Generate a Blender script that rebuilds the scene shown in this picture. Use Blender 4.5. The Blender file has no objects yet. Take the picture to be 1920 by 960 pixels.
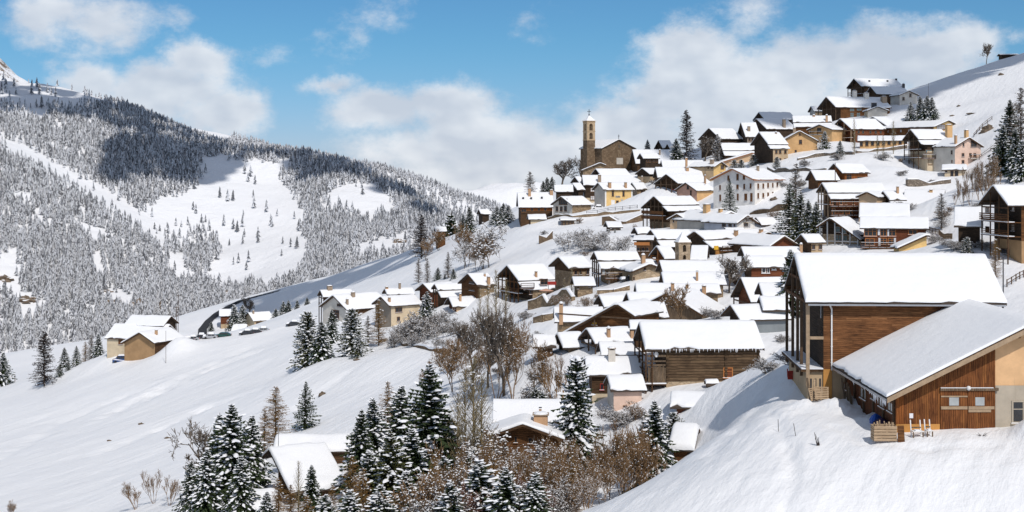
import bpy, math, random
import numpy as np

SC = bpy.context.scene
RAD = math.radians
F, HZ = 2637.0, 320.0            # focal length and horizon row, in pixels of a 1920 px wide photograph


def ray(px, py):
    return (px - 960.0) / F, (HZ - py) / F


def at(px, py, Y):
    return np.array([(px - 960.0) / F * Y, Y, (HZ - py) / F * Y], dtype=float)


# ------------------------------------------------------------------ camera
cam_data = bpy.data.cameras.new('camera')
cam = bpy.data.objects.new('camera', cam_data)
SC.collection.objects.link(cam)
cam_data.sensor_width = 36.0
cam_data.lens = 36.0 * F / 1920.0
cam_data.shift_y = -(480.0 - HZ) / 1920.0
cam_data.clip_start, cam_data.clip_end = 1.0, 40000.0
cam.location = (0, 0, 0)
cam.rotation_euler = (RAD(90), 0, 0)
SC.camera = cam

# ------------------------------------------------------------------ sun, exposure
SUN_EL, SUN_AZ = 49.0, 21.0       # height; angle from straight behind the camera towards the right
SUN = np.array([math.sin(RAD(SUN_AZ)) * math.cos(RAD(SUN_EL)), -math.cos(RAD(SUN_AZ)) * math.cos(RAD(SUN_EL)), math.sin(RAD(SUN_EL))])
sl = bpy.data.lights.new('sun', 'SUN')
sl.energy, sl.angle, sl.color = 2.85, RAD(0.53), (1.0, 0.95, 0.89)
sun = bpy.data.objects.new('sun', sl)
SC.collection.objects.link(sun)
from mathutils import Vector
sun.rotation_euler = Vector(SUN).to_track_quat('Z', 'Y').to_euler()
sun.location = (200, -200, 300)
vs = SC.view_settings
vs.view_transform, vs.look, vs.gamma, vs.use_curve_mapping = 'Standard', 'None', 1.0, False
vs.exposure = 0.06
SC.cycles.max_bounces = 5
SC.cycles.diffuse_bounces = 3
SC.cycles.transparent_max_bounces = 4

# ------------------------------------------------------------------ sky with cumulus
W = bpy.data.worlds.new('World')
SC.world = W
W.use_nodes = True
wt = W.node_tree
wt.nodes.clear()
SKY_STRENGTH = 0.14


class NT:
    """small helper to wire nodes"""
    def __init__(s, tree):
        s.t = tree

    def n(s, kind, **kw):
        nd = s.t.nodes.new(kind)
        for k, v in kw.items():
            setattr(nd, k, v)
        return nd

    def put(s, sock, v):
        if v is None:
            return
        if hasattr(v, 'is_output'):
            s.t.links.new(v, sock)
        else:
            sock.default_value = v

    def math(s, op, a, b=None, c=None, clamp=False):
        nd = s.n('ShaderNodeMath', operation=op, use_clamp=clamp)
        s.put(nd.inputs[0], a)
        s.put(nd.inputs[1], b)
        s.put(nd.inputs[2], c)
        return nd.outputs[0]

    def vmath(s, op, a, b=None):
        nd = s.n('ShaderNodeVectorMath', operation=op)
        s.put(nd.inputs[0], a)
        s.put(nd.inputs[1], b)
        return nd.outputs['Value'] if op in ('LENGTH', 'DOT_PRODUCT') else nd.outputs[0]

    def noise(s, vec, scale, detail=3.0, rough=0.55, dims='3D', w=None):
        nd = s.n('ShaderNodeTexNoise', noise_dimensions=dims)
        if vec is not None:
            s.put(nd.inputs['Vector'], vec)
        nd.inputs['Scale'].default_value = scale
        nd.inputs['Detail'].default_value = detail
        nd.inputs['Roughness'].default_value = rough
        return nd

    def smooth(s, v, lo, hi, a=0.0, b=1.0):
        nd = s.n('ShaderNodeMapRange', interpolation_type='SMOOTHSTEP')
        s.put(nd.inputs[0], v)
        for i, q in enumerate((lo, hi, a, b)):
            s.put(nd.inputs[i + 1], q)
        return nd.outputs[0]

    def mix(s, f, a, b, mode='MIX'):
        nd = s.n('ShaderNodeMix', data_type='RGBA', blend_type=mode)
        s.put(nd.inputs[0], f)
        s.put(nd.inputs[6], a if hasattr(a, 'is_output') else (*a, 1) if len(a) == 3 else a)
        s.put(nd.inputs[7], b if hasattr(b, 'is_output') else (*b, 1) if len(b) == 3 else b)
        return nd.outputs[2]


q = NT(wt)
sky = q.n('ShaderNodeTexSky', sky_type='NISHITA', sun_disc=False)
sky.sun_elevation, sky.sun_rotation = RAD(SUN_EL), RAD(180 - SUN_AZ)
sky.altitude, sky.air_density, sky.dust_density, sky.ozone_density = 1800, 1.0, 0.3, 1.6
tc = q.n('ShaderNodeTexCoord').outputs['Generated']
sz = q.n('ShaderNodeSeparateXYZ')
q.put(sz.inputs[0], tc)
# clear winter air: the band above the horizon is a deeper blue than the model's
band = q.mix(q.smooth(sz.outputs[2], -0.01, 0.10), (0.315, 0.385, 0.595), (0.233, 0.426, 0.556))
band = q.mix(q.smooth(sz.outputs[2], 0.14, 0.5), band, (1.70, 1.18, 0.80))  # overhead sky, out of view, brightened as added fill light for the shaded snow
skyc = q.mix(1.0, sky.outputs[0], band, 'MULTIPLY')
warp = q.noise(tc, 12.0, 6.0, 0.62)
wv = q.vmath('SUBTRACT', warp.outputs['Color'], (0.5, 0.5, 0.5))
wv = q.vmath('MULTIPLY', wv, (0.07, 0.07, 0.045))
pos = q.vmath('ADD', tc, wv)
CLOUDS = [  # centre px, py, radius px, py, weight
    (300, 165, 150, 60, 1.0), (375, 120, 80, 60, 1.0), (165, 150, 90, 50, .8), (420, 200, 100, 60, .8), (460, 190, 60, 70, .55),
    (60, 40, 110, 60, .75), (190, 40, 140, 70, .75), (110, 20, 100, 50, .8),
    (720, 205, 120, 60, 1.0), (850, 205, 130, 70, 1.05), (630, 160, 80, 22, .55), (900, 270, 180, 80, 1.05), (780, 290, 140, 50, .7),
    (1010, 290, 170, 90, 1.0), (880, 330, 200, 40, .9), (700, 290, 60, 30, .45),
    (1290, 100, 110, 85, 1.05), (1240, 180, 130, 100, 1.05), (1380, 150, 150, 100, 1.05), (1500, 120, 160, 95, 1.05), (1620, 120, 150, 95, 1.05),
    (1720, 120, 130, 90, .95), (1790, 90, 90, 60, .7), (1180, 270, 190, 100, 1.0), (1420, 240, 260, 110, 1.05), (1600, 220, 200, 90, 1.0),
    (662, 62, 50, 80, .30), (690, 20, 60, 50, .28), (515, 102, 50, 30, .22), (970, 35, 66, 30, .18), (1385, 22, 90, 45, .32), (1890, 78, 46, 22, .42),
    (80, 190, 140, 40, .5), (960, 330, 400, 30, .5)]
dens = None
for cx, cy, rx, ry, wgt in CLOUDS:
    p = np.array([(cx - 960) / F, 1.0, (HZ - cy) / F])
    ln = np.linalg.norm(p)
    p /= ln
    d = q.vmath('SUBTRACT', pos, tuple(p))
    d = q.vmath('MULTIPLY', d, (F / rx, 0.0, F / ry))
    r = q.vmath('LENGTH', d)
    b = q.math('MULTIPLY_ADD', r, -wgt, wgt)
    dens = b if dens is None else q.math('SMOOTH_MAX', dens, b, 0.18)
st = q.vmath('MULTIPLY', tc, (1.0, 1.0, 1.6))
fb = q.noise(st, 19.0, 10.0, 0.66).outputs['Fac']
fb1 = q.noise(st, 17.0, 3.5, 0.5).outputs['Fac']
fb2 = q.noise(q.vmath('ADD', st, (0.006, 0.0, 0.012)), 17.0, 3.5, 0.5).outputs['Fac']
dd = q.math('MULTIPLY_ADD', q.math('SUBTRACT', fb, 0.5), 1.35, dens)
mask = q.smooth(dd, -0.02, 0.58)
mask = q.math('MULTIPLY', mask, 0.86)
# thicker parts of a cloud are grey, its rims and the side towards the sun are white
thick = q.smooth(dens, 0.20, 0.85)
big = q.noise(st, 9.0, 3.0, 0.5).outputs['Fac']
lit = q.math('MULTIPLY_ADD', q.math('SUBTRACT', fb1, fb2), 3.4, q.math('MULTIPLY_ADD', q.math('SUBTRACT', big, 0.5), 1.5, 0.66))
lit = q.math('SUBTRACT', lit, q.math('MULTIPLY', thick, 0.22), clamp=True)
CL = 1.0 / SKY_STRENGTH
cloudc = q.mix(lit, (0.575 * CL, 0.62 * CL, 0.70 * CL), (0.80 * CL, 0.825 * CL, 0.865 * CL))
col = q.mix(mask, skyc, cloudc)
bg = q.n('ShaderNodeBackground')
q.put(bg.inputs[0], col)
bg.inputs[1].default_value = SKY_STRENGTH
wo = q.n('ShaderNodeOutputWorld')
wt.links.new(bg.outputs[0], wo.inputs[0])
W.cycles.sampling_method = 'MANUAL'
W.cycles.sample_map_resolution = 512


# ------------------------------------------------------------------ numpy noise
def _hash(ix, iy, seed):
    h = (ix.astype(np.int64) * 374761393 + iy.astype(np.int64) * 668265263 + seed * 1442695041) & 0x7fffffff
    h = ((h ^ (h >> 13)) * 1274126177) & 0x7fffffff
    return ((h ^ (h >> 16)) & 0xffff) / 65535.0


def vnoise(x, y, seed=0):
    x = np.asarray(x, float); y = np.asarray(y, float)
    ix, iy = np.floor(x), np.floor(y)
    fx, fy = x - ix, y - iy
    fx = fx * fx * fx * (fx * (fx * 6 - 15) + 10); fy = fy * fy * fy * (fy * (fy * 6 - 15) + 10)
    a, b = _hash(ix, iy, seed), _hash(ix + 1, iy, seed)
    c, d = _hash(ix, iy + 1, seed), _hash(ix + 1, iy + 1, seed)
    return (a * (1 - fx) + b * fx) * (1 - fy) + (c * (1 - fx) + d * fx) * fy - 0.5


def fbm(x, y, octaves=4, seed=0, gain=0.5):
    r, a = 0.0, 1.0
    for k in range(octaves):
        r = r + a * vnoise(np.asarray(x) * 2 ** k, np.asarray(y) * 2 ** k, seed + k * 17)
        a *= gain
    return r


# ------------------------------------------------------------------ materials
MATS = {}


def new_mat(name, rough=0.85, spec=0.25):
    m = bpy.data.materials.new(name)
    m.use_nodes = True
    t = NT(m.node_tree)
    bsdf = m.node_tree.nodes['Principled BSDF']
    bsdf.inputs['Roughness'].default_value = rough
    bsdf.inputs['Specular IOR Level'].default_value = spec
    MATS[name] = m
    return m, t, bsdf


def bump(t, bsdf, h, strength=0.3, dist=0.1):
    b = t.n('ShaderNodeBump')
    t.put(b.inputs['Height'], h)
    b.inputs['Strength'].default_value = strength
    b.inputs['Distance'].default_value = dist
    t.t.links.new(b.outputs[0], bsdf.inputs['Normal'])


def mat_plain(name, col, rough=0.7, spec=0.3, var=0.12, scale=1.5, metal=0.0):
    m, t, b = new_mat(name, rough, spec)
    o = t.n('ShaderNodeTexCoord').outputs['Object']
    n = t.noise(o, scale, 4.0, 0.6).outputs['Fac']
    c = t.mix(n, tuple(x * (1 - var * 2) for x in col), tuple(min(1, x * (1 + var * 1.4)) for x in col))
    t.put(b.inputs['Base Color'], c)
    b.inputs['Metallic'].default_value = metal
    return m


def mat_plaster(name, col, dirt=(0.25, 0.2, 0.15)):
    m, t, b = new_mat(name, 0.9, 0.15)
    uv = t.n('ShaderNodeTexCoord').outputs['UV']
    n1 = t.noise(uv, 0.35, 5.0, 0.65).outputs['Fac']
    n2 = t.noise(uv, 5.0, 4.0, 0.7).outputs['Fac']
    st = t.noise(t.vmath('MULTIPLY', uv, (3.0, 0.18, 1.0)), 1.0, 4.0, 0.6).outputs['Fac']
    c = t.mix(t.smooth(n1, 0.3, 0.7), tuple(x * 0.84 for x in col), tuple(min(0.9, x * 1.1) for x in col))
    c = t.mix(t.smooth(n2, 0.62, 0.82, 0, 0.35), c, dirt)
    c = t.mix(t.smooth(st, 0.60, 0.80, 0, 0.30), c, dirt)
    t.put(b.inputs['Base Color'], c)
    bump(t, b, n2, 0.25, 0.03)
    return m


def mat_wood(name, dark, light, plank=0.22, vertical=False, warm=None, gap=0.10, streak=0.35):
    """planks or logs: every plank its own tone, grain along it, dark joints between"""
    m, t, b = new_mat(name, 0.85, 0.15)
    uv = t.n('ShaderNodeTexCoord').outputs['UV']
    sp = t.n('ShaderNodeSeparateXYZ')
    t.put(sp.inputs[0], uv)
    along, across = (sp.outputs[1], sp.outputs[0]) if vertical else (sp.outputs[0], sp.outputs[1])
    a = t.math('DIVIDE', across, plank)
    wob = t.math('MULTIPLY', t.math('SUBTRACT', t.noise(t.vmath('MULTIPLY', uv, (1, 1, 1)), 0.6, 1.0).outputs['Fac'], 0.5), 0.5)
    a = t.math('ADD', a, wob)
    idx = t.math('FLOOR', a)
    fr = t.math('FRACT', a)
    # every plank is cut into boards of its own
    brd = t.math('FLOOR', t.math('MULTIPLY_ADD', along, 0.27, t.math('MULTIPLY', idx, 0.377)))
    cb = t.n('ShaderNodeCombineXYZ')
    t.put(cb.inputs[0], idx)
    t.put(cb.inputs[1], brd)
    wn = t.n('ShaderNodeTexWhiteNoise', noise_dimensions='2D')
    t.put(wn.inputs['Vector'], cb.outputs[0])
    gv = t.n('ShaderNodeCombineXYZ')
    t.put(gv.inputs[0], t.math('MULTIPLY', along, 0.9))
    t.put(gv.inputs[1], t.math('MULTIPLY', across, 14.0))
    t.put(gv.inputs[2], idx)
    gr = t.noise(gv.outputs[0], 1.0, 4.0, 0.65).outputs['Fac']
    big = t.noise(uv, 0.5, 3.0, 0.6).outputs['Fac']
    f = t.math('MULTIPLY_ADD', wn.outputs[0], 0.20, t.math('MULTIPLY', t.smooth(gr, 0.25, 0.75), 0.78))
    f = t.math('MULTIPLY_ADD', t.math('SUBTRACT', big, 0.5), 0.9, f, clamp=True)
    c = t.mix(f, dark, light)
    if warm:
        c = t.mix(t.smooth(wn.outputs[0], 0.80, 0.92, 0, 0.12), c, warm)
        c = t.mix(t.smooth(gr, 0.66, 0.76, 0, streak), c, warm)
    edge = t.math('MINIMUM', fr, t.math('SUBTRACT', 1.0, fr))
    g = t.smooth(edge, 0.0, gap)
    c = t.mix(g, tuple(x * 0.18 for x in dark), c)
    t.put(b.inputs['Base Color'], c)
    bump(t, b, t.math('MULTIPLY_ADD', gr, 0.15, g), 0.5, 0.04)
    return m


def mat_stone(name, c1, c2, mortar, scale=2.2):
    m, t, b = new_mat(name, 0.95, 0.1)
    uv = t.n('ShaderNodeTexCoord').outputs['UV']
    v = t.n('ShaderNodeTexVoronoi')
    w = t.vmath('ADD', t.vmath('MULTIPLY', uv, (0.75, 1.25, 1)), t.vmath('MULTIPLY', t.noise(uv, 1.6, 2.0).outputs['Color'], (0.35, 0.35, 0)))
    t.put(v.inputs['Vector'], w)
    v.inputs['Scale'].default_value = scale
    e = t.n('ShaderNodeTexVoronoi', feature='DISTANCE_TO_EDGE')
    t.put(e.inputs['Vector'], w)
    e.inputs['Scale'].default_value = scale
    sp = t.n('ShaderNodeSeparateXYZ')
    t.put(sp.inputs[0], v.outputs['Color'])
    c = t.mix(sp.outputs[0], c1, c2)
    c = t.mix(t.smooth(t.noise(uv, 0.4, 4.0).outputs['Fac'], 0.35, 0.7, 0, 0.5), c, tuple(x * 0.6 for x in c1))
    g = t.smooth(e.outputs['Distance'], 0.01, 0.09)
    c = t.mix(g, mortar, c)
    t.put(b.inputs['Base Color'], c)
    bump(t, b, g, 0.6, 0.06)
    return m


def mat_snow(name, ground=False):
    m, t, b = new_mat(name, 0.55, 0.2)
    g = t.n('ShaderNodeNewGeometry')
    o = g.outputs['Position'] if ground else t.n('ShaderNodeTexCoord').outputs['Object']
    n0 = t.noise(o, 0.06, 3.0, 0.6).outputs['Fac']
    c = t.mix(n0, (0.84, 0.855, 0.885), (0.89, 0.895, 0.905))
    t.put(b.inputs['Base Color'], c)
    if ground:
        r = t.n('ShaderNodeVectorRotate', rotation_type='Z_AXIS')
        t.put(r.inputs['Vector'], o)
        r.inputs['Angle'].default_value = RAD(-62)
        sv = t.vmath('MULTIPLY', r.outputs[0], (0.10, 0.55, 0.4))
        h = t.math('ADD', t.math('MULTIPLY', t.noise(sv, 1.0, 4.0, 0.55).outputs['Fac'], 1.6), t.math('MULTIPLY', t.noise(o, 0.9, 5.0, 0.62).outputs['Fac'], 0.6))
        bump(t, b, h, 0.5, 0.4)
    else:
        h = t.math('ADD', t.noise(o, 0.9, 4.0, 0.55).outputs['Fac'], t.math('MULTIPLY', t.noise(o, 6.0, 3.0, 0.5).outputs['Fac'], 0.15))
        bump(t, b, h, 0.35, 0.25)
    return m


def mat_mountain(name, lo=0.30):
    m, t, b = new_mat(name, 0.75, 0.1)
    g = t.n('ShaderNodeNewGeometry')
    sp = t.n('ShaderNodeSeparateXYZ')
    t.put(sp.inputs[0], g.outputs['Normal'])
    o = g.outputs['Position']
    n = t.noise(o, 0.03, 6.0, 0.65).outputs['Fac']
    n2 = t.noise(t.vmath('MULTIPLY', o, (1, 1, 2.0)), 0.12, 5.0, 0.65).outputs['Fac']
    k = t.math('ADD', t.math('MULTIPLY', t.math('SUBTRACT', 0.76, sp.outputs[2]), 1.6), t.math('MULTIPLY', t.math('SUBTRACT', n, 0.5), 1.1))
    k = t.math('ADD', k, t.math('MULTIPLY', t.math('SUBTRACT', n2, 0.5), 0.9))
    rock = t.mix(n2, (0.10, 0.075, 0.055), (0.30, 0.23, 0.17))
    c = t.mix(t.smooth(k, lo, lo + 0.12), (0.86, 0.87, 0.895), rock)
    t.put(b.inputs['Base Color'], c)
    bump(t, b, t.math('ADD', n, t.math('MULTIPLY', n2, 0.4)), 0.6, 6.0)
    return m


def mat_glass(name, col, rough=0.12):
    m, t, b = new_mat(name, rough, 0.6)
    o = t.n('ShaderNodeTexCoord').outputs['Object']
    n = t.noise(o, 0.9, 2.0).outputs['Fac']
    t.put(b.inputs['Base Color'], t.mix(n, tuple(x * 0.6 for x in col), tuple(x * 1.5 for x in col)))
    return m


mat_snow('snow_roof'); mat_snow('snow_ground', True); mat_mountain('mountain_snow'); mat_mountain('mountain_far', 0.06); mat_mountain('mountain_crag', -0.12)
mat_plain('unseen_cloud_white', (0.85, 0.85, 0.87), 1.0, 0.0, 0.02)
mat_plain('snow_clump', (0.86, 0.87, 0.90), 0.6, 0.2, 0.03)
mat_wood('wood_black', (0.018, 0.013, 0.010), (0.095, 0.062, 0.040), 0.24)
mat_wood('wood_dark', (0.028, 0.017, 0.010), (0.15, 0.082, 0.043), 0.24)
mat_wood('wood_brown', (0.05, 0.022, 0.01), (0.20, 0.09, 0.035), 0.24, False, (0.36, 0.17, 0.06))
mat_wood('wood_brown_v', (0.05, 0.022, 0.01), (0.20, 0.09, 0.035), 0.2, True, (0.34, 0.16, 0.06))
mat_wood('wood_barn', (0.042, 0.018, 0.009), (0.30, 0.13, 0.052), 0.19, False, (0.50, 0.27, 0.12), 0.10, 0.75)
mat_wood('wood_barn_v', (0.045, 0.015, 0.008), (0.18, 0.062, 0.024), 0.17, True, (0.30, 0.13, 0.05), 0.10, 0.25)
mat_wood('wood_annex', (0.06, 0.021, 0.009), (0.29, 0.108, 0.036), 0.18, True, (0.50, 0.22, 0.06), 0.10, 0.5)
mat_wood('wood_orange', (0.15, 0.048, 0.014), (0.36, 0.125, 0.035), 0.2, True, (0.46, 0.2, 0.06))
mat_wood('wood_red', (0.075, 0.026, 0.014), (0.25, 0.085, 0.04), 0.2, False, (0.33, 0.15, 0.07))
mat_wood('wood_log', (0.034, 0.022, 0.014), (0.165, 0.105, 0.06), 0.36, False, (0.40, 0.28, 0.16), 0.16, 0.5)
mat_wood('wood_gold', (0.25, 0.11, 0.03), (0.52, 0.26, 0.08), 0.3, True, (0.5, 0.24, 0.08), 0.03)
mat_wood('wood_grey_v', (0.07, 0.05, 0.035), (0.25, 0.18, 0.12), 0.16, True, (0.42, 0.26, 0.11))
mat_plain('beam_dark', (0.115, 0.075, 0.048), 0.85, 0.15, 0.3, 3.0)
mat_plain('beam_light', (0.40, 0.29, 0.19), 0.85, 0.15, 0.25, 2.5)
mat_wood('pallet_wood', (0.30, 0.20, 0.12), (0.6, 0.45, 0.30), 0.16, False, None, 0.08)
mat_wood('shutter_brown', (0.10, 0.045, 0.02), (0.22, 0.10, 0.045), 0.12, False)
for nm, cc in dict(tan=(0.50, 0.37, 0.235), cream=(0.62, 0.51, 0.36), yellow=(0.74, 0.51, 0.22), orange=(0.62, 0.39, 0.19), peach=(0.62, 0.44, 0.28),
                   pink=(0.70, 0.51, 0.41), rose=(0.55, 0.33, 0.245), white=(0.78, 0.75, 0.71), grey=(0.42, 0.395, 0.36), bluegrey=(0.40, 0.42, 0.47),
                   ochre=(0.55, 0.27, 0.08), stucco=(0.72, 0.45, 0.24), palegrey=(0.60, 0.56, 0.50), greybrown=(0.30, 0.25, 0.2), brownplaster=(0.40, 0.25, 0.13)).items():
    mat_plaster('plaster_' + nm, cc)
mat_plaster('concrete', (0.44, 0.38, 0.30))
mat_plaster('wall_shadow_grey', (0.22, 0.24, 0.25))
mat_stone('stone_tan', (0.24, 0.17, 0.105), (0.42, 0.31, 0.20), (0.20, 0.15, 0.10))
mat_stone('stone_brown', (0.155, 0.105, 0.065), (0.275, 0.195, 0.125), (0.15, 0.105, 0.07), 1.6)
mat_stone('stone_grey', (0.17, 0.14, 0.115), (0.34, 0.28, 0.22), (0.10, 0.08, 0.06))
mat_stone('stone_pale', (0.38, 0.28, 0.18), (0.56, 0.44, 0.31), (0.34, 0.26, 0.18), 1.5)
mat_plain('roof_slab', (0.075, 0.055, 0.042), 0.8)
mat_plain('roof_orange', (0.36, 0.15, 0.065), 0.8)
mat_plain('metal_grey', (0.42, 0.43, 0.45), 0.45, 0.5, 0.1, 2.0, 0.6)
mat_plain('metal_dark', (0.05, 0.05, 0.055), 0.5)
mat_plain('chimney_brick', (0.50, 0.31, 0.18), 0.9)
mat_plain('chimney_stone', (0.34, 0.26, 0.19), 0.9)
mat_plain('chimney_white', (0.72, 0.67, 0.60), 0.9)
mat_plain('white_paint', (0.78, 0.77, 0.75), 0.6)
mat_plain('paper_white', (0.82, 0.81, 0.83), 0.7, 0.2, 0.02)
mat_plain('frame_wood', (0.17, 0.085, 0.04), 0.7)
mat_plain('frame_orange', (0.44, 0.17, 0.05), 0.7)
mat_plain('red_paint', (0.36, 0.04, 0.03), 0.5)
mat_plain('blue_tarp', (0.02, 0.08, 0.36), 0.5)
mat_plain('purple_dark', (0.035, 0.02, 0.06), 0.6)
mat_plain('tent_yellow', (0.66, 0.38, 0.03), 0.7)
mat_plain('yellow_box', (0.75, 0.50, 0.05), 0.5)
mat_plain('asphalt', (0.045, 0.047, 0.052), 0.9, 0.2, 0.3, 0.4)
mat_plain('rock', (0.17, 0.13, 0.095), 0.95, 0.1, 0.4, 1.2)
mat_plain('mountain_rock', (0.24, 0.17, 0.11), 0.95, 0.1, 0.55, 0.25)
mat_plain('tyre_black', (0.02, 0.02, 0.02), 0.9)
mat_plain('car_blue', (0.012, 0.05, 0.17), 0.25, 0.6, 0.05)
mat_plain('car_green', (0.01, 0.06, 0.045), 0.25, 0.6, 0.05)
mat_plain('car_dark', (0.03, 0.032, 0.037), 0.25, 0.6, 0.05)
mat_plain('car_white', (0.72, 0.72, 0.73), 0.3, 0.6, 0.04)
mat_plain('car_silver', (0.36, 0.37, 0.39), 0.3, 0.6, 0.04)
mat_plain('lamp_red', (0.45, 0.02, 0.015), 0.3)
mat_glass('glass_dark', (0.022, 0.024, 0.028))
mat_glass('glass_teal', (0.10, 0.15, 0.16))
mat_glass('glass_pale', (0.36, 0.38, 0.38), 0.3)
mat_plain('curtain_white', (0.66, 0.66, 0.68), 0.8)
mat_plain('needles', (0.040, 0.058, 0.024), 0.8, 0.15, 0.35, 3.0)
mat_plain('needles_olive', (0.075, 0.082, 0.028), 0.8, 0.15, 0.3, 3.0)
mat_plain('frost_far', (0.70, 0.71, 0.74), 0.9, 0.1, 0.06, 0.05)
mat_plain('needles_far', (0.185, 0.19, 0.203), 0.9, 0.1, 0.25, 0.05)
mat_plain('bark', (0.085, 0.06, 0.042), 0.95, 0.1, 0.25, 4.0)
mat_plain('bark_grey', (0.13, 0.105, 0.08), 0.95, 0.1, 0.25, 4.0)
mat_plain('twig_brown', (0.27, 0.17, 0.092), 0.9, 0.1, 0.3, 2.0)
mat_plain('twig_gold', (0.26, 0.155, 0.06), 0.9, 0.1, 0.3, 2.0)
mat_plain('twig_grey', (0.20, 0.165, 0.135), 0.9, 0.1, 0.3, 2.0)
mat_plain('twig_dark', (0.055, 0.042, 0.036), 0.9, 0.1, 0.3, 2.0)
mat_plain('twig_red', (0.22, 0.115, 0.08), 0.9, 0.1, 0.3, 2.0)
mat_plain('twig_yellow', (0.25, 0.20, 0.115), 0.9, 0.1, 0.3, 2.0)


# ------------------------------------------------------------------ objects
COL = SC.collection


def mesh_np(name, verts, tris, mat_idx=None, mats=(), smooth=False, nper=3):
    """a mesh from numpy arrays; every face has nper corners"""
    verts = np.ascontiguousarray(verts, np.float32)
    tris = np.ascontiguousarray(tris, np.int32)
    me = bpy.data.meshes.new(name)
    nf = len(tris)
    me.vertices.add(len(verts)); me.vertices.foreach_set('co', verts.ravel())
    me.loops.add(nf * nper); me.loops.foreach_set('vertex_index', tris.ravel())
    me.polygons.add(nf)
    me.polygons.foreach_set('loop_start', np.arange(0, nf * nper, nper, dtype=np.int32))
    me.polygons.foreach_set('loop_total', np.full(nf, nper, dtype=np.int32))
    for m in mats:
        me.materials.append(MATS[m])
    if mat_idx is not None:
        me.polygons.foreach_set('material_index', np.ascontiguousarray(mat_idx, np.int32))
    me.polygons.foreach_set('use_smooth', np.full(nf, smooth))
    me.update(calc_edges=True)
    return me


def link(name, data, parent=None, loc=None):
    o = bpy.data.objects.new(name, data)
    COL.objects.link(o)
    if parent is not None:
        o.parent = parent
    if loc is not None:
        o.location = loc
    return o


def tag(o, label, cat, group=None, kind=None):
    if label:
        o['label'] = label
    if cat:
        o['category'] = cat
    if group:
        o['group'] = group
    if kind:
        o['kind'] = kind
    return o


def thing(name, label, cat, loc, group=None):
    o = bpy.data.objects.new(name, None)
    o.empty_display_size = 0.5
    COL.objects.link(o)
    o.location = loc
    return tag(o, label, cat, group)


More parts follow.
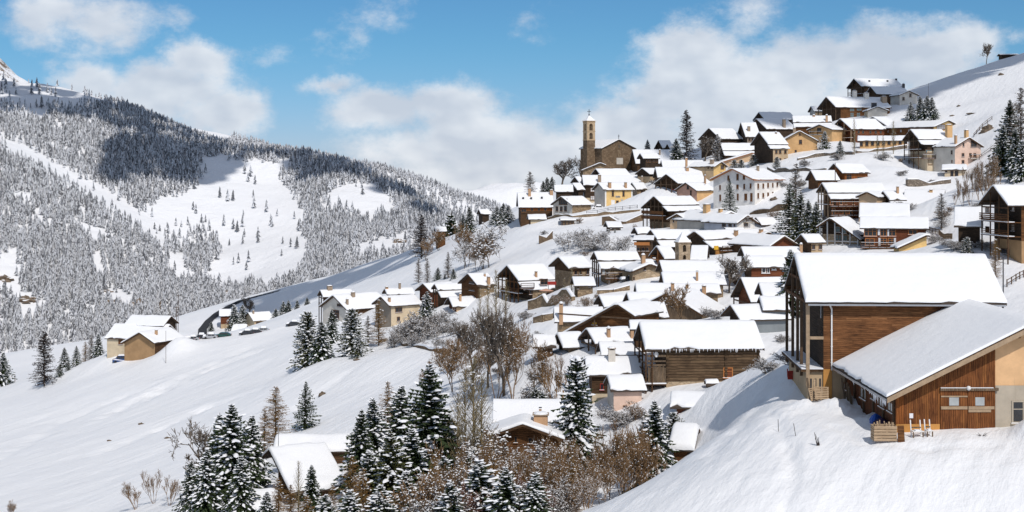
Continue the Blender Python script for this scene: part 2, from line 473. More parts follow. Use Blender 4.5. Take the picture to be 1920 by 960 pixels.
class MB:
    """collects polygons in a house frame (u along the ridge, v across it, z up) and links them as one mesh"""
    def __init__(s, d=(1, 0), n=(0, 1)):
        s.v, s.f, s.m = [], [], []
        s.d, s.n = d, n

    def P(s, u, v, z):
        return (u * s.d[0] + v * s.n[0], u * s.d[1] + v * s.n[1], z)

    def poly(s, pts, m=0):
        k = len(s.v)
        s.v += [s.P(*p) for p in pts]
        s.f.append(tuple(range(k, k + len(pts))))
        s.m.append(m)

    def hexa(s, c, m=0):
        """eight corners: four of the bottom ring, four of the top ring"""
        for a in ((3, 2, 1, 0), (4, 5, 6, 7), (0, 1, 5, 4), (1, 2, 6, 5), (2, 3, 7, 6), (3, 0, 4, 7)):
            s.poly([c[i] for i in a], m)

    def box(s, u0, u1, v0, v1, z0, z1, m=0):
        s.hexa([(u0, v0, z0), (u1, v0, z0), (u1, v1, z0), (u0, v1, z0), (u0, v0, z1), (u1, v0, z1), (u1, v1, z1), (u0, v1, z1)], m)

    def bar(s, a, b, r, m=0, r2=None):
        """a square bar from a to b"""
        a, b = np.array(a, float), np.array(b, float)
        r2 = r if r2 is None else r2
        ax = b - a
        L = np.linalg.norm(ax)
        if L < 1e-6:
            return
        ax /= L
        h = np.array((0, 0, 1.0)) if abs(ax[2]) < 0.9 else np.array((1.0, 0, 0))
        x = np.cross(ax, h); x /= np.linalg.norm(x)
        y = np.cross(ax, x)
        ring = lambda c, rr: [tuple(c + rr * (sx * x + sy * y)) for sx, sy in ((-1, -1), (1, -1), (1, 1), (-1, 1))]
        s.hexa(ring(a, r) + ring(b, r2), m)

    def prism(s, prof, u0, u1, m_side=0, m_end=0, m_front=None):
        """profile polygon in (v, z), extruded along u"""
        k = len(prof)
        s.poly([(u0, v, z) for v, z in prof], m_end)
        s.poly([(u1, v, z) for v, z in reversed(prof)], m_side if m_front is None else m_front)
        for i in range(k):
            a, b = prof[i], prof[(i + 1) % k]
            s.poly([(u0, *a), (u1, *a), (u1, *b), (u0, *b)], m_side)

    def cyl(s, c, r, z0, z1, seg=12, m=0, r2=None):
        r2 = r if r2 is None else r2
        ring = [(math.cos(i * 2 * math.pi / seg), math.sin(i * 2 * math.pi / seg)) for i in range(seg)]
        for i in range(seg):
            a, b = ring[i], ring[(i + 1) % seg]
            s.poly([(c[0] + r * a[0], c[1] + r * a[1], z0), (c[0] + r * b[0], c[1] + r * b[1], z0), (c[0] + r2 * b[0], c[1] + r2 * b[1], z1), (c[0] + r2 * a[0], c[1] + r2 * a[1], z1)], m)
        s.poly([(c[0] + r2 * a[0], c[1] + r2 * a[1], z1) for a in ring], m)
        s.poly([(c[0] + r * a[0], c[1] + r * a[1], z0) for a in reversed(ring)], m)

    def build(s, name, mats, parent=None, loc=None, smooth=False):
        me = bpy.data.meshes.new(name)
        me.from_pydata(s.v, [], s.f)
        mats = (mats,) if isinstance(mats, str) else mats
        for m in mats:
            me.materials.append(MATS[m])
        uvl = me.uv_layers.new(name='UVMap')
        uv = np.zeros((len(me.loops), 2), np.float32)
        V = np.array(s.v)
        k = 0
        for fi, f in enumerate(s.f):
            p = V[list(f)]
            nn = np.cross(p[1] - p[0], p[2] - p[0])
            if np.linalg.norm(nn) < 1e-9 and len(f) > 3:
                nn = np.cross(p[2] - p[1], p[3] - p[1])
            nn = nn / (np.linalg.norm(nn) + 1e-12)
            if abs(nn[2]) > 0.97:
                hx, hy = np.array((s.d[0], s.d[1], 0.0)), np.array((s.n[0], s.n[1], 0.0))
            else:
                hx = np.array((-nn[1], nn[0], 0.0)); hx /= np.linalg.norm(hx)
                if hx[0] < 0:
                    hx = -hx
                hy = np.cross(nn, hx)
                if hy[2] < 0:
                    hy = -hy
            uv[k:k + len(f), 0] = p @ hx
            uv[k:k + len(f), 1] = p @ hy
            k += len(f)
        uvl.data.foreach_set('uv', uv.ravel())
        me.polygons.foreach_set('material_index', np.array(s.m, np.int32))
        if smooth:
            me.polygons.foreach_set('use_smooth', np.ones(len(s.f), bool))
        me.update()
        return link(name, me, parent, loc)

# ------------------------------------------------------------------ houses: read off the photograph, solved into real sizes
# s = +1: ridge runs away to the right of the gable corner 'an' (front eave corner); s = -1: to its left.
# an, ap, far: eave corner, gable apex, x of the far end of the eave; Y: distance; base: ground row at the corner
HS = []
VILLAGE = 'snowy houses of the hillside village'


def H(name, cat, label, s, an, ap, far, Y, base=None, **o):
    HS.append(dict(name=name, cat=cat, label=label, s=s, an=an, ap=ap, far=far, Y=Y, base=base, **o))


def solve(h):
    s, Y = h['s'], h['Y']
    tp = math.tan(RAD(h.get('pitch', 27.0)))
    A = at(*h['an'], Y)
    tx, tv = ray(*h['ap'])
    best = None
    ths = [h['th']] if 'th' in h else np.arange(-24, 100, 0.5)
    for th in ths:
        c, si = math.cos(RAD(th)), math.sin(RAD(th))
        d = np.array((s * c, si)); n = np.array((-s * si, c))
        w = (tv * A[1] - A[2]) / (tp - tv * c)
        if 'w' in h:
            w = h['w']
        if w <= 0.5 or w > 16:
            continue
        x = (A[0] + w * n[0]) / (A[1] + w * n[1])
        err = abs(x - tx) * F
        if best is None or err < best[0] - 0.05:
            best = (err, th, d, n, w)
    if best is None:
        raise RuntimeError('no solution for ' + h['label'])
    err, th, d, n, w = best
    if 'L' in h:
        L = h['L']
    else:
        t = (h['far'] - 960) / F
        L = (t * A[1] - A[0]) / (d[0] - t * d[1])
    zb = at(h['an'][0], h['base'], Y)[2] if h['base'] else A[2] - h.get('H', 5.5)
    h.update(A=A, d=d, n=n, w=w, L=L, zb=zb, ze=A[2], zr=A[2] + w * tp, tp=tp, theta=th, err=err, wb=h.get('wb', 1.0) * w)


WD, WB, WK = 'wood_dark', 'wood_brown', 'wood_black'
# ---- the top of the village
H('chalet', 'chalet', 'topmost dark timber chalet of the village with small vents on its roof', 1, (1615, 160), (1607, 146), 1694, 560, None, H=6, fm=WD, gm=WD, og=1.6, porch=4, th=12, vents=[(1630, 153), (1664, 153), (1688, 153)], aw=(4, 1, 1.0, 1.0))
H('chalet', 'chalet', 'dark chalet with a black chimney tucked directly below the topmost chalet', 1, (1644, 175), (1632, 161), 1706, 545, None, H=5, fm=WD, gm=WD, og=1.4, chim=[(1704, 157, 166, 4, 'metal_dark')], aw=(4, 1, 1.0, 1.0))
H('house', 'house', 'small pale gabled house beside the two topmost chalets on the skyline', -1, (1686, 177), (1705, 169), 1672, 530, 192, fm='plaster_palegrey', gm='plaster_palegrey', pitch=22, L=9, gw=[(1705, 175, 1709, 182), (1692, 182, 1696, 188)])
H('chalet', 'chalet', 'wide timber chalet with open posted gable and two round white chimneys', 1, (1567, 199), (1549, 180), 1672, 520, 222, fm=WB, gm=WD, og=2.2, porch=5, chim=[(1602, 170, 182, 7, 'chimney_white'), (1624, 174, 184, 8, 'chimney_white'), (1657, 181, 191, 9, 'chimney_stone')], fw=[(1593, 203, 1602, 209), (1594, 211, 1601, 220), (1606, 211, 1613, 220), (1606, 203, 1616, 208)], pane='glass_teal')
H('house', 'house', 'tiny cream annex with steep gable at the end of the posted gable chalet', -1, (1625, 206), (1646, 198), 1612, 498, 218, fm='plaster_cream', gm='plaster_palegrey', pitch=21, L=8, chim=[(1639, 193, 201, 9, 'metal_dark')])
H('house', 'house', 'narrow pale stone house peeping out behind the posted gable chalet', 1, (1526, 207), (1527, 192), 1548, 545, 224, th=5, w=4, fm='plaster_tan', gm='plaster_palegrey')
H('chalet', 'chalet', 'long blue shaded roof highest in the row behind the orange gabled houses', 1, (1434, 222), (1425, 209), 1493, 545, None, H=5, fm=WK, gm=WK, og=1.3, th=14)
H('chalet', 'chalet', 'blue shaded roof with a dark chimney, middle of the row behind the orange gables', 1, (1437, 240), (1421, 221), 1494, 525, None, H=5, fm=WK, gm=WK, og=1.3, th=18, chim=[(1470, 224, 238, 5, 'chimney_stone')])
H('chalet', 'chalet', 'large blue shaded roof with a chimney above the twin stacked long roof', 1, (1398, 255), (1389, 228), 1426, 500, None, H=5, fm='plaster_greybrown', gm=WK, pitch=31, chim=[(1404, 237, 245, 5, 'chimney_stone')], aw=(3, 1, .8, 1))
H('chalet', 'chalet', 'blue shaded dark chalet lowest in the shaded row next to the snowy larch', 1, (1350, 259), (1337, 239), 1394, 505, None, H=5, fm=WK, gm=WK, og=1.2, th=22)
H('chalet', 'chalet', 'brown chalet with one long roof stacked above another and an orange end gable', -1, (1560, 227), (1564, 214), 1487, 490, None, H=6, fm=WB, gm='wood_orange', lean=2.6, th=8, w=4.5, chim=[(1550, 216, 226, 4, 'chimney_brick'), (1526, 228, 236, 4, 'chimney_brick')])
H('house', 'house', 'orange gabled house with a snowy balcony below the twin stacked roofs', 1, (1560, 241), (1536, 232), 0, 470, 262, fm='plaster_orange', gm='plaster_orange', pitch=19, L=11, gw=[(1532, 240, 1540, 247), (1519, 245, 1521, 249)], gb=[(1519, 1545, 253)])
H('house', 'house', 'orange plastered house with a side balcony above the snowy terrace wall', -1, (1463, 264), (1501, 244), 1438, 450, 292, fm='plaster_peach', gm='plaster_orange', pitch=29, L=13, gw=[(1498, 262, 1504, 270), (1498, 250, 1501, 254), (1490, 281, 1494, 286)], fb=[(276, .05, .95)], frame='frame_wood', chim=[(1466, 240, 252, 5, 'chimney_stone')])
H('house', 'house', 'tan house with a dark timber gable beside the orange plastered house', 1, (1440, 268), (1423, 246), 1478, 435, 305, fm='plaster_tan', gm=WK, og=1.2, lean=2.0, aw=(3, 2, .8, 1.1), chim=[(1456, 262, 276, 3, 'chimney_stone')])
H('chalet', 'chalet', 'wooden chalet with four pale posts across its gable beside the long orange building', 1, (1596, 240), (1575, 221), 1662, 470, 268, fm='wood_red', gm='wood_red', og=1.8, porch=4, post='beam_light', aw=(5, 1, .9, 1.1))
H('house', 'building', 'long building with brown board front and a yellow end gable with grey shutter', -1, (1752, 236), (1779, 224), 1640, 462, 262, fm=WB, gm='plaster_yellow', pitch=17, gw=[(1756, 233, 1772, 243)], pane='metal_grey', aw=(8, 1, .9, 1.0))
H('house', 'house', 'steep narrow snow roof with brown bargeboard between the posted chalet and the long building', 1, (1665, 236), (1644, 217), 1690, 480, None, H=4, th=30, fm=WB, gm=WB)
H('house', 'building', 'low orange annex with a row of square windows above the stone terrace wall', 1, (1608, 262), (1601, 251), 1703, 440, 279, fm='plaster_orange', gm='plaster_orange', pitch=20, th=-14, w=4, fw=[(1612 + 10.4 * i, 266 - i * .5, 1618 + 10.4 * i, 274 - i * .5) for i in range(9)])
H('chalet', 'chalet', 'black timber chalet with glazed balconies beside the pink gabled house', 1, (1722, 259), (1707, 241), 1781, 400, 326, fm=WK, gm=WK, og=2.0, porch=4, lean=2.4, fb=[(297, .03, .98)], sh=6.5, lm='plaster_cream', chim=[(1779, 234, 257, 10, 'plaster_orange')], fw=[(1735, 280, 1748, 287), (1753, 280, 1768, 288), (1762, 273, 1773, 278), (1740, 300, 1748, 309), (1752, 299, 1763, 311), (1767, 299, 1775, 308)], pane='glass_teal')
H('house', 'house', 'pink gabled house with a large dark triangular window and a balcony', -1, (1791, 273), (1818, 256), 1772, 390, 322, fm='plaster_palegrey', gm='plaster_pink', L=13, gw=[(1805, 268, 1808, 275), (1820, 264, 1831, 276), (1803, 287, 1808, 294), (1817, 287, 1822, 293), (1825, 287, 1830, 293), (1803, 300, 1808, 307), (1825, 301, 1835, 312)], gb=[(1815, 1846, 297)], chim=[(1792, 254, 269, 4, 'chimney_brick'), (1812, 244, 257, 6, 'plaster_orange')], fw=[(1783, 282, 1786, 290), (1784, 300, 1786, 306)])
H('house', 'house', 'small cream porch house with a wooden door below the pink gabled house', 1, (1766, 316), (1760, 307), 1812, 374, 336, fm='plaster_cream', gm='plaster_cream', pitch=18, th=-18, w=4, fw=[(1772, 318, 1776, 324), (1782, 316, 1788, 331), (1790, 317, 1797, 331)], doors=True)
H('shed', 'cabin', 'open fronted orange wood cabin with a tall post on the snowy slope', 1, (1579, 322), (1570, 305), 1632, 370, 340, fm='wood_orange', gm='wood_orange', og=1.0, th=14, fw=[(1587, 327, 1597, 338), (1607, 331, 1622, 337)])
H('shed', 'shed', 'low dark shed roof leaning beside the open fronted orange cabin', 1, (1530, 336), (1534, 320), 1575, 366, 346, th=4, w=5, fm=WB, gm=WB)
H('chalet', 'chalet', 'chalet with two bright balconies one above the other under a doubled roof', 1, (1552, 358), (1541, 341), 1664, 332, 412, fm='wood_red', gm=WD, og=1.6, porch=4, lean=2.2, fb=[(387, 0.0, .62), (404, 0.0, .62)], post='beam_light', fw=[(1556, 370, 1562, 384), (1574, 370, 1580, 384), (1584, 369, 1588, 384), (1598, 370, 1602, 384), (1560, 390, 1566, 403), (1580, 390, 1586, 403), (1592, 390, 1598, 403)], frame='frame_orange')
H('house', 'house', 'windowless cream gable joined to the chalet with two bright balconies', 1, (1646, 367), (1625, 357), 0, 322, 418, fm='plaster_peach', gm='plaster_peach', pitch=24, L=7)
H('chalet', 'chalet', 'timber chalet with tall orange framed windows and white curtains', 1, (1612, 425), (1613, 404), 1741, 288, 468, fm='wood_red', gm=WD, og=1.0, upper=True, fw=[(1650, 428, 1663, 443), (1665, 428, 1680, 443), (1650, 446, 1663, 459), (1665, 446, 1680, 459), (1703, 426, 1720, 440), (1620, 428, 1644, 443), (1622, 447, 1640, 460)], frame='frame_orange', curtains=[(1646, 428, 1650, 441), (1664, 428, 1667, 443), (1647, 446, 1651, 461), (1676, 446, 1680, 460)], fb=[(464, 0.02, .52)])
H('chalet', 'chalet', 'thick snow roofed upper block stepped behind the chalet with orange framed windows', 1, (1611, 404), (1612, 379), 1706, 300, None, H=4, fm=WB, gm=WD)
H('shed', 'lean-to', 'yellow lean-to with a sloping roof against the orange windowed chalet', -1, (1683, 462), (1739, 437), 1670, 277, 470, fm='plaster_yellow', gm='plaster_yellow', pitch=24, wb=0.08, L=5)
H('house', 'house', 'dark glass fronted gable house with an uneven roof below the two balcony chalet', 1, (1613, 447), (1556, 406), 0, 292, 464, fm=WK, gm=WK, pitch=33, L=9, wb=.45, og=1.8, porch=6, post='metal_grey', gw=[(1566, 424, 1576, 436), (1578, 426, 1588, 438), (1566, 440, 1578, 452), (1580, 441, 1590, 452)], pane='glass_teal', sh=2.5, lm='stone_pale')
H('house', 'house', 'broad smooth snow roof with an orange chimney on the slope below the black timber chalet', 1, (1692, 387), (1697, 353), 1768, 345, None, H=4, fm='plaster_tan', gm='plaster_tan', chim=[(1746, 375, 396, 6, 'plaster_orange')])
H('chalet', 'chalet', 'tall dark chalet with wooden balcony rails at the frame edge above a concrete base', 1, (1890, 381), (1862, 344), 0, 236, 500, fm='wood_brown', gm=WK, pitch=30, L=15, og=2.6, porch=4, rails=[(416, 401)], sh=4.3, lm='plaster_brownplaster', gw=[(1848, 389, 1855, 399), (1897, 387, 1903, 396), (1848, 424, 1855, 436), (1896, 420, 1903, 434), (1878, 465, 1892, 477)], post='wood_dark')
H('house', 'house', 'dark walled house under a plain snow roof beside the chalet with wooden balcony rails', 1, (1789, 421), (1790, 385), 1843, 250, 464, fm=WK, gm=WK)

# ---- church hill
H('house', 'sacristy', 'low stone sacristy with a sloping snow roof in front of the church tower', -1, (1091, 318), (1126, 304), 1064, 515, 334, fm='plaster_tan', gm='stone_tan', pitch=22, wb=.3, L=9, fw=[(1074, 321, 1080, 328)], gw=[(1112, 309, 1114, 313)])
H('chalet', 'chalet', 'black timber house directly beside the church with a snow covered roof', 1, (1206, 295), (1202, 286), 1238, 500, 320, fm=WK, gm=WK, og=1.0, th=14, aw=(4, 1, .7, .9))
H('house', 'house', 'wide blue shaded snow roof behind the black timber house beside the church', 1, (1192, 305), (1194, 279), 1266, 528, None, H=5, th=2, fm=WD, gm=WD, chim=[(1237, 281, 290, 3, 'chimney_stone')])
H('house', 'house', 'small dark gable standing above the wide blue shaded roof near the big larch', 1, (1243, 277), (1238, 262), 1264, 548, None, H=5, th=10, fm=WK, gm=WK)
H('house', 'house', 'tiny dark dormer gable on the skyline left of the big larch', 1, (1258, 280), (1252, 268), 1270, 540, None, H=4, th=10, fm=WK, gm=WK)
H('house', 'house', 'long snow roof with a black open gable directly below the church front', 1, (1127, 328), (1115, 315), 1183, 490, None, H=5, fm=WK, gm=WK, og=1.2, th=20)
H('house', 'house', 'dark gabled barn with tan base below the right corner of the church', 1, (1218, 325), (1204, 314), 0, 480, 342, fm=WK, gm=WK, pitch=27, L=8, sh=2.0, lm='plaster_tan')
H('house', 'house', 'tall dark timber house with white curtained windows beside the yellow post house', 1, (1094, 346), (1092, 327), 1209, 482, 396, th=1, nofar=True, fm=WK, gm=WK, sh=4.6, lm='plaster_cream', chim=[(1124, 328, 341, 6, 'chimney_stone'), (1204, 331, 345, 3, 'chimney_stone')], fw=[(1107, 352, 1115, 360), (1107, 367, 1115, 375), (1108, 383, 1118, 391)], pane='curtain_white')
H('house', 'house', 'bright yellow house with white corners and two tall windows facing the road', 1, (1132, 354), (1125, 341), 1190, 455, 391, fm='plaster_yellow', gm='plaster_palegrey', pitch=28, th=24, chim=[(1143, 342, 352, 5, 'chimney_brick'), (1173, 342, 352, 4, 'chimney_brick')], fw=[(1147, 358, 1151, 368), (1167, 358, 1171, 368), (1155, 376, 1160, 386), (1174, 375, 1179, 386)], shut=[(1146, 375, 1152.5, 388)], quoins='white_paint', facade=True)
H('house', 'house', 'large house with orange board front and several thin pipes on its roof', 1, (972, 387), (968, 359), 1039, 450, 420, th=2, fm='wood_orange', gm=WK, sh=4.3, lm='wood_dark', chim=[(993, 353, 367, 5, 'chimney_brick'), (1046, 356, 369, 6, 'chimney_brick')], fw=[(977, 392, 987, 398), (995, 390, 1000, 396), (1008, 390, 1013, 396), (1020, 390, 1025, 396)], vents=[(981, 373), (996, 373), (1016, 372)])
H('house', 'house', 'gabled house with dark boarded apex joined to the orange board house', 1, (1072, 383), (1052, 367), 1096, 440, 398, fm='stone_tan', gm='plaster_palegrey', L=9, gw=[(1048, 372, 1064, 384), (1042, 387, 1047, 396), (1050, 387, 1055, 396), (1058, 386, 1063, 396)])
H('house', 'house', 'small dark gable in the cluster above the orange board house', 1, (1082, 354), (1070, 342), 1097, 476, None, H=5, fm=WK, gm=WK, th=20)
H('house', 'house', 'shaded little gable highest in the cluster beside the church path', 1, (1086, 341), (1078, 330), 1096, 492, None, H=4, fm=WK, gm=WK, th=20)
H('house', 'house', 'plain snow roof filling the cluster above the orange board house', 1, (1040, 358), (1043, 345), 1075, 470, None, H=4, th=0, fm=WK, gm=WK)
H('shed', 'shed', 'little cream shed in front of the orange board house', 1, (991, 409), (988, 402), 1025, 432, 419, fm='plaster_cream', gm='wood_brown', pitch=20, th=4, w=3.5)
H('shed', 'shed', 'flat topped dark timber shed on the bank below the gabled house', 1, (1051, 411), (1051, 406), 1080, 422, 428, fm='wood_grey_v', gm=WD, pitch=9, th=2, w=3.0, fw=[(1053, 413, 1056, 426), (1059, 413, 1062, 426), (1065, 413, 1068, 426), (1071, 413, 1074, 426)])
H('house', 'house', 'dark timber house with a latticed gable next to the rose and orange house', 1, (1271, 342), (1249, 325), 1334, 430, 370, fm=WD, gm=WD, og=1.6, porch=5, wb=1.1, sh=2.5, lm='red_paint')
H('house', 'house', 'rose and orange plastered house under a wide snow roof', 1, (1306, 356), (1285, 341), 1343, 414, 380, fm='plaster_orange', gm='plaster_rose', chim=[(1322, 329, 344, 3, 'chimney_brick')], gw=[(1294, 357, 1297, 366), (1288, 347, 1292, 355)])
H('house', 'house', 'upper of two long snow roofs with a brick chimney below the big larch', 1, (1243, 313), (1244, 299), 1322, 470, None, H=4, th=1, fm='plaster_tan', gm=WD)
H('house', 'house', 'lower of two long snow roofs with a tall brick chimney below the big larch', 1, (1233, 331), (1236, 312), 1319, 452, None, H=4, th=1, fm=WD, gm=WD, chim=[(1287, 296, 312, 4, 'chimney_brick'), (1289, 314, 320, 5, 'chimney_brick')])
H('house', 'house', 'tan cube house with a shallow roof behind the big white building', -1, (1340, 311), (1353, 302), 1316, 452, 336, fm='plaster_tan', gm='plaster_yellow', pitch=20, L=10, gw=[(1351, 310, 1357, 317), (1351, 323, 1354, 327)], fw=[(1327, 312, 1329, 316), (1334, 312, 1336, 316)], chim=[(1335, 299, 307, 6, 'chimney_stone')])
H('house', 'building', 'long orange gable wall with a single slope roof behind the big white building', -1, (1352, 302), (1411, 284), 1340, 466, 312, fm='plaster_orange', gm='plaster_peach', pitch=17, wb=.06, L=8, roofm='roof_orange', gw=[(1405, 301, 1409, 306)])
H('house', 'house', 'two long stacked snow roofs behind the orange single slope building', 1, (1355, 280), (1356, 267), 1421, 482, None, H=5, th=2, fm=WD, gm=WD, lean=3.0)
H('house', 'building', 'big white three storey building with brown shutters and an orange eave', 1, (1414, 335), (1372, 314), 1473, 380, 384, fm='plaster_white', gm='plaster_white', pitch=21.5, roofm='roof_orange', og=.9, frame='shutter_brown', pane='shutter_brown', chim=[(1421, 311, 320, 4, 'chimney_stone')],
  gw=[(1364, 329, 1367.5, 339), (1381, 326, 1385, 338), (1393, 327, 1397, 337), (1349, 347, 1351.5, 356), (1381, 346, 1385, 355), (1394, 345, 1397, 355), (1406, 344, 1409, 354), (1349, 365, 1352, 377), (1382, 363, 1385, 376), (1396, 363, 1401, 376), (1407, 362, 1411, 378)],
  fw=[(1420, 344, 1423, 354), (1429.5, 344, 1432.5, 353), (1438.5, 343, 1441.5, 352), (1447.5, 343, 1450, 351), (1456, 342, 1458.5, 350), (1420, 362, 1423, 372), (1429.5, 362, 1432.5, 371), (1438.5, 361, 1441.5, 370), (1447.5, 360, 1450, 368), (1456, 359, 1458.5, 366)])
# ---- the middle of the village
H('house', 'house', 'small tan stone house wedged behind the yellow house', 1, (1193, 353), (1188, 341), 1214, 466, 371, th=16, fm='stone_tan', gm='plaster_greybrown', og=.6, aw=(1, 1, .9, 1.3))
H('house', 'house', 'small dark house half hidden by the road wall below the open frame chalet', 1, (1196, 436), (1186, 424), 1224, 345, 452, th=12, fm=WD, gm=WK, og=1.0, lean=1.6)
H('shed', 'shed', 'low stone shed on the terrace beside the open frame chalet', 1, (1140, 424), (1138, 414), 1168, 372, 434, th=6, pitch=20, fm='stone_grey', gm='wood_dark', fw=[(1146, 427, 1150, 433), (1157, 427, 1161, 433)])
H('house', 'house', 'little brown house on the slope between white building and tall spruces', 1, (1428, 420), (1418, 406), 1460, 345, 436, th=14, fm='wood_brown', gm=WD, og=1.0, aw=(2, 1, .8, 1.0))
H('chalet', 'chalet', 'weathered chalet under a doubled roof next to the two balcony chalet', 1, (1668, 372), (1661, 356), 1700, 322, 392, th=8, fm=WD, gm=WK, og=1.2, lean=1.8, chim=[(1683, 350, 362, 4, 'chimney_brick')])
H('house', 'house', 'tan house with a dark gable on the bend below the tall roadside spruces', 1, (1514, 452), (1502, 437), 1548, 288, 474, th=14, fm='plaster_tan', gm=WD, og=1.1, aw=(2, 1, .8, 1.0))
H('house', 'house', 'dark timber house tucked below the grey house and the white gabled house', 1, (1366, 437), (1357, 425), 1400, 322, 455, th=10, fm='wood_brown', gm=WK, og=1.0)
H('shed', 'shed', 'small weathered shed between chapel tower and black gabled barn', 1, (1206, 494), (1201, 484), 1228, 281, 508, th=10, fm='wood_grey_v', gm=WD)
H('chalet', 'chalet', 'big open frame timber chalet with many gable posts below the yellow house', 1, (1243, 382), (1226, 366), 1311, 368, 428, fm=WD, gm='wood_dark', og=2.4, porch=6, wb=1.45, lean=2.4, sh=1.5, lm='stone_tan', rails=[(402, 396), (412, 406)])
H('house', 'house', 'small peach house with a brick chimney beside the open frame chalet', 1, (1288, 411), (1269, 399), 1306, 350, 426, fm='plaster_orange', gm='plaster_peach', L=9, gw=[(1267, 409, 1269, 414), (1262, 412, 1264, 417)], chim=[(1307, 393, 401, 6, 'chimney_brick')])
H('house', 'house', 'grey house with an orange gable and snow capped chimneys', -1, (1336, 412), (1371, 395), 1287, 340, 430, fm='plaster_grey', gm='plaster_orange', pitch=20, L=16, chim=[(1325, 383, 398, 10, 'plaster_orange'), (1388, 391, 402, 6, 'plaster_orange')], gw=[(1341, 414, 1345, 421)])
H('house', 'house', 'white gabled house with a bluish side wall and a tiny balcony', -1, (1382, 416), (1402, 401), 1347, 332, 432, fm='plaster_bluegrey', gm='plaster_white', L=12, gw=[(1395, 418, 1402, 424)], fw=[(1354, 418, 1361, 426), (1366, 418, 1372, 426), (1376, 418, 1378, 425)], gb=[(1393, 1405, 416)])
H('chalet', 'chalet', 'black gabled barn with doubled snow roofs left of the yellow awning house', 1, (1232, 446), (1220, 429), 1303, 316, 482, fm=WK, gm=WK, og=1.6, porch=3, lean=2.6)
H('house', 'house', 'small block with an orange balcony panel and a row of windows', 1, (1187, 448), (1189, 441), 1225, 304, 482, fm='wood_dark', gm='plaster_palegrey', pitch=10, w=4, fw=[(1194, 463, 1200, 471), (1203, 463, 1209, 471), (1211, 463, 1217, 471)], panel=(1189, 454, 1218, 460, 'frame_orange'))
H('chalet', 'chalet', 'wide chalet with golden boards and a yellow awning behind its long balcony', 1, (1321, 446), (1302, 431), 1452, 310, 480, fm='wood_gold', gm=WK, og=1.4, lean=2.8, fb=[(471, .12, .9)], panel=(1339, 461, 1347, 468, 'tent_yellow'), chim=[(1380, 432, 442, 6, 'chimney_brick'), (1427, 430, 440, 6, 'chimney_brick')], fw=[(1350, 461, 1357, 470), (1362, 461, 1367, 470), (1374, 461, 1384, 469)])
H('house', 'house', 'low house with a dark brick gable beside the tall roadside spruces', -1, (1444, 459), (1471, 440), 1412, 300, 474, fm=WD, gm='wood_red', L=14)
H('house', 'house', 'dark gabled house behind the low house with the dark brick gable', -1, (1416, 447), (1441, 433), 1390, 318, 465, fm=WD, gm='wood_dark', L=12)
H('chalet', 'chalet', 'small chalet with an orange posted porch beside the chapel tower', 1, (1246, 482), (1231, 459), 1271, 290, 502, fm=WB, gm='wood_orange', og=1.4, porch=3, post='frame_orange')
H('house', 'chapel', 'snow roofed chapel nave behind the small stone chapel tower', 1, (1294, 484), (1297, 458), 1325, 291, 500, fm='stone_tan', gm='stone_tan')
H('chalet', 'chalet', 'glass fronted timber chalet with scaffold like posts and a doubled roof', 1, (1121, 486), (1114, 470), 1201, 284, 547, fm=WK, gm=WD, og=2.0, porch=4, lean=2.4, sh=4.5, lm='stone_tan', fb=[(522, 0.1, .98)], fw=[(1140, 501, 1147, 516), (1149, 499, 1161, 517), (1128, 503, 1136, 515), (1140, 524, 1147, 532), (1150, 524, 1158, 532), (1163, 503, 1172, 512)], pane='glass_pale')
H('house', 'house', 'tan stone house with a chimney and a small gable window', -1, (1184, 506), (1219, 491), 1166, 275, 532, fm='stone_tan', gm='stone_pale', L=7, pitch=21, gw=[(1207, 501, 1211, 507), (1187, 519, 1190, 526)], chim=[(1206, 478, 493, 7, 'chimney_brick')])
H('house', 'house', 'brown house with a snow roof between the terrace restaurant and the glass fronted chalet', 1, (1066, 500), (1047, 479), 1112, 292, 530, fm='wood_brown', gm=WD, og=1.2, sh=2.2, lm='stone_tan', aw=(3, 1, .8, 1.0))
H('shed', 'hut', 'round shouldered stone hut with a domed snow roof', 1, (1077, 533), (1078, 517), 1117, 268, 552, th=4, pitch=22, fm='stone_tan', gm='stone_tan', fw=[(1082, 537, 1085, 542), (1104, 534, 1107, 539)])
H('house', 'house', 'upper of two broad white roofs right of the stone house', 1, (1244, 511), (1238, 487), 1355, 264, None, H=4, th=4, fm='stone_tan', gm='stone_tan')
H('house', 'house', 'lower of two broad white roofs with a thin chimney right of the stone house', 1, (1245, 530), (1246, 508), 1362, 255, None, H=4, th=1, fm='stone_tan', gm='stone_tan', chim=[(1307, 508, 526, 4, 'chimney_brick')])
H('chalet', 'chalet', 'red brown timber chalet with white windows under the upper of two long roofs', 1, (1402, 498), (1400, 478), 1477, 260, 520, th=3, fm='wood_red', gm=WD, og=.8, fw=[(1428, 502, 1436, 512), (1438, 502, 1443, 512), (1447, 499, 1455, 506)], frame='white_paint')
H('house', 'house', 'long high snow roof reaching behind the big barn', 1, (1397, 480), (1395, 461), 1504, 272, None, H=4, th=3, fm=WD, gm=WK, chim=[(1502, 458, 470, 5, 'chimney_brick')])
H('shed', 'shed', 'small snow roof between the broad white roofs and the red brown chalet', 1, (1374, 516), (1376, 486), 1400, 266, None, H=3, th=0, fm=WD, gm=WD)
H('house', 'house', 'flat white roof with three brick chimneys in the village centre', 1, (1194, 547), (1196, 529), 1352, 245, None, H=4, th=0, fm='stone_tan', gm='stone_tan', chim=[(1261, 531, 544, 6, 'chimney_brick'), (1288, 534, 541, 5, 'chimney_brick'), (1320, 536, 548, 7, 'chimney_brick')])
H('house', 'house', 'small pointed roof squeezed beside the two stepped roofs', 1, (1133, 573), (1124, 551), 1178, 240, None, H=5, fm=WD, gm=WD, th=12)
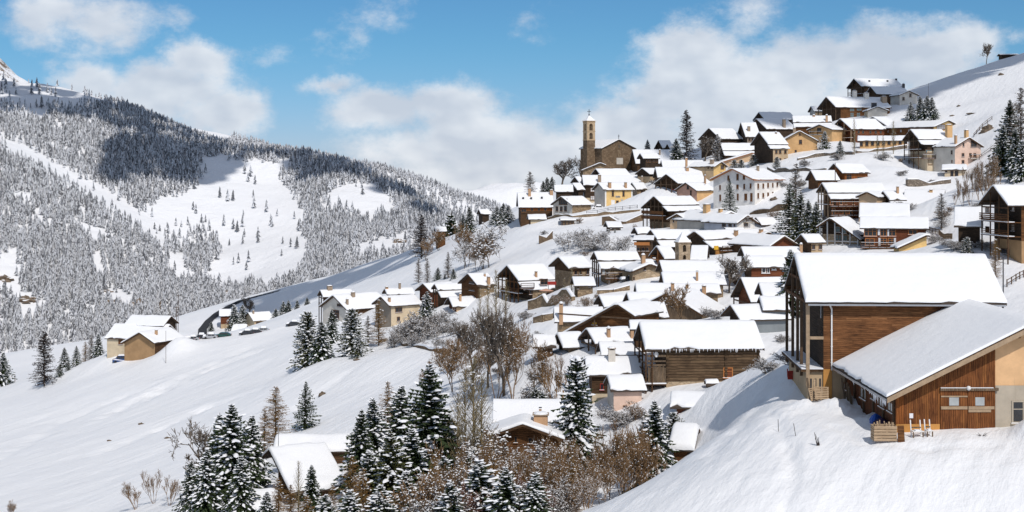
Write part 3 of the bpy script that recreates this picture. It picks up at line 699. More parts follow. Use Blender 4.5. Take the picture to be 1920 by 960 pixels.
H('house', 'house', 'upper of two stepped snow roofs beside the long sloping barn', 1, (1182, 567), (1177, 545), 1254, 235, None, H=4, fm=WD, gm=WK, th=6)
H('house', 'house', 'lower of two stepped snow roofs with a timber front', 1, (1192, 592), (1188, 564), 1254, 222, 612, fm=WD, gm=WK, th=5, fw=[(1214, 597, 1234, 608)], pane='plaster_tan')
H('house', 'house', 'wide roofed house with a long sloping gable hidden by a bare tree', 1, (1318, 588), (1250, 546), 1366, 228, 604, fm='plaster_tan', gm='wood_grey_v', fw=[(1345, 591, 1355, 600)], pane='shutter_brown')
H('chalet', 'chalet', 'steep pointed timber gable with a deep dark porch above the big barn corner', 1, (1408, 563), (1389, 517), 0, 226, 574, fm='wood_red', gm='wood_red', L=13, og=1.2, porch=2, pitch=36)
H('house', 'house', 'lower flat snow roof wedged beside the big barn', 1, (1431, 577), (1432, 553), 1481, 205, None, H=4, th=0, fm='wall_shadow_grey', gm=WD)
H('house', 'house', 'upper flat snow roof wedged beside the big barn', 1, (1431, 554), (1432, 527), 1480, 214, None, H=4, th=0, fm=WD, gm=WD)
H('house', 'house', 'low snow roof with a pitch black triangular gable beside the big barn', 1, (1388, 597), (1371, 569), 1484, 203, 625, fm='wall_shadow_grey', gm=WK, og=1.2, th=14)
H('barn', 'barn', 'gabled barn with one very long sloping roof reaching the snow', 1, (1190, 588), (1156, 565), 0, 214, 614, fm=WB, gm='wood_brown', pitch=28, L=9, wb=3.6, og=1.0, gw=[(1110, 603, 1120, 610)], pane='tent_yellow', porch=3)
H('house', 'house', 'plain snow roof with a tall brick chimney beside the long sloping barn', 1, (1040, 600), (1042, 573), 1133, 236, None, H=4, th=0, fm='stone_tan', gm='plaster_peach', chim=[(1052, 569, 599, 7, 'chimney_brick')])
H('shed', 'shed', 'small snow roof with timber posts above the bare trees', 1, (1000, 647), (1003, 625), 1043, 206, 672, th=0, fm=WD, gm=WD)
H('house', 'house', 'half hidden snow roof with a steep dark gable beside the porch posts', 1, (1056, 647), (1045, 621), 1100, 204, 668, fm='wood_grey_v', gm='stone_grey', og=1.0)
H('house', 'house', 'house with an open porch under its gable and two chimneys', 1, (1116, 640), (1100, 612), 1195, 199, 670, fm=WD, gm=WB, og=1.8, porch=3, chim=[(1141, 616, 631, 6, 'chimney_brick'), (1185, 610, 632, 7, 'chimney_brick')])
H('house', 'house', 'low snow roof below the two chimney house', 1, (1128, 662), (1122, 638), 1204, 192, None, H=4, th=4, fm=WD, gm=WD)
H('house', 'house', 'thick snow roofed log house with a white chimney and a red shuttered window', 1, (1100, 700), (1101, 665), 1204, 184, 776, th=0, fm='wood_dark', gm='wood_dark', sh=2.6, lm='plaster_cream', chim=[(1147, 653, 675, 13, 'chimney_white')], fw=[(1125, 719, 1132, 731), (1126, 754, 1140, 774)], frame='red_paint')
H('house', 'house', 'cream plastered block with a plain snow roof in front of the log house', 1, (1146, 727), (1143, 700), 1212, 177, 776, fm='plaster_pink', gm='plaster_palegrey', th=6, og=.4, fw=[(1168, 760, 1176, 765)])
H('barn', 'barn', 'old log barn with weathered logs, a slatted loft and a stone base', 1, (1210, 648), (1197, 614), 1433, 180, 730, fm='wood_log', gm=WD, og=2.75, sh=.9, lm='stone_pale', th=3, w=5.4, logbarn=True, icicle=True, st=.45)
H('house', 'house', 'long low snow roof just showing above the old log barn', 1, (1182, 614), (1187, 598), 1404, 193, None, H=3, th=-1, fm=WD, gm=WD)
H('shed', 'shed', 'long low shed buried in snow in front of the old log barn', 1, (1257, 757), (1247, 731), 1378, 163, 772, fm='wood_red', gm='stone_tan', th=-8, w=3.4, pitch=18)
H('shed', 'hutch', 'tiny weathered hutch with a snow cap against the old log barn', 1, (1325, 717), (1326, 709), 1348, 176, 733, fm='wood_grey_v', gm='wood_grey_v', th=0, pitch=20, st=.25, og=.15)

# ---- the western row
H('house', 'house', 'tall narrow house behind the white gabled house at the village edge', 1, (606, 555), (596, 542), 664, 376, None, H=7, fm=WD, gm=WD, og=1.5, porch=3, th=22, chim=[(618, 536, 542, 9, 'chimney_stone')])
H('house', 'house', 'gabled house with a pale half plastered front and dark balconies', 1, (650, 578), (624, 551), 693, 362, 604, fm=WD, gm='plaster_palegrey', L=14, gw=[(632, 569, 642, 576), (622, 580, 636, 599)], chim=[(662, 548, 556, 6, 'chimney_stone'), (651, 561, 570, 4, 'chimney_stone')])
H('house', 'house', 'dark gabled house with pipes on the roof behind the cream walled house', 1, (726, 550), (712, 539), 778, 346, None, H=5, fm=WD, gm=WB, og=1.2, th=20, chim=[(750, 531, 538, 4, 'chimney_stone'), (713, 545, 556, 5, 'chimney_brick')])
H('house', 'house', 'cream walled house with one dark wide window under a plain snow roof', 1, (731, 572), (714, 554), 793, 332, 617, fm='plaster_cream', gm='plaster_greybrown', fw=[(741, 577, 754, 585), (744, 594, 750, 602), (742, 610, 748, 616)], chim=[(730, 558, 565, 4, 'chimney_brick')])
H('chalet', 'chalet', 'red brown gable joined to the doubled roof chalet', 1, (808, 546), (793, 530), 830, 336, None, H=6, fm='wood_red', gm='wood_red', L=8, og=1.0)
H('chalet', 'chalet', 'dark chalet with a doubled snow roof above the small tan walled house', 1, (821, 541), (811, 530), 877, 328, 570, fm=WD, gm=WD, og=1.5, porch=3, lean=2.4, th=22)
H('house', 'house', 'small tan walled house with a wooden gable above the snowy bushes', 1, (849, 573), (840, 555), 912, 316, 596, fm='plaster_peach', gm='wood_red', og=1.0, th=18, chim=[(863, 551, 564, 4, 'chimney_brick')])
H('house', 'house', 'tall wooden gabled house with two lit window bands above a stone base', 1, (896, 534), (881, 511), 932, 318, 556, fm='stone_tan', gm=WB, th=30, gw=[(880, 526, 890, 533), (880, 541, 890, 546)], chim=[(916, 519, 532, 5, 'chimney_brick'), (909, 512, 518, 3, 'chimney_brick')])
H('chalet', 'restaurant', 'big timber chalet with open gable scaffold and a stone ground floor terrace', 1, (972, 523), (946, 495), 1041, 305, 566, fm='stone_tan', gm=WK, og=2.4, porch=6, post='wood_brown', th=26, sh=0.5, lm='stone_tan', lean=3.0, gw=[(940, 540, 950, 552)], fw=[(992, 543, 997, 552), (1013, 523, 1027, 534), (1025, 548, 1038, 560)], chim=[(1005, 509, 519, 4, 'chimney_brick')], fb=[(540, -.1, .25)])
H('shed', 'shed', 'tiny stone outhouse in the snowy bushes below the western row', 1, (832, 617), (826, 609), 861, 300, 628, fm='stone_tan', gm='stone_tan', th=8, pitch=18)
# ---- the hamlet across the field
H('house', 'house', 'rear farmhouse with a dark end gable across the snowy field', -1, (306, 610), (313, 591), 232, 398, 650, th=14, fm='plaster_cream', gm=WK, aw=(4, 1, .9, 1.1))
H('house', 'house', 'cream farmhouse wing under a broad snow roof beside the blue van', -1, (300, 634), (304, 607), 196, 393, 674, th=10, fm='plaster_cream', gm=WD, fw=[(222, 634, 230, 646)], pane='shutter_brown')
H('house', 'house', 'windowless orange gable house above the parked blue van', 1, (289, 641), (261, 621), 319, 385, 672, fm=WD, gm='plaster_brownplaster', L=13, og=.9, wb=1.25, chim=[(293, 619, 627, 4, 'chimney_brick')])
H('house', 'house', 'little red brown house with a snow roof at the bend of the valley road', 1, (411, 592), (407, 579), 434, 655, 618, th=12, fm='wood_red', gm='wood_red', sh=2.5, lm='plaster_tan')
H('house', 'house', 'tan house with a dark window and brown eaves beside the car park', 1, (475, 601), (465, 585), 515, 645, 618, fm='plaster_tan', gm='plaster_cream', fw=[(480, 604, 492, 609)], chim=[(475, 582, 588, 3, 'chimney_stone')])
H('shed', 'garage', 'garage roof smothered in snow between the two houses of the hamlet', 1, (432, 621), (436, 606), 459, 640, 625, th=0, fm='plaster_palegrey', gm='plaster_palegrey', st=.9)
H('shed', 'shed', 'tiny tan gable beside the parked white van', 1, (517, 613), (508, 603), 0, 636, 620, fm='plaster_tan', gm='plaster_tan', L=5, pitch=36)
# ---- among the lower trees
H('house', 'house', 'upper snow roof with two chimney stacks among the lower trees', 1, (924, 788), (930, 746), 1057, 168, None, H=4, th=0, fm=WD, gm=WD, chim=[(1013, 764, 778, 5, 'chimney_brick')])
H('chalet', 'chalet', 'brown gabled chalet half hidden by snowy shrubs among the lower trees', 1, (1058, 818), (980, 789), 0, 157, 878, fm=WD, gm='wood_brown', pitch=20, L=6, og=1.2, gw=[(964, 818, 970, 830), (990, 820, 998, 832)], chim=[(1014, 776, 792, 26, 'chimney_brick')])
H('house', 'house', 'small house with a brown end gable at the foot of the snowy bank', -1, (1301, 833), (1307, 792), 1253, 150, 856, th=16, fm=WB, gm=WB, st=.6)
H('house', 'house', 'big low roof under thick snow behind the lower spruces', 1, (545, 916), (505, 835), 652, 164, 956, fm=WD, gm=WD, og=1.9, wb=.35, st=.5)
H('house', 'house', 'second snow roof with an antenna directly behind the big low roof', 1, (512, 838), (516, 812), 656, 184, None, H=3, th=2, fm=WD, gm=WD, st=.6)
H('shed', 'shed', 'low shed under a snow roof at the foot of the lower spruces', 1, (466, 948), (474, 914), 514, 158, 962, fm='wood_gold', gm=WD, st=.5)
# ---- the two big farm buildings by the bank
H('barn', 'barn', 'large brown board barn with a tall posted porch and thick snow roof', 1, (1511, 557), (1490, 470), 1887, 130, 774, fm='wood_barn', gm=WK, og=1.75, oe=.75, st=.40, lump=.2, bigbarn=True, pitch=29)
H('barn', 'barn', 'near annex barn with vertical plank gable and a wide double door', -1, (1664, 738), (1952, 594), 1562, 112, 812, fm='wood_barn_v', gm='wood_annex', og=1.0, oe=1.0, st=.24, lump=.14, annex=True, pitch=26.5, wb=.5)

for h in HS:
    solve(h)


# ------------------------------------------------------------------ terrain: one snow sheet through the foot of everything
class Surface:
    """smooth height surface through scattered points (multiquadric, lightly regularised)"""
    def __init__(s, pts, c, lam):
        p = np.array(pts, float)
        s.xy, z = p[:, :2], p[:, 2]
        s.c = c
        n = len(p)
        K = -np.sqrt(((s.xy[:, None] - s.xy[None]) ** 2).sum(-1) + c * c) + lam * np.eye(n)
        A = np.zeros((n + 3, n + 3))
        A[:n, :n] = K
        A[:n, n] = 1; A[:n, n + 1:] = s.xy
        A[n, :n] = 1; A[n + 1:, :n] = s.xy.T
        sol = np.linalg.lstsq(A, np.concatenate([z, [0, 0, 0]]), rcond=None)[0]
        s.a, s.b = sol[:n], sol[n:]

    def __call__(s, x, y):
        x, y = np.atleast_1d(np.asarray(x, float)).ravel(), np.atleast_1d(np.asarray(y, float)).ravel()
        out = np.empty(len(x))
        for i in range(0, len(x), 20000):
            q = np.stack([x[i:i + 20000], y[i:i + 20000]], 1)
            D = -np.sqrt(((q[:, None] - s.xy[None]) ** 2).sum(-1) + s.c * s.c)
            out[i:i + 20000] = D @ s.a + s.b[0] + q @ s.b[1:]
        return out


CTRL = []
for h in HS:
    CTRL.append((h['A'][0], h['A'][1], h['zb']))
    if h['L'] > 9 and abs(h['theta']) < 30 and not h.get('nofar'):        # the far end of a long front stands on the ground too
        e = h['A'][:2] + h['d'] * h['L']
        CTRL.append((e[0], e[1], h['zb'] + (0.6 if h['s'] > 0 else -0.3)))


def C(px, py, Y):
    CTRL.append(tuple(at(px, py, Y)))


for p in [  # the bank in front and the yard of the barns
    (1920, 960, 97), (1500, 960, 99), (1300, 960, 103), (1150, 958, 110), (1500, 1250, 88), (1900, 1250, 86), (1230, 900, 117), (1310, 840, 122), (1400, 785, 130), (1470, 748, 137),
    (1600, 900, 104), (1760, 880, 105), (1920, 860, 104), (1680, 815, 111), (1865, 806, 112.5), (1500, 800, 118), (1440, 775, 128), (1700, 840, 108), (1580, 785, 124),
    (1400, 772, 126), (1425, 742, 134), (1455, 755, 131), (1480, 765, 126), (1430, 716, 142), (1452, 682, 155), (1480, 705, 140), (1500, 765, 131), (1500, 792, 122), (1365, 803, 126), (1440, 690, 150), (1470, 655, 168), (1445, 722, 143), (1424, 724, 178), (1500, 720, 140),
    # behind the bank the ground drops
    (1300, 900, 146), (1200, 960, 138), (1100, 990, 130), (1000, 1010, 130), (850, 990, 140), (700, 985, 145), (560, 985, 150), (430, 960, 165), (340, 955, 180), (1150, 890, 160), (1230, 870, 158),
    (200, 960, 195), (0, 960, 205), (-200, 960, 215),
    # the field
    (0, 860, 265), (150, 860, 250), (300, 860, 235), (450, 850, 220), (600, 790, 230), (680, 720, 262), (0, 780, 335), (150, 780, 320), (300, 780, 290), (450, 760, 275), (560, 700, 300),
    (80, 728, 388), (0, 742, 390), (-120, 765, 400), (180, 700, 385), (300, 715, 345), (420, 680, 360), (520, 645, 380), (590, 612, 400),
    (350, 652, 470), (430, 638, 560), (500, 620, 600), (560, 600, 560), (0, 720, 450), (0, 700, 520), (100, 690, 520), (150, 665, 560), (60, 655, 600),
    (230, 650, 470), (330, 618, 620), (380, 625, 640), (400, 634, 630), (330, 600, 760), (420, 580, 790), (520, 547, 770), (600, 522, 740), (690, 492, 700), (770, 468, 660), (840, 446, 610),
    (640, 545, 520), (700, 520, 540), (760, 500, 520), (600, 560, 560), (840, 500, 440), (800, 470, 560), (880, 470, 450), (960, 475, 380), (1000, 440, 400), (960, 440, 450), (1060, 450, 350), (900, 420, 540), (930, 405, 560),
    # the slope below the western row
    (322, 650, 394), (302, 655, 386), (640, 668, 300), (740, 640, 310), (800, 640, 300), (700, 690, 270), (800, 670, 270), (900, 640, 268), (980, 610, 270), (900, 700, 235), (1000, 660, 225), (780, 740, 225), (900, 760, 205),
    (600, 670, 296), (960, 580, 297), (1020, 575, 285),
    # the hill above the village
    (1714, 167, 640), (1760, 148, 645), (1815, 133, 650), (1850, 120, 650), (1880, 109, 650), (1920, 100, 650), (2050, 60, 650), (1760, 165, 560), (1830, 142, 575), (1900, 122, 590),
    (1770, 205, 520), (1840, 190, 500), (1900, 200, 440), (1800, 240, 440), (1870, 250, 400), (1900, 320, 320), (1860, 330, 330), (1780, 360, 330), (1850, 390, 290), (1900, 430, 262), (2000, 380, 260), (2050, 250, 360),
    (1730, 228, 480), (1640, 290, 410), (1540, 300, 415), (1500, 320, 400), (1560, 330, 380), (1700, 310, 385), (1660, 345, 350), (1480, 385, 372), (1470, 400, 350), (1500, 440, 330), (1760, 440, 290),
    (1240, 340, 440), (1060, 425, 410), (1120, 405, 430), (1180, 400, 425), (1150, 430, 390), (1000, 420, 425), (1490, 465, 300), (1440, 430, 340)]:
    C(*p)
CTRL += [(-330, 250, -75), (-420, 420, -95), (-480, 650, -120), (-250, 900, -170), (-100, 950, -150), (50, 950, -110), (150, 920, -60), (230, 900, -20), (330, 900, 20), (-450, 900, -190), (-330, 100, -62), (-150, 120, -47), (-60, 90, -35), (-120, 20, -38),
         (0, 60, -24), (0, 0, -19), (40, 20, -15), (80, 60, -12), (120, 100, -11), (160, 160, -6), (260, 200, 6), (400, 300, 30), (450, 600, 90), (420, 800, 75), (-60, -60, -30), (60, -60, -10), (200, 0, 5)]
ground_base = Surface(CTRL, 6.0, 2.6)


def first_hit(fn, px, py, y0=60.0, y1=900.0, n=1700):
    Y = np.geomspace(y0, y1, n)
    x, z = (px - 960) / F * Y, (HZ - py) / F * Y
    g = fn(x, Y)
    k = np.nonzero(z <= g)[0]
    k = k[0] if len(k) else n - 1
    return np.array([x[k], Y[k], g[k]])


TRACKS = []
for line, w, dep in [([(200, 782), (300, 735), (400, 690), (480, 660), (540, 640)], 2.4, .75), ([(205, 775), (300, 728), (395, 685), (470, 652)], 1.3, .5),
                     ([(0, 860), (120, 790), (230, 745), (290, 720)], 1.8, .5), ([(480, 730), (380, 765), (300, 800), (180, 850)], 2.2, .6), ([(650, 700), (560, 760), (480, 800)], 1.6, .45),
                     ([(1446, 780), (1475, 830), (1490, 890), (1470, 955)], .45, .35), ([(1460, 700), (1430, 745), (1385, 800), (1330, 850)], .9, .35), ([(1560, 800), (1620, 830), (1740, 842), (1860, 836)], .5, .22)]:
    TRACKS.append((np.array([first_hit(ground_base, *p)[:2] for p in line]), w, dep))


def ground(x, y):
    x, y = np.atleast_1d(np.asarray(x, float)).ravel(), np.atleast_1d(np.asarray(y, float)).ravel()
    z = ground_base(x, y)
    k = np.clip((y - 20) / 100, 0.15, 1.0)
    ca, sa = math.cos(RAD(62)), math.sin(RAD(62))
    z = z + 0.40 * k * fbm((x * ca + y * sa) / 30, (y * ca - x * sa) / 9, 4, 3) + 0.15 * fbm(x / 3.5, y / 3.5, 3, 11)
    # ploughed heaps in the yard of the barns
    z = z + 1.1 * np.exp(-(((x - 29.5) / 7) ** 2 + ((y - 126) / 2.6) ** 2)) * (0.7 + 0.8 * fbm(x / 1.6, y / 1.6, 3, 5))
    z = z + 0.9 * np.exp(-(((x - 31.0) / 2.2) ** 2 + ((y - 119) / 2.0) ** 2)) * (0.6 + 1.2 * fbm(x / 1.1, y / 1.1, 3, 15))
    z = z + 1.5 * np.exp(-(((x - 40.6) / 1.3) ** 2 + ((y - 109.5) / 2.2) ** 2))
    z = z + 3.2 * np.exp(-(((x + 92.5) / 4.5) ** 2 + ((y - 390) / 7) ** 2))
    z = z + 1.1 * np.exp(-(((x - 32.5) / 2.4) ** 2 + ((y - 168) / 9) ** 2)) * (0.8 + 0.6 * fbm(x / 2, y / 2, 3, 8))
    for L, w, dep in TRACKS:
        for a, b in zip(L[:-1], L[1:]):
            ab = b - a
            t = np.clip(((x - a[0]) * ab[0] + (y - a[1]) * ab[1]) / (ab @ ab), 0, 1)
            dd = np.hypot(x - a[0] - t * ab[0], y - a[1] - t * ab[1]) + 0.9 * vnoise(x / 2, y / 2, 4)
            z = z - dep * np.exp(-(dd / w) ** 2) * (0.6 + 0.8 * np.abs(vnoise(x / 1.5, y / 1.5, 9) + .3))
    return z


def gz(x, y):
    return float(ground(x, y)[0])


def grid_sheet(name, xs, ys, fn, mat):
    X, Yg = np.meshgrid(xs, ys)
    Z = fn(X.ravel(), Yg.ravel())
    v = np.stack([X.ravel(), Yg.ravel(), Z], 1)
    nx, ny = len(xs), len(ys)
    i = np.arange(ny - 1)[:, None] * nx + np.arange(nx - 1)[None]
    f = np.stack([i, i + 1, i + nx + 1, i + nx], -1).reshape(-1, 4)
    me = mesh_np(name, v, f, None, [mat], True, 4)
    return link(name, me)


xs = np.concatenate([np.arange(-520, -180, 4.0), np.arange(-180, 0, 1.0), np.arange(0, 52, .45), np.arange(52, 140, 1.0), np.arange(140, 470, 3.0)])
ys = np.concatenate([np.arange(-80, 60, 5.0), np.geomspace(60, 960, 520)])
tag(grid_sheet('snow_ground', xs, ys, ground, 'snow_ground'), 'deep snow sheet over field and hillside', None, None, 'structure')

# ------------------------------------------------------------------ the mountains across the valley
MP = []


def M(px, py, Y, dz=0.0):
    p = at(px, py, Y)
    MP.append((p[0], p[1], p[2] + dz))


for px, py, Y in [(-300, 120, 2450), (-100, 140, 2400), (0, 158, 2350), (100, 166, 2350), (190, 188, 2330), (260, 212, 2310), (330, 242, 2280), (400, 270, 2250), (470, 289, 2230), (540, 300, 2200), (572, 290, 2120), (620, 300, 2080), (700, 332, 2020), (760, 362, 1980), (860, 420, 1900), (910, 448, 1850), (960, 485, 1800), (1060, 520, 1760)]:
    M(px, py, Y)
    q_ = at(px, py, Y)
    MP.append((q_[0] * (Y + 350) / Y, Y + 350, q_[2] - 130))
    MP.append((q_[0] * (Y + 800) / Y, Y + 800, q_[2] - 330))
for p in [(-300, 760, 1180), (0, 730, 1220), (150, 680, 1220), (330, 640, 1220), (500, 590, 1220), (700, 540, 1220), (900, 540, 1250), (1100, 600, 1300),
          (-200, 250, 1850), (0, 284, 1800), (100, 345, 1755), (200, 410, 1700), (300, 465, 1640), (400, 530, 1550), (0, 400, 1600), (0, 520, 1440), (150, 520, 1480), (270, 545, 1430),
          (-200, 230, 1960), (0, 262, 1900), (100, 318, 1850), (200, 372, 1810), (270, 408, 1775), (335, 470, 1690), (400, 500, 1600), (0, 200, 2130), (120, 240, 2080), (200, 270, 2050), (350, 300, 2040),
          (450, 318, 2030), (450, 400, 1830), (500, 470, 1640), (560, 420, 1760), (540, 330, 2020), (600, 340, 1970), (650, 400, 1790), (700, 430, 1680), (760, 440, 1650), (830, 450, 1650), (620, 460, 1600), (560, 500, 1500), (470, 540, 1420), (700, 480, 1480)]:
    M(*p)
mtn = Surface(MP, 60.0, 1.0)


def mountain(x, y):
    return mtn(x, y) + 6.0 * fbm(x / 160, y / 160, 4, 21) + 2.0 * fbm(x / 22, y / 22, 3, 31)


tag(grid_sheet('mountain', np.arange(-1500, 700, 9.0), np.arange(980, 3100, 9.0), mountain, 'mountain_snow'), 'snowy mountain with forest across the valley', None, None, 'structure')

R2 = []
for px, py, Y in [(350, 240, 3600), (480, 270, 3500), (560, 290, 3400), (660, 312, 3300), (705, 320, 3250), (760, 334, 3200), (830, 358, 3150), (900, 384, 3100), (960, 410, 3050), (1080, 470, 3000), (1200, 500, 3000)]:
    p = at(px, py, Y)
    R2 += [tuple(p), (p[0], p[1] + 500, p[2] - 220), (p[0], p[1] - 500, p[2] - 260)]
ridge2 = Surface(R2, 120.0, 1.0)
tag(grid_sheet('far_ridge', np.arange(-900, 500, 16.0), np.arange(2640, 3900, 16.0), lambda x, y: ridge2(x, y) + 16 * fbm(x / 200, y / 200, 4, 5), 'mountain_snow'), 'wooded ridge behind the mountain', None, None, 'structure')

R3 = []
for px, py, Y in [(-200, 40, 6200), (-60, 75, 6200), (0, 116, 6200), (14, 128, 6200), (36, 147, 6200), (80, 190, 6200), (200, 260, 6300), (500, 330, 6500), (800, 372, 6500), (868, 356, 6500), (900, 350, 6500), (950, 342, 6500), (985, 340, 6500), (1040, 360, 6500), (1120, 395, 6500), (1300, 420, 6500), (1700, 420, 6500)]:
    p = at(px, py, Y)
    R3 += [tuple(p), (p[0], p[1] + 1200, p[2] - 600), (p[0], p[1] - 1200, p[2] - 700)]
ridge3 = Surface(R3, 150.0, 1.0)
tag(grid_sheet('distant_mountain', np.arange(-3400, 2400, 30.0), np.arange(5300, 7400, 30.0), lambda x, y: ridge3(x, y) + 90 * np.abs(fbm(x / 420, y / 420, 5, 77)) - 20, 'mountain_far'), 'distant snowy peaks on the horizon', None, None, 'structure')


# ------------------------------------------------------------------ the forest on the mountain
def fir_templates(k, snow, rng, layers=5, spikes=5):
    """jagged little firs, one unit high: verts, faces, material of each face (0 needles, 1 snow)"""
    out = []
    for _ in range(k):
        V, T, Mi = [], [], []
        for l in range(layers):
            z0 = 0.05 + 0.80 * (l / layers) ** 0.95
            z1 = min(1.0, z0 + 0.34 - 0.02 * l) if l < layers - 1 else 1.0
            r = 0.205 * (1.06 - z0) ** 0.8
            b = len(V)
            V.append((rng.normal(0, .01), rng.normal(0, .01), z1))
            ph = rng.uniform(0, 6.28)
            for j in range(2 * spikes):
                a = ph + j * math.pi / spikes
                rr = r * (rng.uniform(0.8, 1.35) if j % 2 == 0 else rng.uniform(0.3, 0.6))
                V.append((rr * math.cos(a), rr * math.sin(a), z0 + rng.uniform(-.03, .03) + (0.0 if j % 2 == 0 else 0.06)))
            for j in range(2 * spikes):
                T.append((b, b + 1 + j, b + 1 + (j + 1) % (2 * spikes)))
                Mi.append(1 if rng.random() < snow else 0)
        out.append((np.array(V), np.array(T), np.array(Mi)))
    return out


def inside(poly, x, y):
    r = np.zeros(len(x), bool)
    j = len(poly) - 1
    for i in range(len(poly)):
        xi, yi = poly[i]; xj, yj = poly[j]
        c = ((yi > y) != (yj > y)) & (x < (xj - xi) * (y - yi) / (yj - yi + 1e-9) + xi)
        r ^= c
        j = i
    return r


MEADOWS = [
    [(-10, 244), (60, 275), (130, 315), (190, 345), (235, 378), (268, 398), (300, 430), (335, 480), (360, 520), (340, 530), (300, 470), (255, 425), (200, 396), (140, 356), (80, 320), (0, 292)],
    [(375, 292), (415, 288), (440, 296), (500, 302), (545, 302), (555, 318), (525, 330), (535, 352), (560, 372), (575, 402), (570, 440), (585, 470), (560, 520), (520, 545), (470, 545), (430, 545), (395, 548), (388, 505), (412, 470), (408, 440), (380, 428), (330, 448), (290, 420), (275, 398), (300, 372), (345, 362), (372, 340)],
    [(600, 366), (625, 352), (655, 340), (700, 344), (735, 372), (748, 392), (735, 408), (715, 400), (702, 425), (690, 432), (668, 402), (640, 398), (615, 395)],
    [(-10, 140), (100, 148), (165, 172), (215, 184), (222, 196), (165, 198), (140, 204), (105, 200), (75, 212), (40, 202), (-10, 204)],
    [(690, 452), (720, 438), (775, 430), (790, 470), (700, 485), (640, 498), (655, 470)],
    [(-10, 478), (28, 470), (45, 500), (40, 560), (12, 560), (-10, 545)], [(30, 545), (75, 555), (85, 590), (40, 600)],
    [(145, 425), (205, 425), (215, 455), (170, 450)], [(175, 470), (190, 470), (195, 520), (180, 520)], [(225, 450), (245, 452), (242, 478), (230, 470)], [(15, 355), (45, 360), (75, 380), (60, 390), (25, 372)],
    [(100, 225), (112, 222), (118, 250), (106, 255)], [(150, 275), (160, 275), (160, 310), (148, 300)], [(60, 205), (90, 205), (95, 225), (70, 222)],
    [(190, 540), (240, 545), (260, 575), (225, 580), (195, 565)], [(330, 430), (345, 428), (350, 480), (358, 520), (345, 520), (335, 470)]]


def place(fn, rng, n, xr, yr, pxr, keep):
    """random spots on a slope that the view holds"""
    x = rng.uniform(*xr, n); y = rng.uniform(*yr, n)
    z = fn(x, y)
    px, py = 960 + F * x / y, HZ - F * z / y
    ok = (px > pxr[0]) & (px < pxr[1]) & keep(px, py, x, y)
    return np.stack([x[ok], y[ok], z[ok]], 1)


def forest_mesh(name, spots, hts, templates, mats, rng):
    VV, TT, MM = [], [], []
    off = 0
    which = rng.integers(0, len(templates), len(spots))
    for k, (V, T, Mi) in enumerate(templates):
        sel = np.nonzero(which == k)[0]
        if not len(sel):
            continue
        a = rng.uniform(0, 6.28, len(sel)); h = hts[sel]; wd = h * rng.uniform(.8, 1.2, len(sel))
        c, s_ = np.cos(a), np.sin(a)
        X = (V[None, :, 0] * c[:, None] - V[None, :, 1] * s_[:, None]) * wd[:, None]
        Y = (V[None, :, 0] * s_[:, None] + V[None, :, 1] * c[:, None]) * wd[:, None]
        Z = V[None, :, 2] * h[:, None]
        P = np.stack([X, Y, Z], -1) + spots[sel][:, None, :] - np.array([0, 0, .4])
        VV.append(P.reshape(-1, 3))
        TT.append((T[None] + (off + np.arange(len(sel)) * len(V))[:, None, None]).reshape(-1, 3))
        MM.append(np.tile(Mi, len(sel)))
        off += len(sel) * len(V)
    return link(name, mesh_np(name, np.concatenate(VV), np.concatenate(TT), np.concatenate(MM), mats))


rng = np.random.default_rng(7)
FIRS_SNOWY, FIRS_DARK = fir_templates(9, .58, rng), fir_templates(6, .30, rng)


def in_meadow(px, py):
    r = np.zeros(len(px), bool)
    jx, jy = rng.normal(0, 5, len(px)), rng.normal(0, 5, len(px))
    for m in MEADOWS:
        r |= inside(m, px + jx, py + jy)
    return r


spots = place(mountain, rng, 105000, (-1100, 150), (1180, 2500), (-60, 960), lambda px, py, x, y: ~in_meadow(px, py) & (rng.random(len(px)) < .70 + .9 * fbm(x / 60, y / 60, 2, 3)))
hts = 6.5 + 11 * rng.beta(1.6, 2.2, len(spots))
FIRS_NEAR = fir_templates(8, .60, rng, 8, 6) + fir_templates(2, .35, rng, 8, 6)
near = spots[:, 1] < 1650
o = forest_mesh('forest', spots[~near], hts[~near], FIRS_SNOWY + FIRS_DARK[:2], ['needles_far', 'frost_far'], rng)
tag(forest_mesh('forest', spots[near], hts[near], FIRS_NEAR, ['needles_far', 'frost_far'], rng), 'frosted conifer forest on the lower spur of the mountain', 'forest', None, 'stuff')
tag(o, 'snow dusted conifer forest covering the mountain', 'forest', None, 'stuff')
spots = place(lambda x, y: ridge2(x, y) + 16 * fbm(x / 200, y / 200, 4, 5), rng, 9000, (-700, 250), (2800, 3560), (420, 1000), lambda px, py, x, y: rng.random(len(px)) < .85 + .8 * fbm(x / 90, y / 90, 2, 8))
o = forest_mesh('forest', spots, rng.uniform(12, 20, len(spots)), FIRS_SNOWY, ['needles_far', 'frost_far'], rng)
tag(o, 'paler conifer forest on the ridge behind the mountain', 'forest', None, 'stuff')

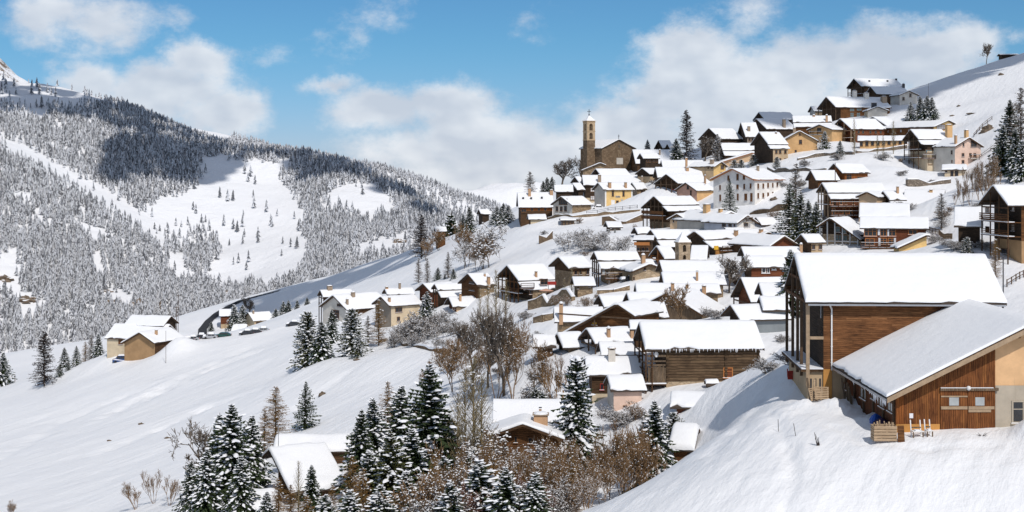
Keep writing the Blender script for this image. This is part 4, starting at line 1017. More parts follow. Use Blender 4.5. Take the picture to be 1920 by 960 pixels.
# single firs on the open meadows of the mountain
FIR_ME = []
for (V, T, Mi) in FIRS_SNOWY[:3] + FIRS_DARK[:3]:
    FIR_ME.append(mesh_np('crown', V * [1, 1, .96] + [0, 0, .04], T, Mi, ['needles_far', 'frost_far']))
tb = MB(); tb.cyl((0, 0), .02, -.06, .16, 6, 0, .014)
FIR_TRUNK = tb.build('trunk', 'bark').data
bpy.data.objects.remove(bpy.data.objects['trunk'])
LONE = [(10, 160), (12, 168), (4, 172), (26, 158), (18, 178), (30, 172), (12, 192), (3, 196), (60, 162), (69, 160), (74, 172), (59, 172), (89, 168), (96, 172), (104, 176), (68, 196), (92, 200), (78, 198),
        (470, 326), (465, 335), (459, 322), (478, 340), (412, 365), (437, 372), (427, 372), (350, 352), (367, 395), (362, 388), (352, 418), (378, 412), (340, 420), (330, 418), (420, 418), (437, 425), (430, 455), (445, 430), (455, 420), (456, 400), (458, 440), (455, 452), (484, 450), (484, 440), (520, 400), (508, 418), (552, 405), (530, 452), (545, 458), (557, 460), (405, 450), (438, 490), (466, 487), (462, 500), (447, 488), (528, 475), (510, 420), (476, 385), (500, 392), (560, 425), (475, 365),
        (680, 360), (650, 388), (655, 402), (668, 412), (690, 405), (705, 408), (725, 425), (640, 392), (635, 380), (745, 418), (710, 440), (740, 445), (760, 448),
        (150, 330), (175, 352), (210, 385), (290, 425), (315, 448)]
for i, (px, py) in enumerate(LONE):
    p = first_hit(mountain, px, py + 6, 1000, 2600, 500)
    h_ = rng.uniform(10, 19) * (p[1] / 2000)
    t = thing('fir_tree', 'small snow dusted fir standing alone on the open mountain meadow', 'tree', p, 'single firs on the open mountain meadow')
    a = rng.uniform(0, 6.28)
    for nm, me in (('trunk', FIR_TRUNK), ('crown', FIR_ME[i % len(FIR_ME)])):
        c = link(nm, me, t)
        c.scale = (h_, h_, h_)
        c.rotation_euler = (0, 0, a)


# ------------------------------------------------------------------ unseen clouds added overhead to cast shade on the crests and roofs
def unseen_shade_cloud(label, poly, fn, y0, y1, alt, r, n, seed):
    rg = np.random.default_rng(seed)
    xs_, ys_ = [p[0] for p in poly], [p[1] for p in poly]
    V, Q = [], []
    got = 0
    for _ in range(4000):
        px, py = rg.uniform(min(xs_), max(xs_)), rg.uniform(min(ys_), max(ys_))
        if not inside(poly, np.array([px]), np.array([py]))[0]:
            continue
        p = first_hit(fn, px, py, y0, y1, 260)
        c = p + SUN * ((alt - p[2]) / SUN[2]) + rg.normal(0, 1, 3) * (r * .2, r * .2, r * .4)
        rr = r * rg.uniform(.6, 1.2)
        b = len(V)
        nu, nv = 9, 6
        for j in range(nv):
            e = -math.pi / 2 + math.pi * j / (nv - 1)
            for i in range(nu):
                a = 2 * math.pi * i / nu
                f = rr * rg.uniform(.85, 1.15)
                V.append(c + np.array((f * math.cos(e) * math.cos(a), f * math.cos(e) * math.sin(a), .6 * f * math.sin(e))))
        for j in range(nv - 1):
            for i in range(nu):
                Q.append((b + j * nu + i, b + j * nu + (i + 1) % nu, b + (j + 1) * nu + (i + 1) % nu, b + (j + 1) * nu + i))
        got += 1
        if got >= n:
            break
    tag(link('cloud', mesh_np('cloud', np.array(V), np.array(Q), None, ['unseen_cloud_white'], True, 4)), label, None, None, 'stuff')


unseen_shade_cloud('unseen cloud added to shade the mountain crest', [(-60, 120), (100, 130), (200, 150), (330, 210), (480, 270), (540, 290), (572, 270), (640, 285), (760, 345), (870, 410), (840, 420), (740, 375), (660, 335), (600, 335), (550, 325), (520, 300), (440, 292), (430, 320), (380, 345), (300, 335), (230, 345), (180, 330), (205, 300), (225, 265), (200, 225), (120, 215), (-60, 200)], mountain, 1000, 2600, 1000.0, 22.0, 400, 1)
unseen_shade_cloud('unseen cloud added to shade the near ridge', [(430, 590), (470, 600), (560, 568), (640, 538), (720, 512), (790, 484), (800, 450), (760, 462), (690, 484), (600, 512), (520, 536), (440, 570)], ground_base, 250, 900, 420.0, 6.5, 190, 2)
unseen_shade_cloud('unseen cloud added to shade the upper slope', [(1700, 160), (1815, 126), (1930, 95), (1935, 108), (1835, 141), (1745, 176), (1705, 190)], ground_base, 250, 900, 420.0, 6.0, 220, 3)
unseen_shade_cloud('unseen cloud added to shade the roofs beside the church', [(1185, 290), (1210, 262), (1300, 262), (1330, 235), (1420, 200), (1500, 205), (1500, 232), (1425, 258), (1330, 268), (1290, 300), (1200, 312)], ground_base, 250, 900, 420.0, 7.5, 330, 4)
overcloud_top = [(1590, 140), (1705, 140), (1710, 200), (1660, 215), (1540, 225), (1545, 175)]
unseen_shade_cloud('unseen cloud added to shade the topmost chalets', overcloud_top, ground_base, 250, 900, 420.0, 7.0, 150, 5)


# ------------------------------------------------------------------ building the houses
def edge_samples(a, b, step, r):
    m = max(2, int((b - a - 2 * r) / step))
    return np.concatenate([[a, a + .25 * r, a + .6 * r], np.linspace(a + r, b - r, m + 1), [b - .6 * r, b - .25 * r, b]])


def snow_cover(prof, u0, u1, st, d, n, parent, seed, ov=.07, lump=.42, name='snow_cover'):
    """a rounded, slightly lumpy blanket of snow over a roof profile"""
    pv = np.array([p[0] for p in prof]); pz = np.array([p[1] for p in prof])
    a, b = pv[0] - ov, pv[-1] + ov
    r = min(st * .75, (b - a) * .3, (u1 - u0) * .3)
    V = edge_samples(a, b, max(.55, (b - a) / 22), r)
    U = edge_samples(u0 - ov, u1 + ov, max(.55, (u1 - u0) / 26), r)
    uu, vv = np.meshgrid(U, V, indexing='ij')
    sl0 = (pz[1] - pz[0]) / (pv[1] - pv[0]); sl1 = (pz[-1] - pz[-2]) / (pv[-1] - pv[-2])
    zs = lambda q: np.interp(q, pv, pz) + np.minimum(0, q - pv[0]) * sl0 + np.maximum(0, q - pv[-1]) * sl1
    k = .35
    base = (zs(vv - k) + zs(vv) + zs(vv + k)) / 3
    base = np.maximum(base, zs(vv) - st * .4) if len(prof) > 2 else zs(vv)
    e = np.minimum(np.minimum(uu - U[0], U[-1] - uu), np.minimum(vv - V[0], V[-1] - vv))
    t = np.sqrt(np.clip(1 - (1 - np.clip(e / r, 0, 1)) ** 2, 0, 1))
    th = st * (.30 + .70 * t) * (1 + lump * fbm(uu / 2.6 + seed * 7.1, vv / 2.0 + seed * 3.3, 3, seed) + lump * .35 * fbm(uu / .6, vv / .6, 2, seed + 5))
    zz = base + th
    wob = .10 * fbm(uu / .9 + seed, vv * 0 + seed, 2, seed + 2)
    er = (0.35 if lump < .3 else 1.0) * np.clip(fbm(uu / 1.7 + seed * 1.9, vv * 0 + 2.0 * seed, 3, seed + 9) - .12, 0, 1) * 1.1 * np.clip(1 - (vv - V[0]) / 1.2, 0, 1)
    vo = vv + er + np.where(vv <= V[0] + .3 * r, -np.abs(wob) * 1.3, 0) + np.where(vv >= V[-1] - .3 * r, np.abs(wob), 0)
    P = np.stack([uu * d[0] + vo * n[0], uu * d[1] + vo * n[1], zz], -1)
    nu, nv = len(U), len(V)
    bp = P.copy()
    zz = zz + er * sl0
    P[..., 2] = zz
    bp[..., 2] = np.minimum(zs(vo) + .012, zz - .02)
    verts = np.concatenate([P.reshape(-1, 3), bp.reshape(-1, 3)])
    i = np.arange(nu - 1)[:, None] * nv + np.arange(nv - 1)[None]
    f = [np.stack([i, i + nv, i + nv + 1, i + 1], -1).reshape(-1, 4)]
    o = nu * nv
    ring = np.concatenate([np.arange(nv), (np.arange(1, nu) * nv + nv - 1), ((nu - 1) * nv + np.arange(nv - 2, -1, -1)), (np.arange(nu - 2, -1, -1) * nv)])
    f.append(np.stack([ring[:-1], ring[1:], ring[1:] + o, ring[:-1] + o], -1))
    me = mesh_np(name, verts, np.concatenate(f), None, ['snow_roof'], True, 4)
    return link(name, me, parent)


class House:
    def __init__(s, h, idx):
        s.h = h
        g = h.get
        s.A, s.d, s.n, s.w, s.L, s.tp, s.zb = h['A'], h['d'], h['n'], h['w'], h['L'], h['tp'], h['zb']
        s.W = s.w + h['wb']
        s.seed = idx
        st, rt = g('st', .20 + .16 * ((idx * 37) % 10) / 9), .26
        s.st, s.rt = st, rt
        s.he, s.hr = h['ze'] - s.zb, h['zr'] - s.zb
        s.z0, s.zr = s.he - st, s.hr - st
        s.zk = s.zr - h['wb'] * s.tp
        s.prof = [(0, s.z0), (s.w, s.zr), (s.W, s.zk)]
        oe, og = g('oe', .5), g('og', .7)
        s.u0, s.u1 = og, max(s.L - g('ogr', .5), og + .5)
        s.v0, s.v1 = oe, max(s.W - oe, s.w + .05)
        s.vf = s.v0
        s.root = thing(h['name'], h['label'], h['cat'], (s.A[0], s.A[1], s.zb), VILLAGE)
        s.run()

    def mb(s):
        return MB(s.d, s.n)

    def zt(s, v):
        return float(np.interp(v, [p[0] for p in s.prof], [p[1] for p in s.prof])) - s.rt - .01

    # a pixel of the photograph on the plane of the front wall, the gable wall or the roof
    def on_front(s, px, py, v=None):
        v = s.vf if v is None else v
        r = np.array(((px - 960) / F, 1.0))
        t = (v + s.A[:2] @ s.n) / (r @ s.n)
        return (t * r - s.A[:2]) @ s.d, t * (HZ - py) / F - s.zb

    def on_gable(s, px, py, u=None):
        u = s.u0 if u is None else u
        r = np.array(((px - 960) / F, 1.0))
        t = (u + s.A[:2] @ s.d) / (r @ s.d)
        return (t * r - s.A[:2]) @ s.n, t * (HZ - py) / F - s.zb

    def on_roof(s, px, py):
        r = np.array(((px - 960) / F, 1.0))
        k = (HZ - py) / F - (r @ s.n) * s.tp
        t = (s.A[2] - s.A[:2] @ s.n * s.tp) / k if abs(k) > 1e-6 else -1
        u, v = (t * r - s.A[:2]) @ s.d, (t * r - s.A[:2]) @ s.n
        if t < 0 or v < -.3 or v > s.w or u < -.5 or u > s.L + .5:
            Yr = s.A[1] + s.w * .8 * s.n[1] + s.L * .4 * s.d[1]
            p = r * Yr - s.A[:2]
            u, v, t = np.clip(p @ s.d, .4, s.L - .4), s.w * .8, Yr
        return u, v, t

    def slab(s, m, side, plane, a0, a1, z0, z1, o0, o1, mi=0):
        """a box on a wall: side f (front) or g (gable), standing out from o0 to o1"""
        if side == 'f':
            m.box(a0, a1, plane - o1, plane - o0, z0, z1, mi)
        else:
            m.box(plane - o1, plane - o0, a0, a1, z0, z1, mi)

    def window(s, side, rect, frame, pane, name='window', plane=None):
        pl = (s.vf if side == 'f' else s.u0) if plane is None else plane
        q = s.on_front if side == 'f' else s.on_gable
        a, za = q(rect[0], rect[1], pl); b, zb_ = q(rect[2], rect[3], pl)
        a0, a1, z0, z1 = min(a, b), max(a, b), min(za, zb_), max(za, zb_)
        s.window_at(side, a0, a1, z0, z1, frame, pane, name, pl)

    def window_at(s, side, a0, a1, z0, z1, frame, pane, name='window', plane=None):
        pl = (s.vf if side == 'f' else s.u0) if plane is None else plane
        if a1 - a0 < .1 or z1 - z0 < .1 or a1 - a0 > 12:
            return
        fw = min(.12, (a1 - a0) * .16)
        m = s.mb()
        s.slab(m, side, pl, a0, a0 + fw, z0, z1, -.03, .075)
        s.slab(m, side, pl, a1 - fw, a1, z0, z1, -.03, .075)
        s.slab(m, side, pl, a0 + fw, a1 - fw, z0, z0 + fw, -.03, .075)
        s.slab(m, side, pl, a0 + fw, a1 - fw, z1 - fw, z1, -.03, .075)
        if name == 'window':
            k = max(1, int(round((a1 - a0) / .9)))
            for i in range(1, k + (1 if k > 1 else 0)):
                c = a0 + (a1 - a0) * i / max(2, k) if k == 1 else a0 + (a1 - a0) * i / k
                if i < k or k == 1:
                    s.slab(m, side, pl, c - fw * .35, c + fw * .35, z0 + fw, z1 - fw, .0, .055)
            if z1 - z0 > 1.2:
                c = z0 + (z1 - z0) * .62
                s.slab(m, side, pl, a0 + fw, a1 - fw, c - fw * .3, c + fw * .3, .0, .05)
            s.slab(m, side, pl, a0 - .08, a1 + .08, z0 - .09, z0 - .002, -.03, .16)
        f = m.build(name, frame, s.root)
        m = s.mb()
        s.slab(m, side, pl, a0 + fw - .01, a1 - fw + .01, z0 + fw - .01, z1 - fw + .01, -.02, .025)
        m.build('pane' if name == 'window' else 'door_leaf', pane, f)
        if name == 'window' and s.h['Y'] < 400 and s.h.get('sillsnow', True):
            m = s.mb()
            s.slab(m, side, pl, a0 - .07, a1 + .07, z0 - .001, z0 + .05, .08, .155)
            m.build('sill_snow', 'snow_clump', f)

    def chimney(s, px, yt, yb, wpx, mat):
        u, v, t = s.on_roof(px, yb)
        zt = (HZ - yt) / F * t - s.zb
        zs = s.zt(min(max(v, 0), s.W))
        hw = max(.16, wpx / F * t / 2)
        m = s.mb()
        z1 = max(zt, zs + 1.0)
        m.box(u - hw, u + hw, v - hw, v + hw, zs - .3, z1 - .22, 0)
        if hw > .22:
            m.box(u - hw * .96, u - hw * .5, v - hw * .9, v + hw * .9, z1 - .219, z1 - .05, 0)
            m.box(u + hw * .5, u + hw * .96, v - hw * .9, v + hw * .9, z1 - .219, z1 - .05, 0)
            m.box(u - hw * .49, u + hw * .49, v - hw * .7, v + hw * .7, z1 - .215, z1 - .06, 1)
        m.box(u - hw * 1.18, u + hw * 1.18, v - hw * 1.18, v + hw * 1.18, z1 - .049, z1 + .03, 2 if hw > .22 else 1)
        if wpx / F * t > .45:
            k = 8
            cr = [(u + hw * 1.1 * math.cos(i * 2 * math.pi / k), v + hw * 1.1 * math.sin(i * 2 * math.pi / k)) for i in range(k)]
            sn = .16 + .10 * (s.seed % 3)
            for i in range(k):
                a, b = cr[i], cr[(i + 1) % k]
                m.poly([(*a, z1 + .031), (*b, z1 + .031), (u + (b[0] - u) * .7, v + (b[1] - v) * .7, z1 + .03 + sn * .8), (u + (a[0] - u) * .7, v + (a[1] - v) * .7, z1 + .03 + sn * .8)], 3)
                m.poly([(u + (a[0] - u) * .7, v + (a[1] - v) * .7, z1 + .03 + sn * .8), (u + (b[0] - u) * .7, v + (b[1] - v) * .7, z1 + .03 + sn * .8), (u, v, z1 + .03 + sn)], 3)
        m.build('chimney', (mat, 'metal_dark', 'chimney_stone', 'snow_clump'), s.roof)

    def balcony(s, side, a0, a1, z, depth, plane, mat='wood_brown', rail='wood_dark', rows=3):
        m = s.mb()
        s.slab(m, side, plane, a0, a1, z - .16, z, -.1, depth)
        dk = m.build('balcony', mat, s.root)
        m = s.mb()
        for i in range(rows):
            zz = z + .25 + .8 * i / max(1, rows - 1)
            s.slab(m, side, plane, a0, a1, zz - .07, zz + .05, depth - .07, depth)
        k = max(2, int((a1 - a0) / 1.6) + 1)
        for i in range(k):
            c = a0 + (a1 - a0) * i / (k - 1)
            s.slab(m, side, plane, c - .06, c + .06, z, z + 1.1, depth - .12, depth + .012)
        m.build('railing', rail, dk)
        m = s.mb()
        s.slab(m, side, plane, a0 + .05, a1 - .05, z + 1.11, z + 1.17, depth - .11, depth + .01)
        s.slab(m, side, plane, a0 + .05, a1 - .05, z + .002, z + .14, depth * .45, depth - .13)
        m.build('balcony_snow', 'snow_clump', dk)

    def run(s):
        h, g = s.h, s.h.get
        u0, u1, v0, v1, w, W = s.u0, s.u1, s.v0, s.v1, s.w, s.W
        fm, gm, lm, sh = h['fm'], h['gm'], g('lm'), g('sh')
        low = -6.0
        zt = s.zt
        top = [(v1, zt(v1)), (w, zt(w)), (v0, zt(v0))] if v1 > w + .06 else [(v1, zt(v1)), (v0, zt(v0))]
        # walls
        if sh is not None:
            m = s.mb()
            m.box(u0 + .05, u1 - .05, v0 + .05, v1 - .05, low, sh, 0)
            m.build('wall', lm, s.root)
            m = s.mb()
            m.prism([(v0, sh + .001), (v1, sh + .001)] + top, u0, u1, 0, 1)
            m.build('upper_wall', (fm, gm), s.root)
        else:
            m = s.mb()
            if g('annex'):
                s.annex_walls(low)
            else:
                m.prism([(v0, low), (v1, low)] + top, u0, u1, 0, 1)
                m.build('wall', (fm, gm), s.root)
        # roof and its snow
        m = s.mb()
        m.prism(s.prof + [(W, s.zk - s.rt), (w, s.zr - s.rt), (0, s.z0 - s.rt)], 0, s.L, 0, 0)
        s.roof = m.build('roof', g('roofm', 'roof_slab'), s.root)
        snow_cover(s.prof, 0, s.L, s.st, s.d, s.n, s.roof, s.seed, .05 if g('annex') else .07, g('lump', .42))
        if h['Y'] < 420:
            fmn = g('fascia', g('roofm', 'wood_dark'))
            for ua, ub in ((-.05, -.004), (s.L + .004, s.L + .05)):
                m = s.mb()
                lo_, hi_ = [(v, z - s.rt - .06) for v, z in s.prof], [(v, z - .02) for v, z in s.prof]
                m.prism(lo_ + hi_[::-1], ua, ub, 0, 0)
                m.build('bargeboard', fmn, s.roof)
        # a second, lower roof in front
        if g('lean'):
            run = g('lean')
            za = s.z0 - s.rt - .10
            zl = za - run * s.tp
            lp = [(v0 - run, zl), (v0 - .002, za)]
            m = s.mb()
            m.prism(lp + [(v0 - .002, za - .16), (v0 - run, zl - .16)], .15, s.L - .1, 0, 0)
            lr = m.build('lower_roof', 'roof_slab', s.root)
            snow_cover(lp, .15, s.L - .1, .3, s.d, s.n, lr, s.seed + 500)
            s.vf = v0 - run + .45
            m = s.mb()
            zz = zl + .45 * s.tp - .17
            m.prism([(s.vf, low), (v0 - .003, low), (v0 - .003, za - .18), (s.vf, zz)], u0 + .02, u1 - .02, 0, 1)
            m.build('front_wall', (fm if sh is None or zz > sh + 1 else lm, gm), s.root)
            if sh is not None:
                m = s.mb()
                m.box(u0 + .0, u1 - .0, s.vf - .04, v0 - .06, low, sh, 0)
                m.build('base_wall', lm, s.root)
        # open timber frame in front of the gable
        if g('porch') and not g('bigbarn'):
            k = g('porch')
            pm = g('post', 'beam_dark')
            r = .11 if h['Y'] > 250 else .09
            for i in range(k):
                v = v0 + .15 + (v1 - v0 - .3) * i / (k - 1)
                m = s.mb()
                m.box(.3 - r, .3 + r, v - r, v + r, low, zt(v) + .005, 0)
                m.build('post', pm, s.root)
            lv = [z for z in ((s.z0 - .5), (s.z0 - 2.9), (s.z0 - 5.3)) if z > 1.5 or z > s.z0 - 1]
            m = s.mb()
            for z in lv:
                m.box(.3 - r * .8, .3 + r * .8, v0, v1, z - .12, z + .1, 0)
            m.build('tie_beam', pm, s.root)
            for z in lv[1:]:
                m = s.mb()
                m.box(.12, u0 - .005, v0 + .02, v1 - .02, z - .14, z - .02, 0)
                dk = m.build('gallery', 'wood_brown', s.root)
                m = s.mb()
                for q in (.35, .65, .95):
                    m.box(.14, .2, v0, v1, z + q - .06, z + q + .06, 0)
                m.build('railing', 'wood_brown', dk)
                m = s.mb()
                m.box(.13, u0 * .55, v0 + .05, v1 - .05, z - .018, z + .09, 0)
                m.build('gallery_snow', 'snow_clump', dk)
            m = s.mb()
            for f in (.12, .5, .88):
                v = w * f * 2 if f < .5 else (w if f == .5 else w + h['wb'] * (f - .5) * 2)
                m.box(.1, u0 - .004, v - .1, v + .1, zt(v) - .22, zt(v) - .004, 0)
            m.build('purlin', pm, s.root)
        for lo, hi in g('rails', []):
            m = s.mb()
            zl, zh = s.on_gable(h['an'][0], lo, .2)[1], s.on_gable(h['an'][0], hi, .2)[1]
            for i in range(4):
                z = zl + (zh - zl) * (i + .5) / 4
                m.box(.02, .12, 0.1, W - .1, z - .1, z + .1, 0)
            m.build('gallery_boards', 'wood_brown', s.root)
        # openings
        fr, pn = g('frame', 'frame_wood'), g('pane', 'glass_dark')
        for r in g('fw', []):
            s.window('f', r, fr, pn)
        for r in g('gw', []):
            s.window('g', r, fr, pn)
        for r in g('shut', []):
            s.window('f', r, 'white_paint', 'white_paint', 'shutter')
        for r in g('curtains', []):
            a, za = s.on_front(r[0], r[1]); b, zb_ = s.on_front(r[2], r[3])
            m = s.mb()
            s.slab(m, 'f', s.vf, a, b, zb_, za, .08, .14)
            m.build('curtain', 'curtain_white', s.root)
        if g('aw'):
            nc, nr, ww, wh = g('aw')
            for j in range(nr):
                for i in range(nc):
                    c = u0 + (u1 - u0) * (i + .5 + .16 * math.sin(i * 2.3 + s.seed)) / nc
                    z = (zt(v0) if s.vf == v0 else zt(v0) - .6 - (v0 - s.vf) * s.tp) - 1.0 - j * 2.5
                    s.window_at('f', c - ww / 2, c + ww / 2, z - wh / 2, z + wh / 2, fr, pn)
        for py, f0, f1 in g('fb', []):
            z = (HZ - py) / F * (s.A[1] + s.vf * s.n[1]) - s.zb
            s.balcony('f', f0 * s.L, f1 * s.L, z, 1.1, s.vf)
        for x0, x1, py in g('gb', []):
            a, z = s.on_gable(x0, py); b, _ = s.on_gable(x1, py)
            s.balcony('g', min(a, b), max(a, b), z, 1.1, s.u0, 'concrete')
        if g('panel'):
            x0, y0, x1, y1, pm = g('panel')
            a, za = s.on_front(x0, y0, s.vf - 1.0); b, zb_ = s.on_front(x1, y1, s.vf - 1.0)
            m = s.mb()
            s.slab(m, 'f', s.vf, a, b, zb_, za, .95, 1.03)
            m.build('balcony_panel', pm, s.root)
        for c in g('chim', []):
            s.chimney(*c)
        for px, py in g('vents', []):
            u, v, t = s.on_roof(px, py)
            zz = s.zt(v) + s.st + .1
            m = s.mb()
            m.box(u - .3, u + .3, v - .3, v + .3, zz - .3, zz + .75, 0)
            m.build('roof_vent', 'metal_dark', s.roof)
        if g('quoins'):
            m = s.mb()
            for a in (u0 + .01, u1 - .51):
                m = s.mb()
                m.box(a, a + .5, v0 - .03, v0 - .002, low, zt(v0) - .15, 0)
                m.build('corner_band', g('quoins'), s.root)
        for key in ('facade', 'logbarn', 'bigbarn', 'annex'):
            if g(key):
                getattr(s, key)()
        if g('icicle'):
            m = s.mb()
            r_ = random.Random(5)
            u = 2.2
            while u < s.L - .3:
                ln = r_.uniform(.05, .38)
                m.bar((u, -.06, s.z0 - s.rt + .25), (u, -.05, s.z0 - s.rt - ln + .1), .055, 0, .008)
                u += r_.uniform(.10, .55)
            m.build('icicle_fringe', 'snow_clump', s.roof)

    # the yellow house: a name board, a letter box, a lamp
    def facade(s):
        a, z = s.on_front(1154, 370.5); b, z2 = s.on_front(1163, 367)
        m = s.mb()
        s.slab(m, 'f', s.vf, a, b, z, z2, .01, .05)
        bd = m.build('name_board', 'plaster_grey', s.root)
        m = s.mb()
        for i, (f0, f1, k) in enumerate([(.05, .17, .6), (.24, .30, .9), (.34, .5, .5), (.55, .72, .8), (.78, .95, .6)]):
            s.slab(m, 'f', s.vf, a + (b - a) * f0, a + (b - a) * f1, z + (z2 - z) * .15, z + (z2 - z) * (.15 + .75 * k), .051, .07)
        m.build('worn_lettering', 'metal_dark', bd)
        a, z = s.on_front(1165.5, 384); b, z2 = s.on_front(1171, 378.5)
        m = s.mb()
        s.slab(m, 'f', s.vf, a, b, z, z2, .01, .4)
        m.build('letter_box', 'yellow_box', s.root)
        a, z = s.on_front(1164.5, 376.5); b, z2 = s.on_front(1167.5, 373.5)
        m = s.mb()
        s.slab(m, 'f', s.vf, a, b, z, z2, .01, .12)
        m.build('round_plate', 'glass_pale', s.root)

    def logbarn(s):
        u0, u1, v0, v1 = s.u0, s.u1, s.v0, s.v1
        sh = s.h['sh']
        for uc in (u0 + .15, u0 + (u1 - u0) * .64, u1 - .12):
            m = s.mb()
            z = sh + .04
            i = 0
            while z < s.zt(v0) - .2:
                if i % 2 == 0:
                    m.box(uc - .17, uc + .17, v0 - .20 - .06 * math.sin(i * 2.1 + uc), v0 - .002, z, z + .34, 0)
                else:
                    m.box(uc - .11, uc + .11, v0 - .11 - .03 * math.sin(i * 1.3), v0 - .002, z, z + .34, 0)
                z += .36
                i += 1
            m.build('log_ends', 'wood_log', s.root)
        a, b = .35, u0 - .05
        m = s.mb()
        for z, t in ((.25, .1), (.36, .08), (.5, .12), (.62, .1), (.78, .13), (.92, .1)):
            zz = sh + (s.zt(v0) - sh) * z
            if z > .45:
                m.box(a, b, v0 - .08, v0 + .06, zz - t, zz + t, 0)
        m.build('gallery_rails', 'wood_grey_v', s.root)
        m = s.mb()
        u = a + .05
        r_ = random.Random(3)
        while u < b - .12:
            wd = r_.uniform(.13, .24)
            m.box(u, u + wd - .02, v0 - .10, v0 - .05 + r_.uniform(0, .03), sh - .25, sh + (s.zt(v0) - sh) * r_.uniform(.42, .47), 0)
            u += wd
        m.build('gallery_boards', 'wood_grey_v', s.root)
        for u, v in ((.12, .3), (.9, .2), (.1, 3.2), (.1, 6.2), (.1, s.W - .5)):
            m = s.mb()
            m.box(u - .09, u + .09, v - .09, v + .09, -5, s.zt(v) - .0, 0)
            m.build('post', 'wood_dark', s.root)
        m = s.mb()
        m.box(-.15, u0 - .01, v0 - .4, v1, sh - .42, sh - .26, 0)
        dk = m.build('gallery_deck', 'wood_dark', s.root)
        m = s.mb()
        m.box(-.12, u0 - .02, v0 - .38, v0 + 1.2, sh - .258, sh - .12, 0)
        m.build('deck_snow', 'snow_clump', dk)
        m = s.mb()
        for z in (.3, .55, .8):
            zz = sh + (s.zt(v0) - sh) * z
            m.box(.02, .1, v0, v1, zz - .09, zz + .09, 0)
        m.build('side_rails', 'wood_dark', s.root)
        s.window('f', (1356, 689, 1374, 708), 'frame_orange', 'wood_red')
        # satellite dish on the gallery
        uc, zc = s.on_front(1230, 664)
        m = s.mb()
        seg = 14
        pts = [(uc + .26 * math.cos(2 * math.pi * i / seg), v0 - .34, zc + .36 * math.sin(2 * math.pi * i / seg)) for i in range(seg)]
        for i in range(seg):
            m.poly([pts[i], pts[(i + 1) % seg], (uc, v0 - .22, zc)], 0)
        m.bar((uc, v0 - .24, zc), (uc + .1, v0 - .02, zc - .35), .03, 0)
        m.build('satellite_dish', 'metal_grey', s.root)
        # loose boards leaning on the stone base
        for i in range(9):
            m = s.mb()
            u = u0 + 5.2 + i * .36
            m.hexa([(u, v0 - .55, -1.2), (u + .28, v0 - .55, -1.2), (u + .28, v0 - .48, -1.2), (u, v0 - .48, -1.2), (u, v0 - .18, sh - .05 - .1 * (i % 3)), (u + .28, v0 - .18, sh - .05 - .1 * (i % 3)), (u + .28, v0 - .12, sh - .05 - .1 * (i % 3)), (u, v0 - .12, sh - .05 - .1 * (i % 3))], 0)
            m.build('base_board', 'wood_grey_v' if i % 2 else 'wood_orange', s.root)

    def bigbarn(s):
        u0, u1, v0, v1, L = s.u0, s.u1, s.v0, s.v1, s.L
        low = -6.0
        za = s.on_front(1550, 692)[1]         # foot of the boards
        zt0 = s.zt(v0)
        ub = s.on_front(1757, 600)[0]
        m = s.mb()
        m.box(u0 - .02, ub, v0 - .05, v0 - .003, za, zt0 - .02, 0)
        m.build('board_cladding', 'wood_barn', s.root)
        m = s.mb()
        m.box(ub + .005, u1 + .02, v0 - .06, v0 - .003, za - .5, zt0 - .02, 0)
        m.build('plank_cladding', 'wood_barn_v', s.root)
        m = s.mb()
        m.box(u0 - .04, u0 + .75, v0 - .10, v0 - .004, low, za - .003, 0)
        m.box(u0 + .76, u1, v0 - .03, v0 - .004, low, za - .003, 1)
        m.build('corner_pier', ('plaster_ochre', 'plaster_tan'), s.root)
        # masonry under the porch
        m = s.mb()
        m.box(.35, u0 - .05, v0 + .1, v1 - .1, low, za - .25, 0)
        m.build('porch_base', 'plaster_tan', s.root)
        m = s.mb()
        for i in range(3):
            c = .52 + i * .42
            m.box(c, c + .16, v0 + .07, v0 + .12, za - 3.0, za - .9, 0)
        m.build('porch_slit', 'metal_dark', s.root)
        m = s.mb()
        m.box(-.35, u0 - .04, v0 - .15, v1, za - .24, za - .02, 0)
        dk = m.build('porch_deck', 'wood_dark', s.root)
        m = s.mb()
        m.box(-.3, u0 - .05, v0 - .12, v1 - .1, za - .018, za + .10, 0)
        m.build('deck_snow', 'snow_clump', dk)
        for i, v in enumerate((v0 - .03, v0 + 2.6, v0 + 5.0, v0 + 8.2, v1 - .3)):
            m = s.mb()
            r = .16 if i == 0 else .13
            uu = .28 if i == 0 else .1
            m.box(uu - r, uu + r, v - r, v + r, za - 1.6 if i == 0 else za - 1.0, s.zt(min(max(v, .1), s.W - .1)) - .002, 0)
            m.build('post', 'beam_light' if i == 0 else 'beam_dark', s.root)
        m = s.mb()
        z = zt0 - 1.9 - 1.7
        m.box(.2, u0 - .01, v0 - .12, v0 + .1, z - .13, z + .13, 0)
        m.build('brace_beam', 'beam_light', s.root)
        m = s.mb()
        for v in (v0 + .4, s.w * .5, s.w, s.w * 1.5, v1 - .4):
            zz = s.zt(v)
            m.box(.05, u0 - .01, v - .14, v + .14, zz - .3, zz - .003, 0)
        m.box(.0, .22, v0, v1, zt0 - .35, zt0 - .05, 0)
        m.box(.0, .22, s.w * .45, s.w * 1.55, zt0 + 1.5, zt0 + 1.75, 0)
        m.build('purlin', 'wood_brown', s.root)
        m = s.mb()
        s.slab(m, 'g', u0, v0 + 1.2, v0 + 1.45, zt0 - 1.9, zt0 - .6, .01, .05)
        m.build('gable_slit', 'curtain_white', s.root)
        # gutter and downpipe
        m = s.mb()
        m.box(.2, L - .1, -.16, -.02, s.z0 - s.rt - .12, s.z0 - s.rt + .03, 0)
        m.build('gutter', 'metal_grey', s.roof)
        ud = s.on_front(1559, 600)[0]
        m = s.mb()
